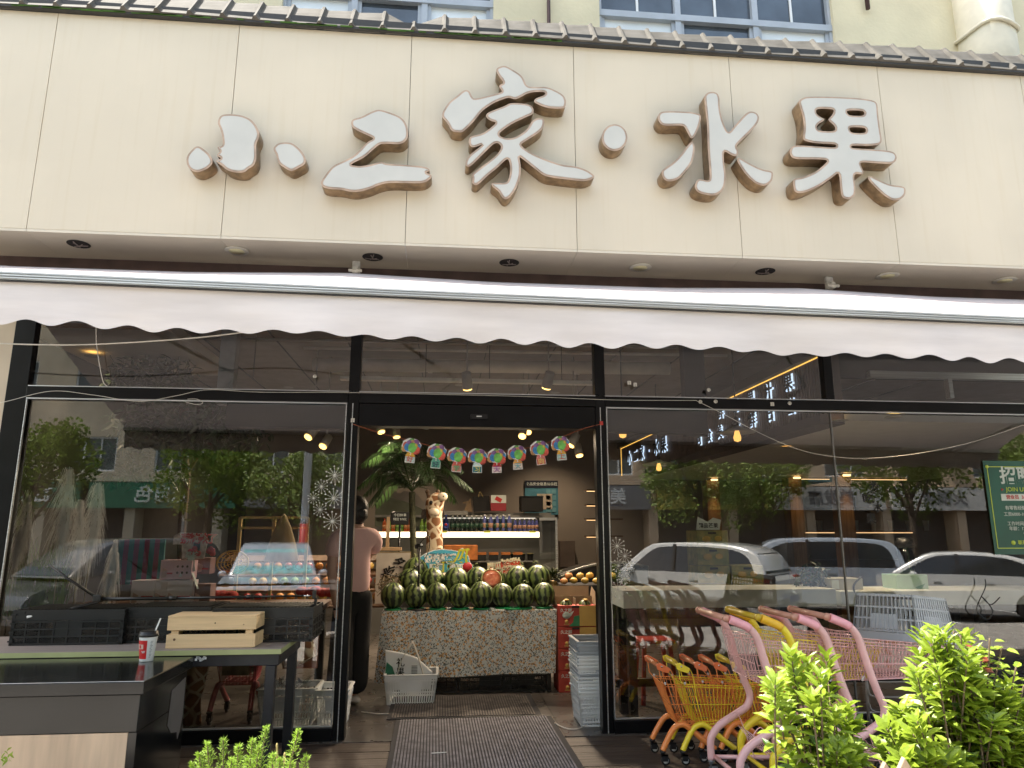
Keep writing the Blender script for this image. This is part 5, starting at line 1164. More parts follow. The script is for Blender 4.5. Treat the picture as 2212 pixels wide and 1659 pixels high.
# ================================================================== BEHIND THE LEFT WINDOW
# hanging artificial foliage
def leafclump(name, label, c, rad, n, m, L=(.09,.15), seed=1, cat='plant', group=None, strands=True):
    rnd = random.Random(seed); g = MB(); c = Vector(c)
    for i in range(n):
        d = Vector((rnd.gauss(0,1), rnd.gauss(0,1), rnd.gauss(0,1))).normalized(); k = rnd.random()**.5; p = c + Vector((d.x*rad[0], d.y*rad[1], d.z*rad[2]))*k
        q = Vector((rnd.uniform(-1,1), rnd.uniform(-1,1), rnd.uniform(-1,.4))).normalized(); l = rnd.uniform(*L); g.leaf(p, q, Vector((rnd.uniform(-1,1),rnd.uniform(-1,1),1)), l, l*.42)
    if strands:
        for i in range(10):
            a = c+Vector((rnd.uniform(-.8,.8)*rad[0], rnd.uniform(-.8,.8)*rad[1], rad[2]*.6)); g.tube(catmull([a, a+Vector((rnd.uniform(-.1,.1),0,-rad[2]*.7)), a+Vector((rnd.uniform(-.2,.2),0,-rad[2]*1.3))], 5), .004, 4)
    o = obj(name, g, m); tag(o, label, cat, group); return o
M_fake = mat('fake_leaf', (.03,.055,.018), .45, var=.5, sc=5, trans=.15)
HGrp = 'artificial foliage hanging behind the left window'
leafclump('hanging_foliage', 'dark hanging foliage below the pale ceiling panel in the upper left panes', U(330,812,1.3), (.42,.3,.24), 420, M_fake, seed=3, group=HGrp)
leafclump('hanging_foliage', 'dense dark foliage mass just below the left transom bar', U(410,925,1.2), (.75,.35,.28), 850, M_fake, seed=4, group=HGrp)
leafclump('hanging_foliage', 'dark trailing foliage in the middle of the left window', U(330,1010,1.2), (.3,.2,.26), 240, M_fake, seed=5, group=HGrp)
leafclump('hanging_foliage', 'small dark foliage tuft at the upper left of the pampas plumes', U(250,1000,1.1), (.2,.2,.22), 150, M_fake, seed=6, group=HGrp)
# tree trunk carrying the foliage
o = tag(obj('artificial_tree_trunk', MB().tube(catmull([U(395,1300,1.3)*1.0, U(392,1150,1.3), U(402,1020,1.3), U(385,940,1.3), U(400,880,1.3)]), .035, 10).tube(catmull([U(400,1030,1.3), U(440,970,1.3), U(490,935,1.3)]), .018, 8), mat('fake_bark', (.10,.06,.04), .9, var=.4, bump=.8)), 'brown artificial tree trunk behind the left window', 'trunk')
# pampas plumes
M_pam = mat('pampas_cream', (.93,.93,.92), .9, var=.05, trans=.45)
def plume(px, py, px2, py2, L, label, seed, w=.08, Y=.2):
    rnd = random.Random(seed); t = thing('pampas_plume', label, 'pampas grass', (0,0,0), 'pampas plumes behind the left window')
    a = U(px2,py2,Y); b_ = U(px,py,Y); P = catmull([a+Vector((0,0,-.5)), a, (a+b_)/2+Vector((.02,0,0)), b_], 16); obj('stem', MB().tube(P, .004, 5), mat('straw', (.35,.3,.18), .8), t)
    g = MB(); n = len(P); s0 = int(n*.36)
    for i in range(1250):
        u = rnd.random(); q = P[s0+int(u*(n-1-s0))]; ww = w*math.sin(math.pi*min(1,.18+.82*(1-u)))*1.15
        ang = rnd.uniform(0,6.28); d = Vector((math.cos(ang)-.25, .6*math.sin(ang), 0)); l = rnd.uniform(.25,1.35)*(.6+.5*math.sin(u*17+seed)**2)
        p1 = q+d*ww*.45*l+Vector((0,0,.045*l+.05*max(0,u-.8)*5)); p2 = q+d*ww*l+Vector((rnd.uniform(-.02,.02),0,-.10*l*l+rnd.uniform(-.07,.05)*(1.2-u)+(.05 if u > .88 else 0))); h = .0019
        sx_d = Vector((-d.y, d.x, 0))*h
        g.quad(q-sx_d, q+sx_d, p1+sx_d, p1-sx_d); g.quad(p1-sx_d, p1+sx_d, p2+sx_d*.4, p2-sx_d*.4)
    obj('plume_hair', g, M_pam, t)
plume(148,1035,128,1205,.5,'tallest white pampas plume behind the left window',1)
plume(212,1062,192,1215,.5,'white pampas plume right of the tallest one',2)
plume(60,1085,30,1230,.5,'faint white pampas plume at the left edge of the left window',3,.07,.3)
plume(248,1195,228,1300,.4,'small white pampas plume curling above the black crates',4,.055)
plume(172,1100,165,1250,.4,'white pampas plume hanging between the two tall ones',5,.06,.3)
g = MB()
for i in range(150):
    b_ = U(random.uniform(5,135),1340,.35+random.uniform(0,.3)); h = random.uniform(.25,.62); lean = random.uniform(-.22,.2); p1 = b_+Vector((lean*.3,0,h*.6)); p2 = b_+Vector((lean,random.uniform(-.05,.05),h)); q = Vector((.004,0,0))
    g.quad(b_-q, b_+q, p1+q, p1-q); g.quad(p1-q, p1+q, p2+q*.2, p2-q*.2)
tag(obj('grass_plant', g, mat('blade_green', (.13,.20,.04), .6, var=.3, trans=.3)), 'tall thin green grass blades in the lower left corner of the left window', 'plant')
# white pot with foliage at extreme left
tag(obj('white_planter', MB().lathe([(.08,.0),(.10,.25),(.09,.25)], (U(25,1180,.9).x,.9,U(25,1150,.9).z-.1), 16), M_white), 'plain white planter at the left edge of the left window', 'planter')
# display counter under goods
CT = thing('display_counter', 'brown display counter behind the left window', 'counter', (-2,1,0))
zc = U(350,1312,.6).z
obj('countertop', MB().box((-3.0,.48,zc-.04),(-.95,1.2,zc)), mat('counter_brown', (.12,.06,.035), .6, var=.2), CT); obj('front_panel', MB().box((-1.25,.7,.35),(-.98,.74,zc-.04)), mat('orange_brown_panel', (.26,.09,.045), .6, var=.15), CT)
for x in (-2.95,-1.0): obj('leg', MB().box((x-.03,.9,0),(x+.03,.96,zc-.04)), M_dark, CT)
M_pink = mat('box_pink', (.75,.48,.52), .6, var=.05); M_pw = mat('box_pinkwhite', (.85,.74,.75), .6, var=.04)
def gbox(px0, py0, px1, py1, Y, label, m, grp, deco):
    a = U(px0,py0,Y); b_ = U(px1,py1,Y); t = thing('gift_box', label, 'box', (0,0,0), grp); x0,x1,z1,z0 = a.x,b_.x,a.z,b_.z
    obj('box_body', MB().box((x0,Y,z0),(x1,Y+.14,z1)), m, t, bev=.003)
    if deco == 'dots':
        g = MB(); 
        for i in range(3):
            for k in range(2): g.ball((x0+(x1-x0)*(.24+.26*i), Y-.001, z0+(z1-z0)*(.35+.33*k)), .009, 8, 1.1, 1, .2)
        obj('fruit_print', g, mat('print_brown', (.14,.07,.04), .6), t); g = MB(); g.prism([(x0+.045,z0+.02),(x0+.075,z0+.02),(x0+.06,z0+.05)], Y-.002, Y-.0005); obj('figure_print', g, M_wh, t)
    else:
        obj('red_band', MB().box((x0+(x1-x0)*.45,Y-.002,z0+(z1-z0)*.28),(x1-.01,Y-.0005,z0+(z1-z0)*.36)), M_red, t)
        g = MB(); g.prism([(x0+.01,z0+.01),(x0+.05,z0+.02),(x0+.06,z0+.07),(x0+.02,z0+.09)], Y-.002, Y-.0005); obj('pale_print', g, mat('print_peach', (.6,.4,.35), .6), t)
GB = 'pink gift boxes on the counter behind the left window'
gbox(285,1254,331,1306,.56,'lowest left pink white gift box behind the black crates',M_pw,GB,'b'); gbox(333,1254,359,1306,.57,'narrow pink white gift box second from the left in the bottom row',M_pw,GB,'b')
gbox(361,1254,412,1306,.56,'pink white gift box with a red band right in the bottom row',M_pw,GB,'b'); gbox(348,1210,374,1252,.58,'plain pink gift box left in the upper row',M_pink,GB,'b'); gbox(376,1211,412,1251,.57,'pink gift box with small round fruit portraits in the upper row',M_pink,GB,'dots')
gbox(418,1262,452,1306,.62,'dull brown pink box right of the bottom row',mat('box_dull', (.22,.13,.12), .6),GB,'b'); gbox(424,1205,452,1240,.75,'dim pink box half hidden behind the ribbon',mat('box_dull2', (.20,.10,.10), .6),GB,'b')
tag(obj('ribbon', MB().bar(U(412,1200,.6),U(415,1235,.6),.05,.003).bar(U(415,1235,.6),U(428,1272,.6),.05,.003), M_wh), 'white paper ribbon hanging between the pink boxes', 'ribbon')
# lychee sign
t = thing('lychee_sign', 'small red and white cut-out sign above the pink boxes reading 荔枝熟了', 'sign', (0,0,0)); Y = .7
a = U(376,1150,Y); b_ = U(446,1207,Y); zm = U(400,1176,Y).z
g = MB(); g.prism([(a.x,zm),(a.x,a.z-.03),(a.x+.05,a.z),(b_.x-.02,a.z-.01),(b_.x,zm+.03),(b_.x-.02,b_.z),(a.x+.08,b_.z),(a.x+.07,zm)], Y, Y+.005); obj('sign_board', g, mat('lychee_board', (.50,.40,.36), .6, var=.3, sc=30), t)
for i, ch in enumerate('荔枝熟了'): text('sign_text', ch, .085, M_red, (a.x+.10+i*.068, Y-.004, a.z-.055), t, ext=.001, bold=.04)
g = MB()
for i in range(9): g.ball((a.x+.10+random.uniform(0,.22), Y-.003, b_.z+random.uniform(.02,.09)), .024, 8, 1, 1, .2)
obj('lychee_print', g, mat('lychee_red', (.5,.06,.07), .6, var=.3, sc=40), t); obj('portrait_print', MB().cbox((a.x+.19,Y-.003,zm-.03), (.05,.004,.09)), M_dark, t)
text('sign_text', '荔枝', .05, M_wh, (a.x+.16, Y-.012, b_.z+.03), t, ext=.001, bold=.03)
# striped cloth behind
g = MB(); a = U(258,1165,1.1); b_ = U(348,1262,1.1)
for i in range(9): g.m = i % 2; x = a.x+(b_.x-a.x)*i/9; x2 = a.x+(b_.x-a.x)*(i+1)/9; g.box((x,1.1,b_.z),(x2,1.12,a.z))
tag(obj('striped_cloth', g, [mat('stripe_teal', (.04,.16,.14), .8), mat('stripe_magenta', (.22,.05,.09), .8)]), 'teal and magenta striped cloth left of the pink boxes', 'cloth')
# fruit racks further back, right part of the left window
RK = thing('fruit_rack', 'wooden tiered fruit rack with a lit yellow frame behind the left window', 'rack', (-1.2,2.0,0)); Y = 1.9
a = U(520,1118,Y); b_ = U(655,1300,Y)
g = MB()
for x in (a.x, (a.x+b_.x)/2, b_.x): g.box((x-.015,Y-.015,.4),(x+.015,Y+.015,a.z))
for z in (a.z, a.z-.10): g.box((a.x,Y-.01,z-.012),(b_.x,Y+.01,z+.012))
obj('rack_frame', g, mat('rack_yellow', (.42,.29,.11), .5), RK)
g = MB()
for k in range(4): g.cbox(((a.x+b_.x)/2+.25, Y+.15+.16*k, .72+.14*k), (1.7,.2,.02), 0, 0, .25)
obj('rack_shelf', g, mat('rack_wood', (.14,.08,.045), .7), RK)
FM = [M_peach, M_mango, mat('apple_red', (.32,.03,.025), .35, var=.3, sc=9), mat('orange_peel', (.55,.22,.03), .45), mat('lime_green', (.16,.26,.05), .4)]
fn = ['peach','mango','apple','orange','green plum']; gpf = 'loose fruit on the rack behind the left window'
fp = {}
for k in range(3):
    for i in range(15):
        kind = [2,3,1,4,0][(i//3+k*2) % 5]; x = a.x+.08+i*.105; y = Y+.15+.16*k; z = .79+.14*k
        if kind not in fp:
            o = thing(fn[kind].replace(' ','_'), '', 'fruit', (x,y,z)); obj('fruit_body', MB().ball((x,y,z), .043, 10, .9), FM[kind], o); obj('stem', MB().tube([(x,y,z+.036),(x+.004,y,z+.05)], .0035, 5), M_stem, o); fp[kind] = o
            o['label'] = f'{fn[kind]} on the tiered rack behind the left window'; o['group'] = fn[kind]+'s on the tiered rack'
        else: dup(fp[kind], (x,y,z))
tag(obj('cloth_cone', MB().lathe([(.16,0),(.13,.15),(.07,.32),(.02,.42),(.0001,.44)], (U(605,1250,1.6).x,1.6,U(605,1212,1.6).z), 14), mat('tan_cloth', (.35,.27,.15), .9, trans=.2)), 'tan net cloth draped in a cone over the fruit rack', 'cloth')
t = thing('wire_basket', 'round yellow wire basket behind the left window', 'basket', (0,0,0)); c = U(503,1215,1.2)
g = MB(); 
for k in range(5): r = .13-.02*k; g.tube([(c.x+r*math.cos(j*.3142), c.y+.04*math.sin(j*.3142)+.03*k, c.z+r*.75*math.sin(j*.3142)) for j in range(20)], .005, 5, closed=True)
for k in range(6): a_ = k*math.pi/6; g.tube([(c.x-.13*math.cos(a_),c.y,c.z-.1*math.sin(a_)),(c.x,c.y+.1,c.z),(c.x+.13*math.cos(a_),c.y,c.z+.1*math.sin(a_))], .004, 5)
obj('wire_frame', g, mat('wire_yellow', (.45,.28,.05), .5), t); obj('rim', MB().tube([(c.x+.135*math.cos(j*.3142), c.y-.005, c.z+.1*math.sin(j*.3142)) for j in range(20)], .008, 6, closed=True), MT['wire_yellow'], t)
for (p0_, p1_, l) in (((455,1262),(505,1296),'red cloth bundle on the rack near the wire basket'),((645,1264),(720,1290),'red cloth bundle at the right end of the rack')):
    a = U(*p0_,1.3); b_ = U(*p1_,1.3); g = MB(); 
    for i in range(5): g.ball((a.x+(b_.x-a.x)*(i+.5)/5, 1.3+random.uniform(-.03,.03), b_.z+.03+random.uniform(0,.03)), .06, 10, .7)
    tag(obj('red_cloth', g, mat('cloth_red', (.42,.04,.03), .8)), l, 'cloth', 'red cloth bundles on the rack')
# toy giraffe leg and pink cart seen under the outdoor table
t = thing('toy_giraffe', 'lower body of a plush giraffe on the floor under the display counter', 'toy giraffe', (0,0,0))
a = U(412,1590,.45); g = MB(); g.tube(catmull([(a.x,.45,.0),(a.x-.02,.45,.25),(a.x+.03,.5,.5),(a.x+.2,.6,.62),(a.x+.62,.62,.60),(a.x+.75,.6,.4)]), [.07]*6+[.085]*6+[.10]*6+[.15]*6+[.14]*6+[.08]*1, 12); obj('giraffe_body', g, MT['giraffe_fur'], t)
# right half interior: counter, tables, boxes
C2 = thing('window_counter', 'white topped counter against the right window', 'counter', (2.4,.3,0)); a = U(1346,1276,.12); b_ = U(1682,1311,.12)
obj('countertop', MB().box((a.x,.12,b_.z),(3.12,.62,a.z)), mat('counter_white', (.78,.82,.78), .35, var=.04), C2)
obj('countertop_extension', MB().box((3.16,.12,b_.z),(5.1,.62,a.z-.02)), MT['counter_white'], C2)
g = MB()
for x in (a.x+.08, 2.3, 3.05, 4.4): g.box((x-.03,.2,0),(x+.03,.26,b_.z-.002)); g.box((x-.03,.5,0),(x+.03,.56,b_.z-.002))
g.box((a.x,.5,.2),(5.1,.54,.26)); g.box((a.x,.13,b_.z-.08),(3.12,.2,b_.z-.003)); obj('counter_frame', g, M_blackm, C2)
obj('back_panel', MB().box((2.0,.66,.25),(2.75,.69,.86)), mat('panel_grey', (.10,.095,.085), .7), C2)
t = thing('stool', 'red plastic stool behind the right window', 'stool', (0,0,0)); a = U(1415,1460,.9); 
obj('seat', MB().cbox((a.x,.9,.5), (.3,.28,.03)), mat('stool_red', (.32,.03,.02), .45), t, bev=.01)
for sx_1 in (-1,1):
    for sy_1 in (-1,1): obj('leg', MB().bar((a.x+sx_1*.11,.9+sy_1*.1,.49),(a.x+sx_1*.15,.9+sy_1*.14,0), .03), MT['stool_red'], t)
g = MB()
MB_ = 'printed mango cartons stacked behind the right window'
M_c1 = mat('carton_olive', (.28,.24,.06), .6, var=.5, sc=11, col2=(.10,.14,.04))
for i in range(8):
    z = .08+i*.17
    for j in range(2):
        if i > 5 and j == 1: continue
        x = 2.50+j*.34
        o = thing('mango_carton', f'{"left" if j == 0 else "right"} mango carton in the {ordn[i]} layer from the floor behind the right window', 'carton', (x+.16,1.6,z), MB_)
        obj('carton_body', MB().box((x,1.5,z),(x+.32,1.8,z+.165)), M_c1, o, bev=.003); g = MB(); g.ball((x+.1,1.498,z+.08), .045, 10, .7, 1, .1); g.ball((x+.22,1.498,z+.085), .04, 10, .7, 1, .1); obj('fruit_print', g, mat('print_gold', (.40,.28,.05), .6), o)
        obj('hand_hole', MB().box((x+.12,1.494,z+.13),(x+.2,1.498,z+.15)), M_blackm, o)
o = thing('price_card', 'white cut-out price card on top of the mango cartons', 'sign', (2.4,1.55,1.44)); a = U(1395,1240,.3)
obj('card', MB().prism([(2.52,1.44),(2.76,1.44),(2.78,1.54),(2.70,1.56),(2.64,1.52),(2.54,1.57)], 1.55, 1.555), M_wh, o); text('card_text', '精品芒果', .05, M_blackm, (2.645,1.545,1.48), o, ext=.001, bold=.02)
# warm lit columns
for i, (px, Y) in enumerate(((1543,6.8),(1722,6.2),(1830,5.6))):
    p = U(px,1100,Y); t = thing('wood_column', f'{ordn[i]} warm lit wooden column from the left in the right half of the shop', 'column', (0,0,0), 'wooden columns with lamps above')
    obj('column_shaft', MB().box((p.x-.12,Y,0),(p.x+.12,Y+.24,2.33)), mat('column_wood', (.22,.13,.06), .6, var=.2, stretch=(6,6,.6)), t, bev=.01); obj('column_lamp', MB().cbox((p.x,Y-.08,2.32), (.1,.06,.03)), mat('warm_strip', (1,.6,.25), emit=.9), t)
    L_ = bpy.data.lights.new('lamp_light', 'SPOT'); L_.energy = 7; L_.spot_size = R(60); L_.spot_blend = .8; L_.color = (1,.6,.25); L_.shadow_soft_size = .02; o = bpy.data.objects.new('lamp_light', L_); COL.objects.link(o); o.location = (p.x, Y-.1, 2.3); o.rotation_euler = (R(-8),0,0)
# back bar with shelves
BB = thing('juice_bar', 'juice bar back shelf with cups and appliances at the far right', 'shelf', (5,6.4,0)); a = U(1700,1035,6.6); b_ = U(1840,1150,6.6)
g = MB(); 
for z in (a.z, (a.z+b_.z)/2-.05, b_.z): g.box((a.x,6.5,z),(8.2,6.8,z+.03))
g.box((a.x,6.4,0),(8.2,6.8,.95)); obj('shelf_board', g, mat('bar_wood', (.16,.10,.06), .6), BB)
g = MB()
for z in (a.z, b_.z): g.box((a.x,6.49,z-.012),(8.2,6.5,z-.002))
obj('shelf_strip', g, mat('strip_soft', (1,.60,.28), emit=.5), BB)
cp = None
for k in range(16):
    x = a.x+.2+(k % 8)*.33; z = (a.z+b_.z)/2-.02 if k < 8 else b_.z+.03
    if cp is None:
        cp = thing('paper_cup', 'white paper cup stack on the juice bar shelf', 'cup', (x,6.6,z), 'paper cup stacks on the juice bar shelf'); obj('cup_body', MB().lathe([(.035,0),(.05,.16),(.052,.17)], (x,6.6,z), 14), M_wh, cp); obj('cup_rim', MB().tube([(x+.052*math.cos(j*.524),6.6+.052*math.sin(j*.524),z+.17) for j in range(12)], .004, 5, closed=True), M_white, cp)
    else: dup(cp, (x,6.6,z))
t = thing('juicer', 'glass topped blender on the counter right of the glass joint', 'blender', (0,0,0)); p = U(1967,1290,.4); z = .95
obj('jug', MB().lathe([(.05,0),(.07,.28),(.068,.28),(.045,.01)], (p.x,.4,z+.06), 16), M_bottleglass, t); obj('lid', MB().lathe([(.074,.34),(.08,.36),(.06,.42),(.0001,.43)], (p.x,.4,z), 16), M_dark, t); obj('base', MB().lathe([(.09,-.06),(.08,.06)], (p.x,.4,z), 16), M_dark, t)
t = thing('carton_box', 'pale green gift carton on the right window counter', 'box', (0,0,0)); a = U(1935,1242,.3); b_ = U(2008,1283,.3)
obj('box_body', MB().box((a.x,.3,a.z-.17),(b_.x,.5,a.z)), mat('mint', (.24,.42,.27), .5), t, bev=.004); obj('leaf_print', MB().prism([(b_.x-.12,a.z-.1),(b_.x-.03,a.z-.07),(b_.x-.08,a.z-.13)], .296, .299), M_cg, t); obj('white_tag', MB().box((b_.x-.09,.296,a.z-.16),(b_.x-.03,.299,a.z-.135)), M_wh, t)
t = thing('power_box', 'beige box with a black cable on the right window counter', 'box', (0,0,0)); a = U(1793,1250,.25); b_ = U(1862,1290,.25); obj('box_body', MB().box((a.x,.25,a.z-.19),(b_.x+.02,.45,a.z)), mat('beige', (.40,.38,.32), .5), t, bev=.004); obj('box_cable', MB().tube(catmull([(a.x+.06,.24,a.z-.13),(a.x+.14,.15,a.z-.17),(a.x+.12,.12,a.z-.05),(a.x+.2,.14,a.z+.02)]), .008, 6), M_dark, t); obj('box_label', MB().box((a.x+.01,.246,a.z-.08),(a.x+.07,.249,a.z-.01)), M_wh, t)
leafclump('potted_foliage', 'dark leafy plant with deep red flowers inside the right window', U(1755,1265,.45), (.17,.15,.22), 330, mat('dark_leaf', (.03,.05,.02), .4, var=.5), (.04,.07), 8)
leafclump('red_flowers', 'deep red flower heads below the dark leafy plant in the right window', U(1752,1318,.45)+Vector((0,0,0)), (.11,.1,.12), 240, mat('deep_red', (.10,.008,.015), .5, var=.4), (.04,.06), 9, 'flowers', None, False)

# ================================================================== OUTDOOR TABLE, COUNTER, CRATES
M_tt = mat('laminate_grey_wood', (.30,.265,.25), .45, var=.16, sc=4, stretch=(.25,9,9)); M_edge = mat('edge_green_bounce', (.42,.46,.22), .5, var=.1)  # edge colour paints green light bounced off the plants
T = thing('outdoor_table', 'grey laminate table with painted green edge bounce and black steel frame in front of the left window', 'table', (-1.9,-.95,0))
tx0, tx1, ty0, ty1 = -3.6, -.93, -.955, -.28
obj('tabletop', MB().box((tx0,ty0,.722),(tx1,ty1,.75)), M_tt, T)
obj('edge_band', MB().box((tx0,ty0-.003,.7205),(tx1+.003,ty0-.0005,.7475)).box((tx1+.0005,ty0,.7205),(tx1+.003,ty1,.7475)), M_edge, T)
M_steel = mat('table_frame_black', (.012,.013,.017), .38, var=.3, sc=9)
g = MB(); g.box((tx0,ty0+.012,.655),(tx1-.01,ty0+.052,.719)); g.box((tx0,ty1-.05,.655),(tx1-.01,ty1-.01,.719)); g.box((tx1-.05,ty0+.053,.655),(tx1-.01,ty1-.051,.719)); g.box((tx1-.045,ty0+.06,.02),(tx1-.015,ty1-.06,.06)); obj('apron', g, M_steel, T, bev=.003)
for x, y in ((tx1-.055,ty0+.035),(tx1-.055,ty1-.03),(tx0+.05,ty0+.035),(tx0+.05,ty1-.03)): obj('leg', MB().box((x-.028,y-.028,0),(x+.028,y+.028,.6545)), M_steel, T, bev=.003)
p = U(433,1433,ty0); g = MB()
for i in range(9): g.cbox((p.x-.03+i*.0065, ty0+.0105, .695+.012*math.sin(i*1.1)+ (.008 if i in (3,4,5) else 0)), (.012,.002,.013))
obj('paint_scuff', g, M_white, T)
# glossy black counter
K = thing('black_counter', 'glossy black stone counter with a tan lower front at the left edge', 'counter', (-2.0,-1.5,0)); M_gl = mat('black_gloss', (.007,.0075,.008), .16, var=.4, sc=3, coat=.1, bump=.02, bsc=6, spec=.4)
kx, ky0, ky1 = -1.405, -1.69, -1.00
obj('countertop', MB().box((-4.0,ky0,.66),(kx,ky1,.72)), M_gl, K, bev=.004)
obj('upper_front', MB().box((-4.0,ky0+.022,.49),(kx-.02,ky1-.02,.658)), M_gl, K, bev=.003)
g = MB(); g.box((-4.0,ky0+.022,-.05),(kx-.06,ky0+.12,.488)); obj('lower_front', g, mat('tan_stone', (.60,.44,.30), .7, var=.16, sc=3, stretch=(5,5,.5)), K)
obj('side_panel', MB().box((kx-.058,ky0+.022,-.05),(kx-.02,ky1-.02,.488)), M_gl, K)
g = MB(); xs_ = kx-.0165
g.prism([(ky1-.05,.62),(ky1-.25,.59),(ky1-.27,.42),(ky1-.21,.37),(ky1-.12,.35),(ky1-.10,.31),(ky1-.08,.34),(ky1-.05,.42)], xs_-.0025, xs_, 'X'); obj('grey_smear', g, mat('smear_grey', (.15,.135,.125), .6), K)
obj('chrome_edge', MB().tube([(-4.0,ky0-.001,.7215),(kx,ky0-.001,.7215)], .0022, 5), M_chrome, K)
# crates on the table
GRC = 'black plastic crates lined up on the outdoor table'
def ocr(px0, px1, Y, label, yaw, h=.205):
    a = U(px0,1385,Y); b_ = U(px1,1385,Y); w_ = b_.x-a.x
    t = thing('plastic_crate', label, 'crate', (0,0,0), GRC); slot_crate(w_,.36,h,M_gdark,t,nx=8,nz=3)
    rb = MB()
    for i in range(26): rb.box((-w_/2+.02+i*(w_-.04)/26, -.17, h-.004),(-w_/2+.02+i*(w_-.04)/26+.006, .17, h+.004))
    obj('top_rib', rb, M_gdark, t)
    t.location = ((a.x+b_.x)/2, Y+.18, .751); t.rotation_euler = (0,0,yaw)
ocr(22,262,-.70,'leftmost black plastic crate on the outdoor table',.0)
ocr(268,452,-.66,'middle black plastic crate behind the paper cup',-.02,.21)
ocr(456,672,-.70,'black plastic crate behind the wooden crate, overhanging the table end',.0)
# wooden crate
W = thing('wooden_crate', 'pale pine slatted crate upside down on the outdoor table', 'crate', (-1.27,-1.05,.751), None); M_pine = mat('pine', (.74,.54,.31), .6, var=.10, sc=5, stretch=(.5,8,8), bump=.15, bsc=10)
wx0, wx1, wy0, wy1 = -1.59, -1.105, -.90, -.57; zb0 = .751
for i, (z0, z1) in enumerate(((zb0+.0,zb0+.078),(zb0+.101,zb0+.172))):
    obj('slat', MB().box((wx0,wy0,z0),(wx1,wy0+.012,z1)), M_pine, W, bev=.002); obj('slat', MB().box((wx0,wy1-.012,z0),(wx1,wy1,z1)), M_pine, W, bev=.002)
    obj('end_slat', MB().box((wx1-.0005,wy0+.0,z0+.001),(wx1+.012,wy1,z1-.001)), M_pine, W, bev=.002); obj('end_slat', MB().box((wx0-.012,wy0,z0+.001),(wx0+.0005,wy1,z1-.001)), M_pine, W, bev=.002)
for x in (wx0+.03, wx1-.03):
    for y in (wy0+.026, wy1-.026): obj('corner_batten', MB().box((x-.02,y-.0135,zb0+.001),(x+.02,y+.0135,zb0+.171)), M_pine, W)
g = MB()
for i in range(4): g.box((wx0-.012,wy0+.0+i*.084,zb0+.1725),(wx1+.012,wy0+.078+i*.084,zb0+.184))
obj('top_board', g, M_pine, W, bev=.002)
g = MB()
for (x, z, r) in ((wx0+.035,zb0+.05,.007),(wx0+.26,zb0+.14,.004),(wx1-.06,zb0+.13,.003)): g.lathe([(.0001,-.0005),(r,-.0005),(r,.0005)], (x,wy0-.0003,z), 12, 'Y')
obj('knot', g, mat('knot_brown', (.10,.05,.025), .7), W)
# paper cup
p = Zp(311,1430,.72); CX, CY = p.x, p.y+.03
t = thing('paper_cup', 'white and red paper cup with black lid and straw on the black counter', 'cup', (CX,CY,.721))
obj('cup_body', MB().lathe([(.028,.0),(.029,.002),(.039,.108),(.0395,.11)], (CX,CY,.721), 28), mat('cup_white', (.75,.78,.78), .45, var=.02), t)
obj('lid', MB().lathe([(.0405,.106),(.0425,.110),(.0425,.116),(.040,.119),(.0385,.128),(.035,.131),(.0001,.130)], (CX,CY,.721), 28), M_dark, t)
def cupwrap(a0, a1, z0, z1, off): 
    g = MB(); n = 14
    for i in range(n):
        for k in range(4):
            def P(i, k): a_ = a0+(a1-a0)*i/n; z = z0+(z1-z0)*k/4; r = .028+.011*z/.108+off; return (CX+r*math.sin(a_), CY-r*math.cos(a_), .721+z)
            g.quad(P(i,k), P(i+1,k), P(i+1,k+1), P(i,k+1))
    return g
obj('red_print', cupwrap(-1.5,.28,.012,.092,.0008), mat('cup_red', (.55,.02,.02), .4), t)
g = cupwrap(-1.1,-.15,.055,.075,.0016); obj('emblem', g, mat('cup_peach', (.7,.5,.42), .5), t); obj('deer_mark', cupwrap(-.75,-.45,.058,.072,.0024), M_red, t)
text('cup_text', 'W', .014, M_white, (CX-.004, CY-.0345, .721+.042), t, ext=.0006, bold=.03)
g = MB()
for i in range(12): 
    q = cupwrap(.62+.04*(i % 2),.82+.07*(i % 3),.018+i*.0062,.021+i*.0062,.0010); k = len(g.v); g.v += q.v
    for f in q.f: g.face([k+j for j in f])
obj('fine_print', g, mat('print_grey', (.3,.32,.33), .6), t)
obj('straw', MB().tube([(CX+.008,CY,.79),(CX+.045,CY,.905)], .0034, 8), M_white, t)
t.scale = (1.22,1.22,1.22)
# tripod lying across the crates
TP = thing('camera_tripod', 'folded black tripod lying across the black crates with one leg raised', 'tripod', (0,0,0)); Yt = -.56
a = U(215,1297,Yt); b_ = U(668,1290,Yt); z0t = a.z
def L3(px, py, Y=Yt): return U(px, py-3, Y)
obj('centre_column', MB().tube([L3(215,1297), L3(378,1295)], .011, 10).tube([L3(376,1295), L3(560,1292)], .0085, 10).tube([L3(555,1292), L3(655,1290)], .0065, 8), M_dark, TP)
obj('clamp_ring', MB().tube([L3(366,1295), L3(382,1295)], .0145, 10).tube([L3(532,1292), L3(548,1292)], .0125, 10), M_dark, TP)
obj('metal_joint', MB().tube([L3(655,1290), L3(672,1290)], .005, 8), M_chrome, TP)
obj('leg_hub', MB().cbox(L3(212,1296), (.05,.045,.045)), M_dark, TP, bev=.006)
obj('phone_clamp', MB().cbox(L3(679,1287), (.022,.03,.05)).cbox(L3(682,1302), (.016,.03,.05)), M_dark, TP, bev=.003)
obj('leg', MB().tube([L3(208,1293), L3(150,1255), L3(104,1222)], [.009,.008,.006], 8), M_dark, TP); obj('leg', MB().tube([L3(212,1303,-.62), L3(130,1325,-.66), L3(62,1335,-.7)], [.009,.008,.006], 8), M_dark, TP); obj('leg', MB().tube([L3(214,1303), L3(150,1318,-.6), L3(85,1340,-.55)], [.009,.008,.006], 8), M_dark, TP)
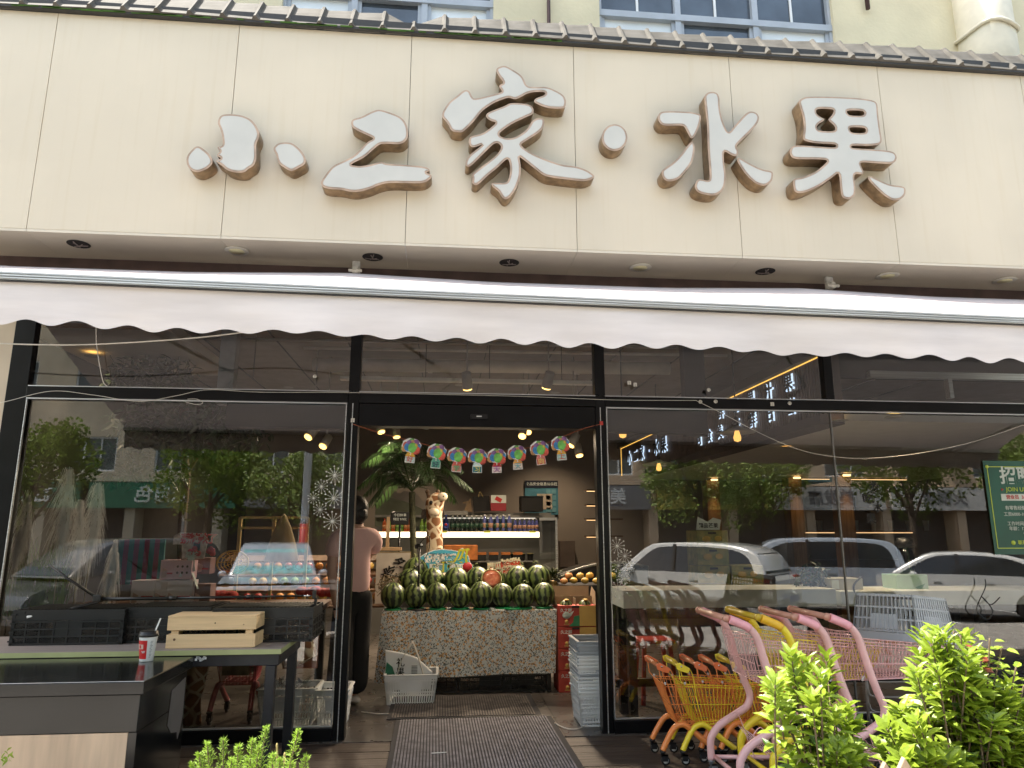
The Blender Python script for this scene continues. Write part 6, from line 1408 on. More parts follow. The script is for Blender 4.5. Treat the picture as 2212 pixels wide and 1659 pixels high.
obj('foot_tip', MB().tube([L3(80,1332,-.69), L3(58,1336,-.705)], .0075, 8), M_white, TP)

# ================================================================== SHOPPING CARTS
def pm(name, c): return mat(name, c, .38, var=.07, sc=7, coat=.25)
P_or = pm('paint_orange', (.85,.28,.07)); P_ye = pm('paint_yellow', (.88,.70,.04)); P_pi = pm('paint_pink', (.80,.47,.46))
G_or = pm('grip_orange', (.75,.18,.06)); G_ye = pm('grip_yellow', (.88,.72,.05)); G_yo = pm('grip_yelloworange', (.85,.50,.03)); G_pi = pm('grip_pink', (.88,.42,.48)); G_br = pm('grip_rosewood', (.55,.28,.21)); G_ob = pm('grip_darkorange', (.50,.18,.07)); G_yb = pm('grip_mustard', (.52,.36,.02))
M_tyre = mat('tyre_black', (.012,.012,.013), .4); M_hubw = mat('wheel_white', (.55,.56,.56), .35); M_clipw = mat('clip_white', (.6,.56,.54), .5)
def caster(t, x, y, z, r, w, big=False):
    c = thing_part = obj('caster', MB().lathe([(.012,.0),(.014,.02),(.02,.025),(.02,.035)], (x,y,z-.035), 12).box((x-.008,y-w/2-.006,r*.9),(x+.028,y-w/2-.002,z-.02)).box((x-.008,y+w/2+.002,r*.9),(x+.028,y+w/2+.006,z-.02)).box((x-.01,y-w/2-.006,z-.03),(x+.03,y+w/2+.006,z-.02)), MT['steel_grey'] if big else M_tyre, t)
    obj('tyre', MB().lathe([(r*.75,-w/2),(r,-w/2*.8),(r,w/2*.8),(r*.75,w/2)], (x+.015,y,r), 20, 'Y'), M_tyre, c)
    obj('wheel_rim', MB().lathe([(.0001,-w/2-.001),(r*.62,-w/2-.001),(r*.62,w/2+.001),(.0001,w/2+.001)], (x+.015,y,r), 18, 'Y').tube([(x+.015+r*.35*math.cos(a),y-w/2-.002,r+r*.35*math.sin(a)) for a in [k*.785 for k in range(8)]], r*.05, 5, closed=True), M_hubw, c)
mat('steel_grey', (.25,.26,.27), .4, metal=.6)
def wirewall(g, A, Bv, n, r, rails=()):
    """A,Bv: polylines (top, bottom) functions of s; n wires"""
    for i in range(n+1):
        s_ = i/n; g.tube([A(s_), Bv(s_)], r, 4, caps=False)
    for f in rails: g.tube([A(s_/6).lerp(Bv(s_/6), f) for s_ in range(7)], r*1.25, 5, caps=False)
def kid_cart(label, paint, grip, bar):
    t = thing('kids_cart', label, 'shopping cart', (0,0,0), "children's shopping carts nested beside the right window"); w = .29; hy = w/2
    xr = .11
    # basket corners: rear top, rear bottom, front top, front bottom (x,z); the rear gate leans back
    rt, rb, ft, fb = (.02,.475), (.115,.225), (.50,.445), (.40,.235)
    g = MB()
    for s_ in (-1, 1):
        yt, yb = s_*hy*.93, s_*hy*.72; yft, yfb = s_*hy*.70, s_*hy*.58
        wirewall(g, lambda u: Vector((rt[0]+(ft[0]-rt[0])*u, yt+(yft-yt)*u, rt[1]+(ft[1]-rt[1])*u)), lambda u: Vector((rb[0]+(fb[0]-rb[0])*u, yb+(yfb-yb)*u, rb[1]+(fb[1]-rb[1])*u)), 17, .0022, (0,.06,.5,.93,1))
    wirewall(g, lambda u: Vector((rt[0], -hy*.93+2*hy*.93*u, rt[1])), lambda u: Vector((rb[0], -hy*.72+2*hy*.72*u, rb[1])), 10, .0022, (0,.5,.9,1))
    wirewall(g, lambda u: Vector((ft[0], -hy*.70+2*hy*.70*u, ft[1])), lambda u: Vector((fb[0], -hy*.58+2*hy*.58*u, fb[1])), 8, .0022, (0,.5,1))
    wirewall(g, lambda u: Vector((rb[0]+(fb[0]-rb[0])*u, -hy*.72+.02*u, rb[1])), lambda u: Vector((rb[0]+(fb[0]-rb[0])*u, hy*.72-.02*u, rb[1])), 16, .0015, (0,.25,.5,.75,1))
    obj('basket_wires', g, paint, t)
    for s_ in (-1,1):
        g = MB(); g.tube(catmull([(.015,s_*hy,.575),(.05,s_*hy,.575),(.085,s_*hy*.95,.52),(.11,s_*hy*.85,.36),(.15,s_*hy*.78,.215)],6), .0032, 6); g.tube([(-.01,s_*hy,.60),(.0,s_*hy*.97,.50),(.035,s_*hy*.95,.46)], .0032, 6); obj('side_bracket', g, paint, t)
    for s_ in (-1,1):
        y = s_*hy*.82
        pts = catmull([(.0,y*1.08,.085),(.03,y*1.05,.14),(.075,y,.205),(.115,y,.228),(.16,y,.222),(.25,y*.98,.15),(.34,y*.96,.085)], 6)
        obj('leg', MB().tube(pts, .0175, 10), paint, t)
        caster(t, .0, y*1.08, .085, .028, .018); caster(t, .34, y*.96, .085, .026, .018)
    obj('handle_bar', MB().tube([(-.01,-hy*.9,.585),(-.01,hy*1.05,.585)], .0125, 12), bar, t)
    for s_ in (-1,1):
        g = MB(); g.prism([(-.028,.598),(.0,.605),(.062,.572),(.052,.545),(.02,.55),(-.02,.565)], s_*hy*1.05-.012, s_*hy*1.05+.012); o = obj('grip_end', g, grip, t, bev=.006); obj('screw', MB().lathe([(.0001,-.0145),(.005,-.0145),(.005,.0145),(.0001,.0145)], (.005,s_*hy*1.05,.585), 10, 'Y'), M_chrome, o)
    g = MB(); 
    for s_ in (-1,1): g.cbox((.03,s_*hy*.93,.478), (.014,.012,.018), 0, .3)
    obj('hinge_clip', g, M_clipw, t, bev=.004); obj('front_tag', MB().box((.503,-.035,.38),(.506,.035,.43)), grip, t)
    return t
k0 = kid_cart('orange kids cart at the left end of the nested row', P_or, G_or, G_ob)
KX, KY = 1.40, -.64
k0.location = (KX, KY, 0); k0.rotation_euler = (0,0,-.03)
gk = k0['group']
ym = {'paint_orange':'paint_yellow','grip_orange':'grip_yellow','grip_darkorange':'grip_mustard'}
for m_ in (P_or,G_or,G_ob,P_ye,G_ye,G_yb): MT[m_.name] = m_
dup(k0, (KX+.125,KY-.01,0), -.03, 'yellow kids cart second from the left in the nested row', gk, ym)
dup(k0, (KX+.255,KY+.03,0), -.02, 'orange kids cart in the middle of the nested row', gk)
dup(k0, (KX+.375,KY-.0,0), -.03, 'orange kids cart fourth from the left, beside the pink cart', gk)
dup(k0, (KX+.50,KY+.01,0), -.02, 'yellow kids cart at the right end, half behind the pink cart', gk, ym)
def big_cart(label, paint, grip, bar):
    t = thing('shopping_cart', label, 'shopping cart', (0,0,0), 'full size shopping carts nested in front of the right window'); w = .43; hy = w/2; Yn = -1.45
    px = [(1110,380),(1190,412),(1270,450),(1330,510),(1372,600),(1440,820),(1515,1030),(1572,1175),(1550,1285),(1450,1362),(1300,1465),(1225,1560),(1205,1640)]
    prof = [U(1296+a*.2513, 1242+b_*.2513, Yn) for a, b_ in px]; x0 = prof[0].x; prof = [(p.x-x0, p.z) for p in prof]; prof.append((prof[-1][0]+.0, .10))
    t['x0'] = x0
    for s_ in (-1,1):
        y = s_*hy; P = catmull([(a, y, b_) for a, b_ in prof], 5); n = len(P)
        obj('side_tube', MB().tube(P[3:], .0215, 12), paint, t)
        obj('grip_sleeve', MB().tube(P[0:12], .0245, 12), grip, t)
    obj('handle_bar', MB().tube([(-.015,-hy*1.0,prof[0][1]+.004),(-.015,hy*1.0,prof[0][1]+.004)], .017, 14).lathe([(.0001,-hy-.012),(.021,-hy-.01),(.021,-hy+.012)], (-.015,0,prof[0][1]+.004), 14, 'Y').lathe([(.021,hy-.012),(.021,hy+.01),(.0001,hy+.012)], (-.015,0,prof[0][1]+.004), 14, 'Y'), bar, t)
    g = MB(); rt = (prof[3][0]-.02, prof[3][1]-.03); rb = (prof[5][0]-.03, prof[5][1]-.03+.0); rb = (prof[5][0]-.02, .60); ft = (rt[0]+.62, rt[1]-.06); fb = (rt[0]+.53, .60)
    for s_ in (-1,1):
        wirewall(g, lambda u: Vector((rt[0]+(ft[0]-rt[0])*u, s_*(hy*.93-.06*u), rt[1]+(ft[1]-rt[1])*u)), lambda u: Vector((rb[0]+(fb[0]-rb[0])*u, s_*(hy*.85-.06*u), rb[1]+(fb[1]-rb[1])*u)), 24, .0022, (0,.08,.16,.6,1))
    wirewall(g, lambda u: Vector((rt[0]-.01, -hy*.93+2*hy*.93*u, rt[1]+.02)), lambda u: Vector((rb[0]-.02, -hy*.85+2*hy*.85*u, rb[1])), 16, .0018, (0,.15,.6,1))
    wirewall(g, lambda u: Vector((ft[0], -hy*.7+2*hy*.7*u, ft[1])), lambda u: Vector((fb[0], -hy*.6+2*hy*.6*u, fb[1])), 12, .0018, (0,.5,1))
    wirewall(g, lambda u: Vector((rb[0]+(fb[0]-rb[0])*u, -hy*.85+.05*u, rb[1])), lambda u: Vector((rb[0]+(fb[0]-rb[0])*u, hy*.85-.05*u, rb[1])), 22, .0016, (0,.2,.4,.6,.8,1))
    obj('basket_wires', g, paint, t)
    # lower frame and rack
    xf = prof[-1][0]
    g = MB()
    for s_ in (-1,1): g.tube([(xf+.0,s_*hy,.115),(xf+.62,s_*(hy-.08),.115)], .0125, 8)
    g.tube([(xf+.02,-hy,.115),(xf+.02,hy,.115)], .0125, 8); obj('base_frame', g, paint, t)
    g = MB()
    for k in range(6): yk = -hy*.7+2*hy*.7*k/5; g.tube([(xf+.15,yk,.30),(xf+.24,yk*.9,.19),(xf+.62,yk*.7,.135)], .0022, 5)
    for x_, z_ in ((.15,.30),(.24,.19),(.62,.135)): g.tube([(xf+x_,-hy*.7,z_),(xf+x_,hy*.7,z_)], .003, 5)
    for s_ in (-1,1): g.tube(catmull([(xf+.10,s_*hy*.8,.33),(xf+.16,s_*hy*.8,.36),(xf+.24,s_*hy*.8,.14),(xf+.30,s_*hy*.8,.10)],5), .003, 5)
    obj('lower_rack', g, paint, t)
    for s_ in (-1,1): caster(t, xf, s_*hy, .10, .04, .024, True); caster(t, xf+.60, s_*(hy-.08), .10, .045, .024, True)
    g = MB(); 
    for s_ in (-1,1): g.cbox((rb[0]+.0,s_*hy*.86,rb[1]+.01), (.012,.012,.03), 0, .5)
    obj('hinge_clip', g, M_clipw, t, bev=.004)
    return t
b0 = big_cart('pink shopping cart at the left end of the full size row', P_pi, G_pi, G_br); bx = b0['x0']; del b0['x0']
BY = -1.235; b0.location = (bx, BY, 0); gb = b0['group']
for m_ in (P_pi,G_pi,G_br,G_yo): MT[m_.name] = m_
dup(b0, (bx+.195,BY+.02,0), 0, 'yellow full size shopping cart second from the left', gb, {'paint_pink':'paint_yellow','grip_pink':'grip_yelloworange','grip_rosewood':'grip_mustard'})
dup(b0, (bx+.41,BY+.02,0), 0, 'pink full size shopping cart third from the left', gb)
dup(b0, (bx+.60,BY+.02,0), 0, 'pink full size shopping cart at the right end beside the bush', gb)
# pink kids cart inside, seen below the outdoor table
p = U(500,1590,.55); pc = dup(k0, (p.x,.45,0), R(90), 'small pink cart standing behind the left window under the counter', None, {'paint_orange':'paint_rose','grip_orange':'paint_rose','grip_darkorange':'paint_rose'}) if pm('paint_rose', (.35,.08,.09)) else None
del pc['group']; pc.scale = (1.15,1.15,1.15)
tag(obj('goods_bag', MB().cbox((p.x,.62,.42), (.2,.2,.16)), mat('goods_dark', (.10,.08,.05), .7, var=.6, sc=14)), 'dark bag of goods inside the small pink cart', 'bag')
# grey basket upside down on the carts
bgy, rgy = basket_geo(.44,.40,.26, taper=.86, nx=16, rows=3, sl=.013)
t = thing('shopping_basket', 'grey slotted basket lying upside down on the nested carts', 'basket', (0,0,0)); obj('basket_body', bgy, M_bgrey, t); obj('rim', rgy, M_bgrey, t)
t.location = (bx+1.26, BY+.14, 1.03); t.rotation_euler = (R(180-2), R(6), R(28))
# white chair with floral seat behind carts
t = thing('folding_chair', 'folding chair with a cream flowered cover behind the carts', 'chair', (0,0,0)); p = U(1920,1450,-.35)
obj('backrest', MB().cbox((p.x,-.38,.60), (.42,.035,.30), 0, 0, -.1), mat('floral_cover', (.55,.50,.42), .8, var=.3, sc=5), t, bev=.03)
g = MB()
for i in range(12): g.leaf((p.x+random.uniform(-.18,.18),-.41,.52+random.uniform(-.05,.17)), (random.uniform(-1,1),0,random.uniform(.3,1)), (0,-1,0), .06, .03)
obj('flower_print', g, mat('print_orange', (.5,.2,.06), .7), t)
g = MB()
for k in range(4): g.tube(catmull([(p.x-.2,-.4,.44-.1*k),(p.x-.16,-.41,.39-.1*k),(p.x+.16,-.41,.39-.1*k),(p.x+.2,-.4,.44-.1*k)],5), .007, 6)
obj('chair_frame', g, mat('chair_grey', (.25,.24,.23), .4), t)
for sxx in (-.2,.2): obj('leg', MB().tube([(p.x+sxx,-.40,.46),(p.x+sxx,-.36,0)], .011, 8), MT['chair_grey'], t)
obj('seat', MB().cbox((p.x,-.22,.40), (.40,.34,.03)), M_dark, t, bev=.01)

# ================================================================== PLANTS IN FRONT
M_leaf = mat('bright_leaf', (.20,.29,.022), .38, var=.3, sc=3, trans=.38, col2=(.30,.40,.04)); M_leafd = mat('deep_leaf', (.06,.12,.02), .35, var=.3, sc=4, trans=.2)
M_twig = mat('twig', (.12,.085,.05), .8)
def shrub(label, base, tips, seed, L=(.052,.082), pl=None, name='shrub'):
    rnd = random.Random(seed); t = thing(name, label, 'shrub', base, None); gs = MB(); gl = MB()
    for tip in tips:
        tip = Vector(tip); b_ = Vector(base)+Vector((rnd.uniform(-.05,.05), rnd.uniform(-.05,.05), 0)); mid = b_.lerp(tip,.5)+Vector((rnd.uniform(-.05,.05), rnd.uniform(-.05,.05), .03))
        P = catmull([b_, mid, tip], 12); gs.tube(P, [.006-.004*i/len(P) for i in range(len(P))], 5)
        n = len(P)
        for i in range(int(n*.30), n):
            k = (1 if i % 2 else 2) if i < n-4 else 4
            for j in range(k):
                d = (P[min(i+1,n-1)]-P[i-1]).normalized(); a = i*2.4+j*6.283/k+rnd.uniform(-.4,.4); s = d.orthogonal().normalized(); s2 = d.cross(s); q = (s*math.cos(a)+s2*math.sin(a)); up = .35 if i < n-3 else 1.0
                l = rnd.uniform(*L)*(1 if i < n-2 else .8); gl.m = 1 if rnd.random() < .28 and i < n-5 else 0
                gl.leaf(P[i]+q*.004, (q+d*up+Vector((0,0,rnd.uniform(-.15,.25)))).normalized(), d, l, l*.40, .16, rnd.uniform(.05,.3))
    obj('branches', gs, M_twig, t); obj('foliage', gl, [M_leaf, M_leafd], t); return t
def tipsin(boxes, Y, n, seed):
    rnd = random.Random(seed); out = []
    for (x0, x1, y0, y1), m_ in boxes:
        for _ in range(m_): yy = Y+rnd.uniform(-.22,.18); out.append(U(rnd.uniform(x0,x1), rnd.uniform(y0,y1), yy))
    return out
YP = -2.85
sb = U(2090,1760,YP)
shrub('large bright green leafy shrub at the right bottom corner', (sb.x,sb.y,.12), tipsin([((1985,2110,1365,1480),16),((1975,2215,1450,1560),32),((1975,2300,1540,1660),44),((2110,2240,1500,1600),14),((1990,2230,1640,1700),14),((1915,1975,1530,1600),6),((1900,1990,1610,1670),5)],YP,0,1), 11)
sb2 = U(1770,1800,YP)
shrub('bright green leafy shrub in front of the shopping carts', (sb2.x,sb2.y,.12), tipsin([((1680,1790,1415,1480),7),((1670,1850,1480,1570),13),((1710,1860,1610,1660),16),((1665,1700,1435,1490),3)],YP,0,2), 12)
# rose stems
def rosebush():
    b_ = U(2080,1650,YP-.1); t = thing('rose_bush', 'rose stems with reddish young leaves standing above the right shrub', 'rose', (b_.x,b_.y,.12)); gs = MB(); gl = MB(); gr = MB(); rnd = random.Random(5)
    for px, py, red in ((2075,1372,0),(2108,1400,1),(2138,1378,0),(2165,1395,0),(2195,1440,0),(2060,1362,0),(2120,1425,1),(2212,1480,0)):
        tip = U(px,py,YP-.1); P = catmull([Vector((b_.x,b_.y,.3)), (Vector((b_.x,b_.y,.3))+tip)/2+Vector((rnd.uniform(-.03,.03),0,.05)), tip], 14); gs.tube(P, .003, 5); n = len(P)
        for i in range(int(n*.55), n, 2):
            for j in range(3):
                a = rnd.uniform(0,6.28); q = Vector((math.cos(a),math.sin(a)*.7,rnd.uniform(-.1,.5))).normalized(); (gr if red and i > n-7 else gl).leaf(P[i]+q*.015, q, Vector((rnd.uniform(-.3,.3),-.3,1)), rnd.uniform(.03,.042), .024)
    obj('stems', gs, M_twig, t); obj('foliage', gl, [M_leaf], t); obj('young_leaves', gr, mat('red_leaf', (.20,.045,.025), .4, trans=.2), t)
rosebush()
# feathery plant at left bottom
def fern():
    b_ = U(545,1760,-2.75); t = thing('feathery_shrub', 'feathery bright green conifer-like plant at the bottom left of the doorway', 'shrub', (b_.x,b_.y,.12)); rnd = random.Random(9); gs = MB(); gl = MB()
    tips = [(430,1628,30),(447,1606,34),(482,1598,40),(515,1612,34),(545,1600,36),(575,1572,46),(560,1612,40),(605,1640,36),(645,1578,40),(662,1635,26),(500,1640,44),(535,1640,50),(590,1630,40),(415,1650,30),(630,1648,30)]
    for px, py, w_ in tips:
        tip = U(px,py,-2.75+rnd.uniform(-.1,.1)); st_ = Vector((b_.x+(tip.x-b_.x)*.55, b_.y, .3)); P = catmull([st_, st_.lerp(tip,.5)+Vector((rnd.uniform(-.015,.015),0,0)), tip], 30); n = len(P); gs.tube(P, .0022, 5)
        for i in range(8, n):
            rr = .038*(1-(i/n)**3)*.9+.006
            for j in range(15):
                a = rnd.uniform(0,6.28); q = Vector((math.cos(a),math.sin(a),rnd.uniform(.2,1.1))).normalized(); p_ = P[i]+q*rnd.uniform(0,rr); l = rnd.uniform(.008,.014); s = q.orthogonal()*.0011
                q2 = (q+Vector((rnd.uniform(-.6,.6),rnd.uniform(-.6,.6),rnd.uniform(-.2,.5)))).normalized()
                gl.quad(p_-s, p_+s, p_+q2*l)
    obj('stems', gs, M_twig, t); obj('foliage', gl, mat('fern_green', (.27,.42,.04), .6, var=.25, sc=9, trans=.3), t)
fern()
for (px, py, l) in ((598,1605,'thin dry grass stem beside the feathery plant'),(615,1625,'short dry grass stem right of the feathery plant')):
    a = U(px-15,1680,-2.75); b_ = U(px,py,-2.75); tag(obj('dry_grass', MB().tube(catmull([a,(a+b_)/2+Vector((.01,0,0)),b_],6), [.0012]*7+[.004]*5+[.001], 5), mat('dry_straw', (.35,.28,.10), .8)), l, 'grass')
# planter with wooden pickets
t = thing('wooden_planter', 'planter box edged with short pale wooden pickets', 'planter', (1.3,-2.9,0)); Yq = -3.12
g = MB()
zt = U(1915,1638,Yq).z
for px in (1850,1915,1945,1975,2010,1880): pass
for i, px in enumerate(list(range(1620,2300,42))):
    p = U(px,1650,Yq); zz = zt-.012*(i % 2)-(0 if 1880 < px < 1990 else .07)
    obj('picket', MB().prism([(p.x-.022,.0),(p.x+.022,.0),(p.x+.022,zz-.035),(p.x,zz),(p.x-.022,zz-.035)], Yq, Yq+.018), mat('picket_wood', (.36,.26,.17), .7, var=.25, sc=6, stretch=(3,3,.6)), t, bev=.002)
xa, xb = U(1600,1650,Yq).x, U(2320,1650,Yq).x
obj('planter_box', MB().box((xa,Yq+.02,-.0),(xb,-2.55,.34)), mat('planter_wood', (.10,.07,.05), .8), t); obj('soil', MB().box((xa+.02,Yq+.04,.341),(xb-.02,-2.57,.36)), mat('soil', (.04,.028,.02), 1, bump=.8), t)
t = thing('trough_planter', 'low grey trough planter below the feathery plant', 'planter', (-.6,-2.75,0)); obj('trough', MB().box((-1.25,-2.95,0),(-.15,-2.55,.30)), mat('trough_grey', (.12,.12,.12), .8), t, bev=.01); obj('soil', MB().box((-1.22,-2.92,.301),(-.18,-2.58,.32)), MT['soil'], t)
c = U(18,1630,-2.5); o = leafclump('weed', 'small weed with tiny leaves at the lower left in front of the tan counter', c, (.03,.02,.05), 16, M_leaf, (.015,.025), 14, 'weed', None, False)

# ================================================================== ACROSS THE STREET (seen mirrored in the glass)
def car(label, loc, rz, paint, kind='sedan', shade=None):
    t = thing('parked_car', label, 'car', (0,0,0), 'cars parked along the street'); hw = .88
    if kind == 'sedan':
        low_ = [(-2.3,.28),(-2.32,.62),(-2.25,.85),(-1.55,.95),(-.2,.98),(1.05,.96),(2.0,.86),(2.28,.66),(2.3,.30)]
        cab = [(-1.95,.93),(-1.35,1.30),(-.7,1.43),(.1,1.44),(.55,1.36),(1.25,.96)]
    elif kind == 'suv':
        low_ = [(-2.2,.32),(-2.22,.75),(-2.15,1.02),(-1.5,1.06),(0,1.08),(1.05,1.06),(1.95,.98),(2.15,.75),(2.18,.34)]
        cab = [(-2.1,1.05),(-1.85,1.48),(-1.2,1.64),(0,1.66),(.5,1.56),(1.1,1.05)]
    else:
        low_ = [(-2.3,.3),(-2.33,.8),(-2.28,1.05),(-1.5,1.08),(.3,1.08),(1.3,1.02),(2.1,.86),(2.35,.65),(2.36,.3)]
        cab = [(-2.25,1.06),(-2.1,1.55),(-1.6,1.72),(0,1.74),(.7,1.62),(1.55,1.04)]
    wx = (-1.4, 1.4); bot = []
    for x in wx[::-1]:
        bot += [(x+.36,.28)]+[(x+.36*math.cos(a), .30+.36*math.sin(a)) for a in [.3,.7,1.1,1.57,2.0,2.45,2.85]]+[(x-.36,.28)]
    top = [tuple(p) for p in catmull([(a,b_,0) for a,b_ in low_], 3)]; top = [(p[0],p[1]) for p in top]
    g = MB(); g.prism(top+bot, -hw, hw); obj('body', g, paint, t, bev=.09)
    cc = [(p[0],p[1]) for p in catmull([(a,b_,0) for a,b_ in cab], 4)]
    def loft(g, pts, w0, w1, z0, z1, grow=0):
        n = len(pts); k = len(g.v)
        for s_ in (-1,1):
            for a,b_ in pts: f = (b_-z0)/(z1-z0); g.v.append((a, s_*(w0+(w1-w0)*f+grow), b_))
        g.face([k+i for i in range(n)]); g.face([k+n+i for i in reversed(range(n))])
        for i in range(n): j = (i+1) % n; g.face((k+i, k+n+i, k+n+j, k+j), True)
    z0 = cab[0][1]; z1 = max(c[1] for c in cab); g = MB(); loft(g, cc, hw-.06, hw-.24, z0, z1); obj('roof', g, paint, t, bev=.04)
    # side windows and screens
    xm = sum(p[0] for p in cc)/len(cc); g = MB(); ins = [(xm+(a-xm)*.86, z0+.02+(b_-z0)*.84) for a,b_ in cc]; loft(g, ins, hw-.052, hw-.232, z0, z1, .004)
    obj('side_window', g, mat('car_glass', (.02,.025,.03), .06, spec=.8), t)
    g = MB(); g.bar((.0+xm*.3,-(hw-.03),z0),(xm*.3,-(hw-.2),z1-.03), .06,.03); g.bar((xm*.3,(hw-.03),z0),(xm*.3,(hw-.2),z1-.03), .06,.03); obj('pillar', g, M_tyre, t)
    for e, nm in ((0,'rear_window'),(1,'windscreen')):
        a, b_ = (cab[0], cab[1]) if e == 0 else (cab[-1], cab[-2]); s_ = -1 if e == 0 else 1; d = Vector((b_[1]-a[1], 0, -(b_[0]-a[0]))).normalized(); d = d if d.x*s_ > 0 else -d
        p0 = Vector((a[0],0,a[1])).lerp(Vector((b_[0],0,b_[1])),.08)+d*.012; p1 = Vector((a[0],0,a[1])).lerp(Vector((b_[0],0,b_[1])),.95)+d*.012
        g = MB(); k = len(g.v); g.quad(p0+Vector((0,-hw+.14,0)), p0+Vector((0,hw-.14,0)), p1+Vector((0,hw-.3,0)), p1+Vector((0,-hw+.3,0))); obj(nm, g, (shade if (shade and e) else MT['car_glass']), t)
    for x in wx:
        for s_ in (-1,1):
            wo = obj('wheel', MB().lathe([(.2,-.1),(.31,-.1),(.32,-.07),(.32,.07),(.31,.1),(.2,.1)], (x,s_*(hw-.09),.32), 22, 'Y'), M_tyre, t)
            g = MB(); g.lathe([(.0001,-.085),(.2,-.1),(.2,.1),(.0001,.085)], (x,s_*(hw-.085),.32), 10, 'Y'); obj('rim', g, M_alu, wo)
    for s_ in (-1,1):
        obj('taillight', MB().cbox((low_[2][0]+.12,s_*(hw-.16),low_[2][1]-.06), (.34,.34,.12)), mat('tail_red', (.35,.01,.015), .2), t, bev=.03); obj('headlight', MB().cbox((low_[-3][0]+.0,s_*(hw-.2),low_[-3][1]-.14), (.3,.32,.13)), M_lens, t, bev=.03)
        obj('door_mirror', MB().ball((.75,s_*(hw+.06),z0+.04), .09, 10, .75), paint, t)
    obj('bumper', MB().box((-2.36,-hw*.8,.28),(-2.28,hw*.8,.5)), MT['car_glass'], t, bev=.02)
    g = MB(); g.box((-2.345,-.26,.55),(-2.335,.26,.66)); obj('number_plate', g, mat('plate_blue', (.03,.1,.35), .4), t)
    for s_ in (-1,1):
        for x in (-.35,.6): obj('door_handle', MB().cbox((x-.3,s_*(hw+.003),z0-.12), (.16,.02,.03)), M_alu, t)
    t.location = (loc[0],loc[1],-.46); t.rotation_euler = (0,0,rz); return t
C_w = mat('car_white', (.72,.73,.72), .25, var=.02, coat=.8); C_s = mat('car_silver_blue', (.40,.46,.54), .28, var=.03, coat=.8); C_d = mat('car_dark', (.03,.032,.036), .22, coat=.8); C_g = mat('car_graphite', (.09,.095,.10), .25, coat=.8)
car('white saloon car nearest the right edge of the window reflections', (11.5,-10.1), R(215), C_w)
car('white sport utility car parked opposite the door right side', (5.2,-10.0), R(224), C_w, 'suv')
car('silver blue people carrier between the two white cars', (8.6,-11.6), R(200), C_s, 'mpv')
car('dark car with a teal sunshade in its windscreen', (-3.4,-10.0), R(80), C_s, 'suv', mat('teal_shade', (.2,.55,.6), .35, var=.4, sc=8, bump=.8, bsc=14))
car('dark people carrier reflected in the middle of the left window', (-6.7,-10.2), R(118), C_g, 'mpv')
car('dark saloon at the far left of the street', (-10.0,-10.0), R(75), C_g)
car('dark saloon further along the street at the far right', (16.5,-13), R(185), C_d)
# street trees
M_tl = mat('street_leaf', (.19,.27,.045), .55, var=.35, sc=2, trans=.25); M_bark = mat('bark', (.10,.075,.055), .95, var=.3, bump=.7)
def tree_proto():
    t = thing('street_tree', '', 'tree', (0,0,0), 'street trees across the road'); rnd = random.Random(21)
    g = MB(); g.tube([(0,0,-.46),(.02,0,.8),(0,.03,1.9),(.02,0,2.8)], [.12,.09,.075,.04], 10)
    for i in range(7):
        a = i*.9; g.tube(catmull([(0,0,1.6+.12*i),(.35*math.cos(a),.35*math.sin(a),2.2+.1*i),(.8*math.cos(a),.8*math.sin(a),2.8+.1*i)],4), [.04-.003*k for k in range(9)], 6)
    obj('trunk', g, M_bark, t)
    g = MB(); cl = [Vector((rnd.uniform(-1,1),rnd.uniform(-1,1),rnd.uniform(2.1,4.1))) for _ in range(26)]
    for c in cl:
        rr = rnd.uniform(.35,.6)
        for _ in range(230):
            d = Vector((rnd.gauss(0,1),rnd.gauss(0,1),rnd.gauss(0,.8))).normalized(); p = c+d*rr*rnd.uniform(.6,1.05); q = Vector((rnd.uniform(-1,1),rnd.uniform(-1,1),rnd.uniform(-.8,.6))).normalized(); l = rnd.uniform(.07,.13); s_ = q.orthogonal()*l*.3
            g.quad(p-s_*.2, p+q*l*.5-s_, p+q*l, p+q*l*.5+s_)
    obj('crown', g, M_tl, t); return t
tp = tree_proto(); tsp = [(-10.2,-13.4,1.05,'rounded street tree reflected at the far left'),(-6.0,-13.8,1.0,'street tree reflected behind the dark saloon'),(-3.9,-13.6,.9,'street tree nearest the lamp post'),(1.2,-13.2,.95,'street tree opposite the shop door'),(7.2,-14.2,1.1,'street tree behind the white sport utility car'),(9.4,-15.0,1.0,'street tree behind the silver blue people carrier'),(13.4,-14.0,1.15,'large street tree reflected at the right'),(16.5,-13,1.1,'street tree beyond the dark saloon at the far right')]
for i, (x, y, s_, l) in enumerate(tsp):
    o = tp if i == 0 else dup(tp, label=l); o['label'] = l; o.location = (x,y,-.24); o.scale = (s_,s_,s_); o.rotation_euler = (0,0,i*1.3)
t = thing('lamp_post', 'white and red street lamp post across the road', 'lamp post', (-3.1,-11.2,-.46)); obj('post', MB().tube([(-3.1,-11.2,1.6),(-3.1,-11.2,7.5)], .09, 12), M_white, t); obj('post_base', MB().tube([(-3.1,-11.2,-.46),(-3.1,-11.2,1.6)], .095, 12), M_red, t); obj('lamp_arm', MB().tube(catmull([(-3.1,-11.2,7.4),(-3.1,-10.8,7.8),(-3.1,-9.8,7.9)]), .05, 8), M_white, t); obj('lamp_head', MB().cbox((-3.1,-9.6,7.88), (.2,.6,.1)), M_alu, t)
g = MB(); g.tube([(-6.8,-14.4,-.46),(-6.8,-14.4,6.5)], .07, 10); tag(obj('utility_pole', g, M_white), 'thin white pole between the trees across the road', 'pole')
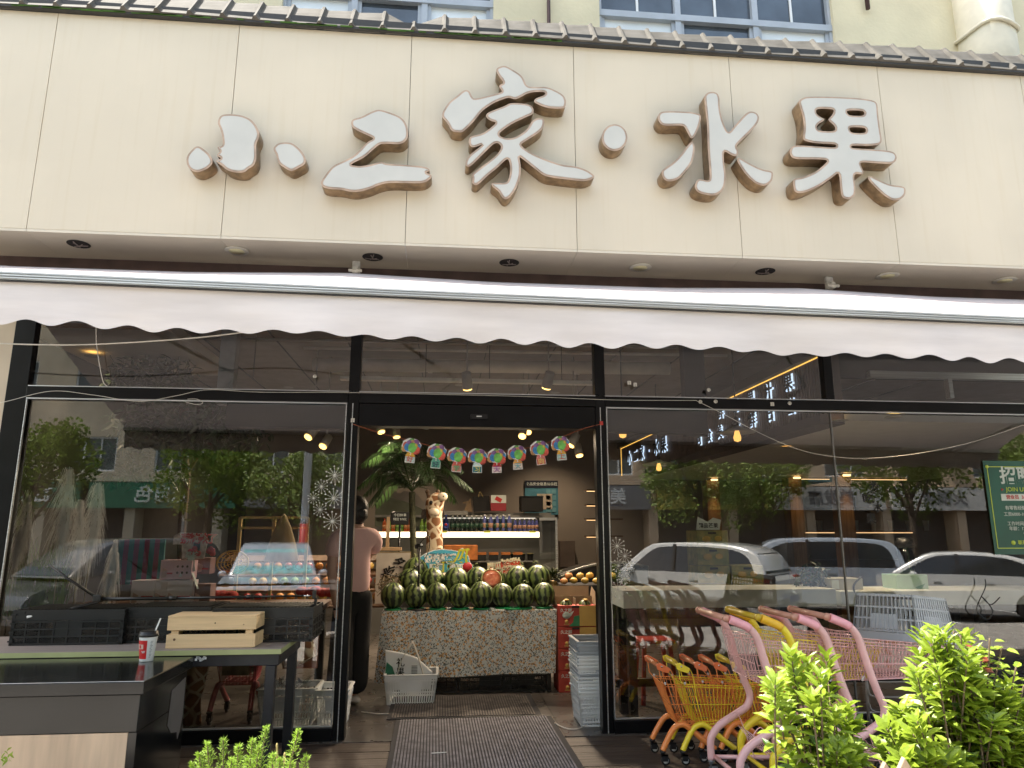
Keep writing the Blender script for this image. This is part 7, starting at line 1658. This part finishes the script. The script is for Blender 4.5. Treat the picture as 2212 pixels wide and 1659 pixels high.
# facing building
def facing(label, x0, x1, y, h, wallm, signs, seed):
    rnd = random.Random(seed); t = thing('street_building', label, 'building', ((x0+x1)/2,y,0)); 
    ww = MB(); zs = [3.7]; fl = 3.1; n = int((h-3.6)/fl)
    cols = int((x1-x0)/3.2); cw = (x1-x0)/cols
    wins = []
    for f in range(n):
        for c in range(cols):
            wx = x0+cw*(c+.5); wins.append((wx-.95, wx+.95, 3.8+f*fl, 5.2+f*fl))
    g = MB(); bands = [(-.46,.0)]; g.box((x0,y-6,3.4),(x1,y-.3,h)); 
    # wall with recesses
    for f in range(n):
        z0 = 3.4+f*fl; g.box((x0,y-.3,z0),(x1,y,3.8+f*fl)); g.box((x0,y-.3,5.2+f*fl),(x1,y,z0+fl-.002)); xs = x0
        for c in range(cols):
            wx = x0+cw*(c+.5); g.box((xs,y-.3,3.8+f*fl),(wx-.95,y,5.2+f*fl)); xs = wx+.95
        g.box((xs,y-.3,3.8+f*fl),(x1,y,5.2+f*fl))
    g.box((x0-.1,y-6,h),(x1+.1,y+.15,h+.5)); obj('wall', g, wallm, t)
    for c in range(len(wins)):
        a, b_, z0, z1 = wins[c]; g = MB(); g.box((a,y-.14,z0),(b_,y-.06,z0+.07)); g.box((a,y-.14,z1-.07),(b_,y-.06,z1))
        for x in (a, a+.6, b_-.66, b_-.06): g.box((x,y-.14,z0+.071),(x+.06,y-.06,z1-.071))
        wo = obj('window', g, M_white, t); obj('pane', MB().quad((a,y-.12,z0),(b_,y-.12,z0),(b_,y-.12,z1),(a,y-.12,z1)), mat('far_glass', (.10,.12,.13), .1), wo)
    g = MB(); g.box((x0,y-5,-.46),(x1,y-.9,3.4)); obj('shop_interior', g, mat('dark_shop', (.10,.08,.07), .8), t)
    g = MB()
    for c in range(cols+1): x = x0+cw*c; g.box((x-.2,y-.9,-.46),(x+.2,y-.02,3.39))
    obj('pier', g, wallm, t)
    nS = len(signs); sw = (x1-x0)/nS
    for i, (txt, bc, tc) in enumerate(signs):
        a = x0+sw*i+.15; b_ = a+sw-.3
        so_ = obj('shop_sign', MB().box((a,y+.01,2.35),(b_,y+.22,3.35)), bc, t); text('sign_text', txt, .72, tc, ((a+b_)/2, y+.235, 2.85), so_, ext=.01, bold=.02, rot=(math.pi/2,0,math.pi))
    g = MB()
    for i in range(cols):
        if rnd.random() < .6: x = x0+cw*(i+.95); z = 4.4+fl*rnd.randint(0,n-1); g.box((x-.4,y+.01,z),(x+.35,y+.35,z+.55))
    obj('air_conditioner', g, M_white, t); return t
SG = mat('sign_dkgreen', (.03,.16,.09), .5); SGr = mat('sign_grey', (.18,.18,.19), .5); SY = mat('sign_yell', (.5,.45,.08), .5); SR = mat('sign_pinkgrey', (.35,.26,.24), .5); SW = mat('sign_whitebg', (.6,.58,.55), .5)
facing('beige apartment building with shops across the road, reflected in the left window', -26, -2.2, -24.5, 12.8, mat('stone_beige', (.58,.50,.38), .9, var=.15, sc=1), [('便利店',SGr,M_white),('益生大药房',SG,M_white),('源自色',SG,M_wh),('DST 布公',SGr,M_white)], 1)
facing('tan apartment building with shops across the road, reflected in the right window', -1.6, 30, -24.5, 12.8, mat('stone_tan', (.62,.46,.32), .9, var=.12, sc=1), [('火锅',SR,M_wh),('美食广场',SGr,M_white),('阳光家政',SY,M_blackm),('美发店',SW,SGr),('火锅店',SW,SGr),('超市',SGr,M_white)], 2)
tag(obj('street_canopy', MB().box((9,-24.2,3.45),(16,-22.6,3.62)), mat('canopy_teal', (.10,.22,.22), .6)), 'teal shop canopy on the tan building across the road', 'canopy')
# keep only what carries names: report
for o in S.objects:
    if o.type == 'MESH' and o.parent is None and 'label' not in o and 'kind' not in o: print('UNLABELLED', o.name)
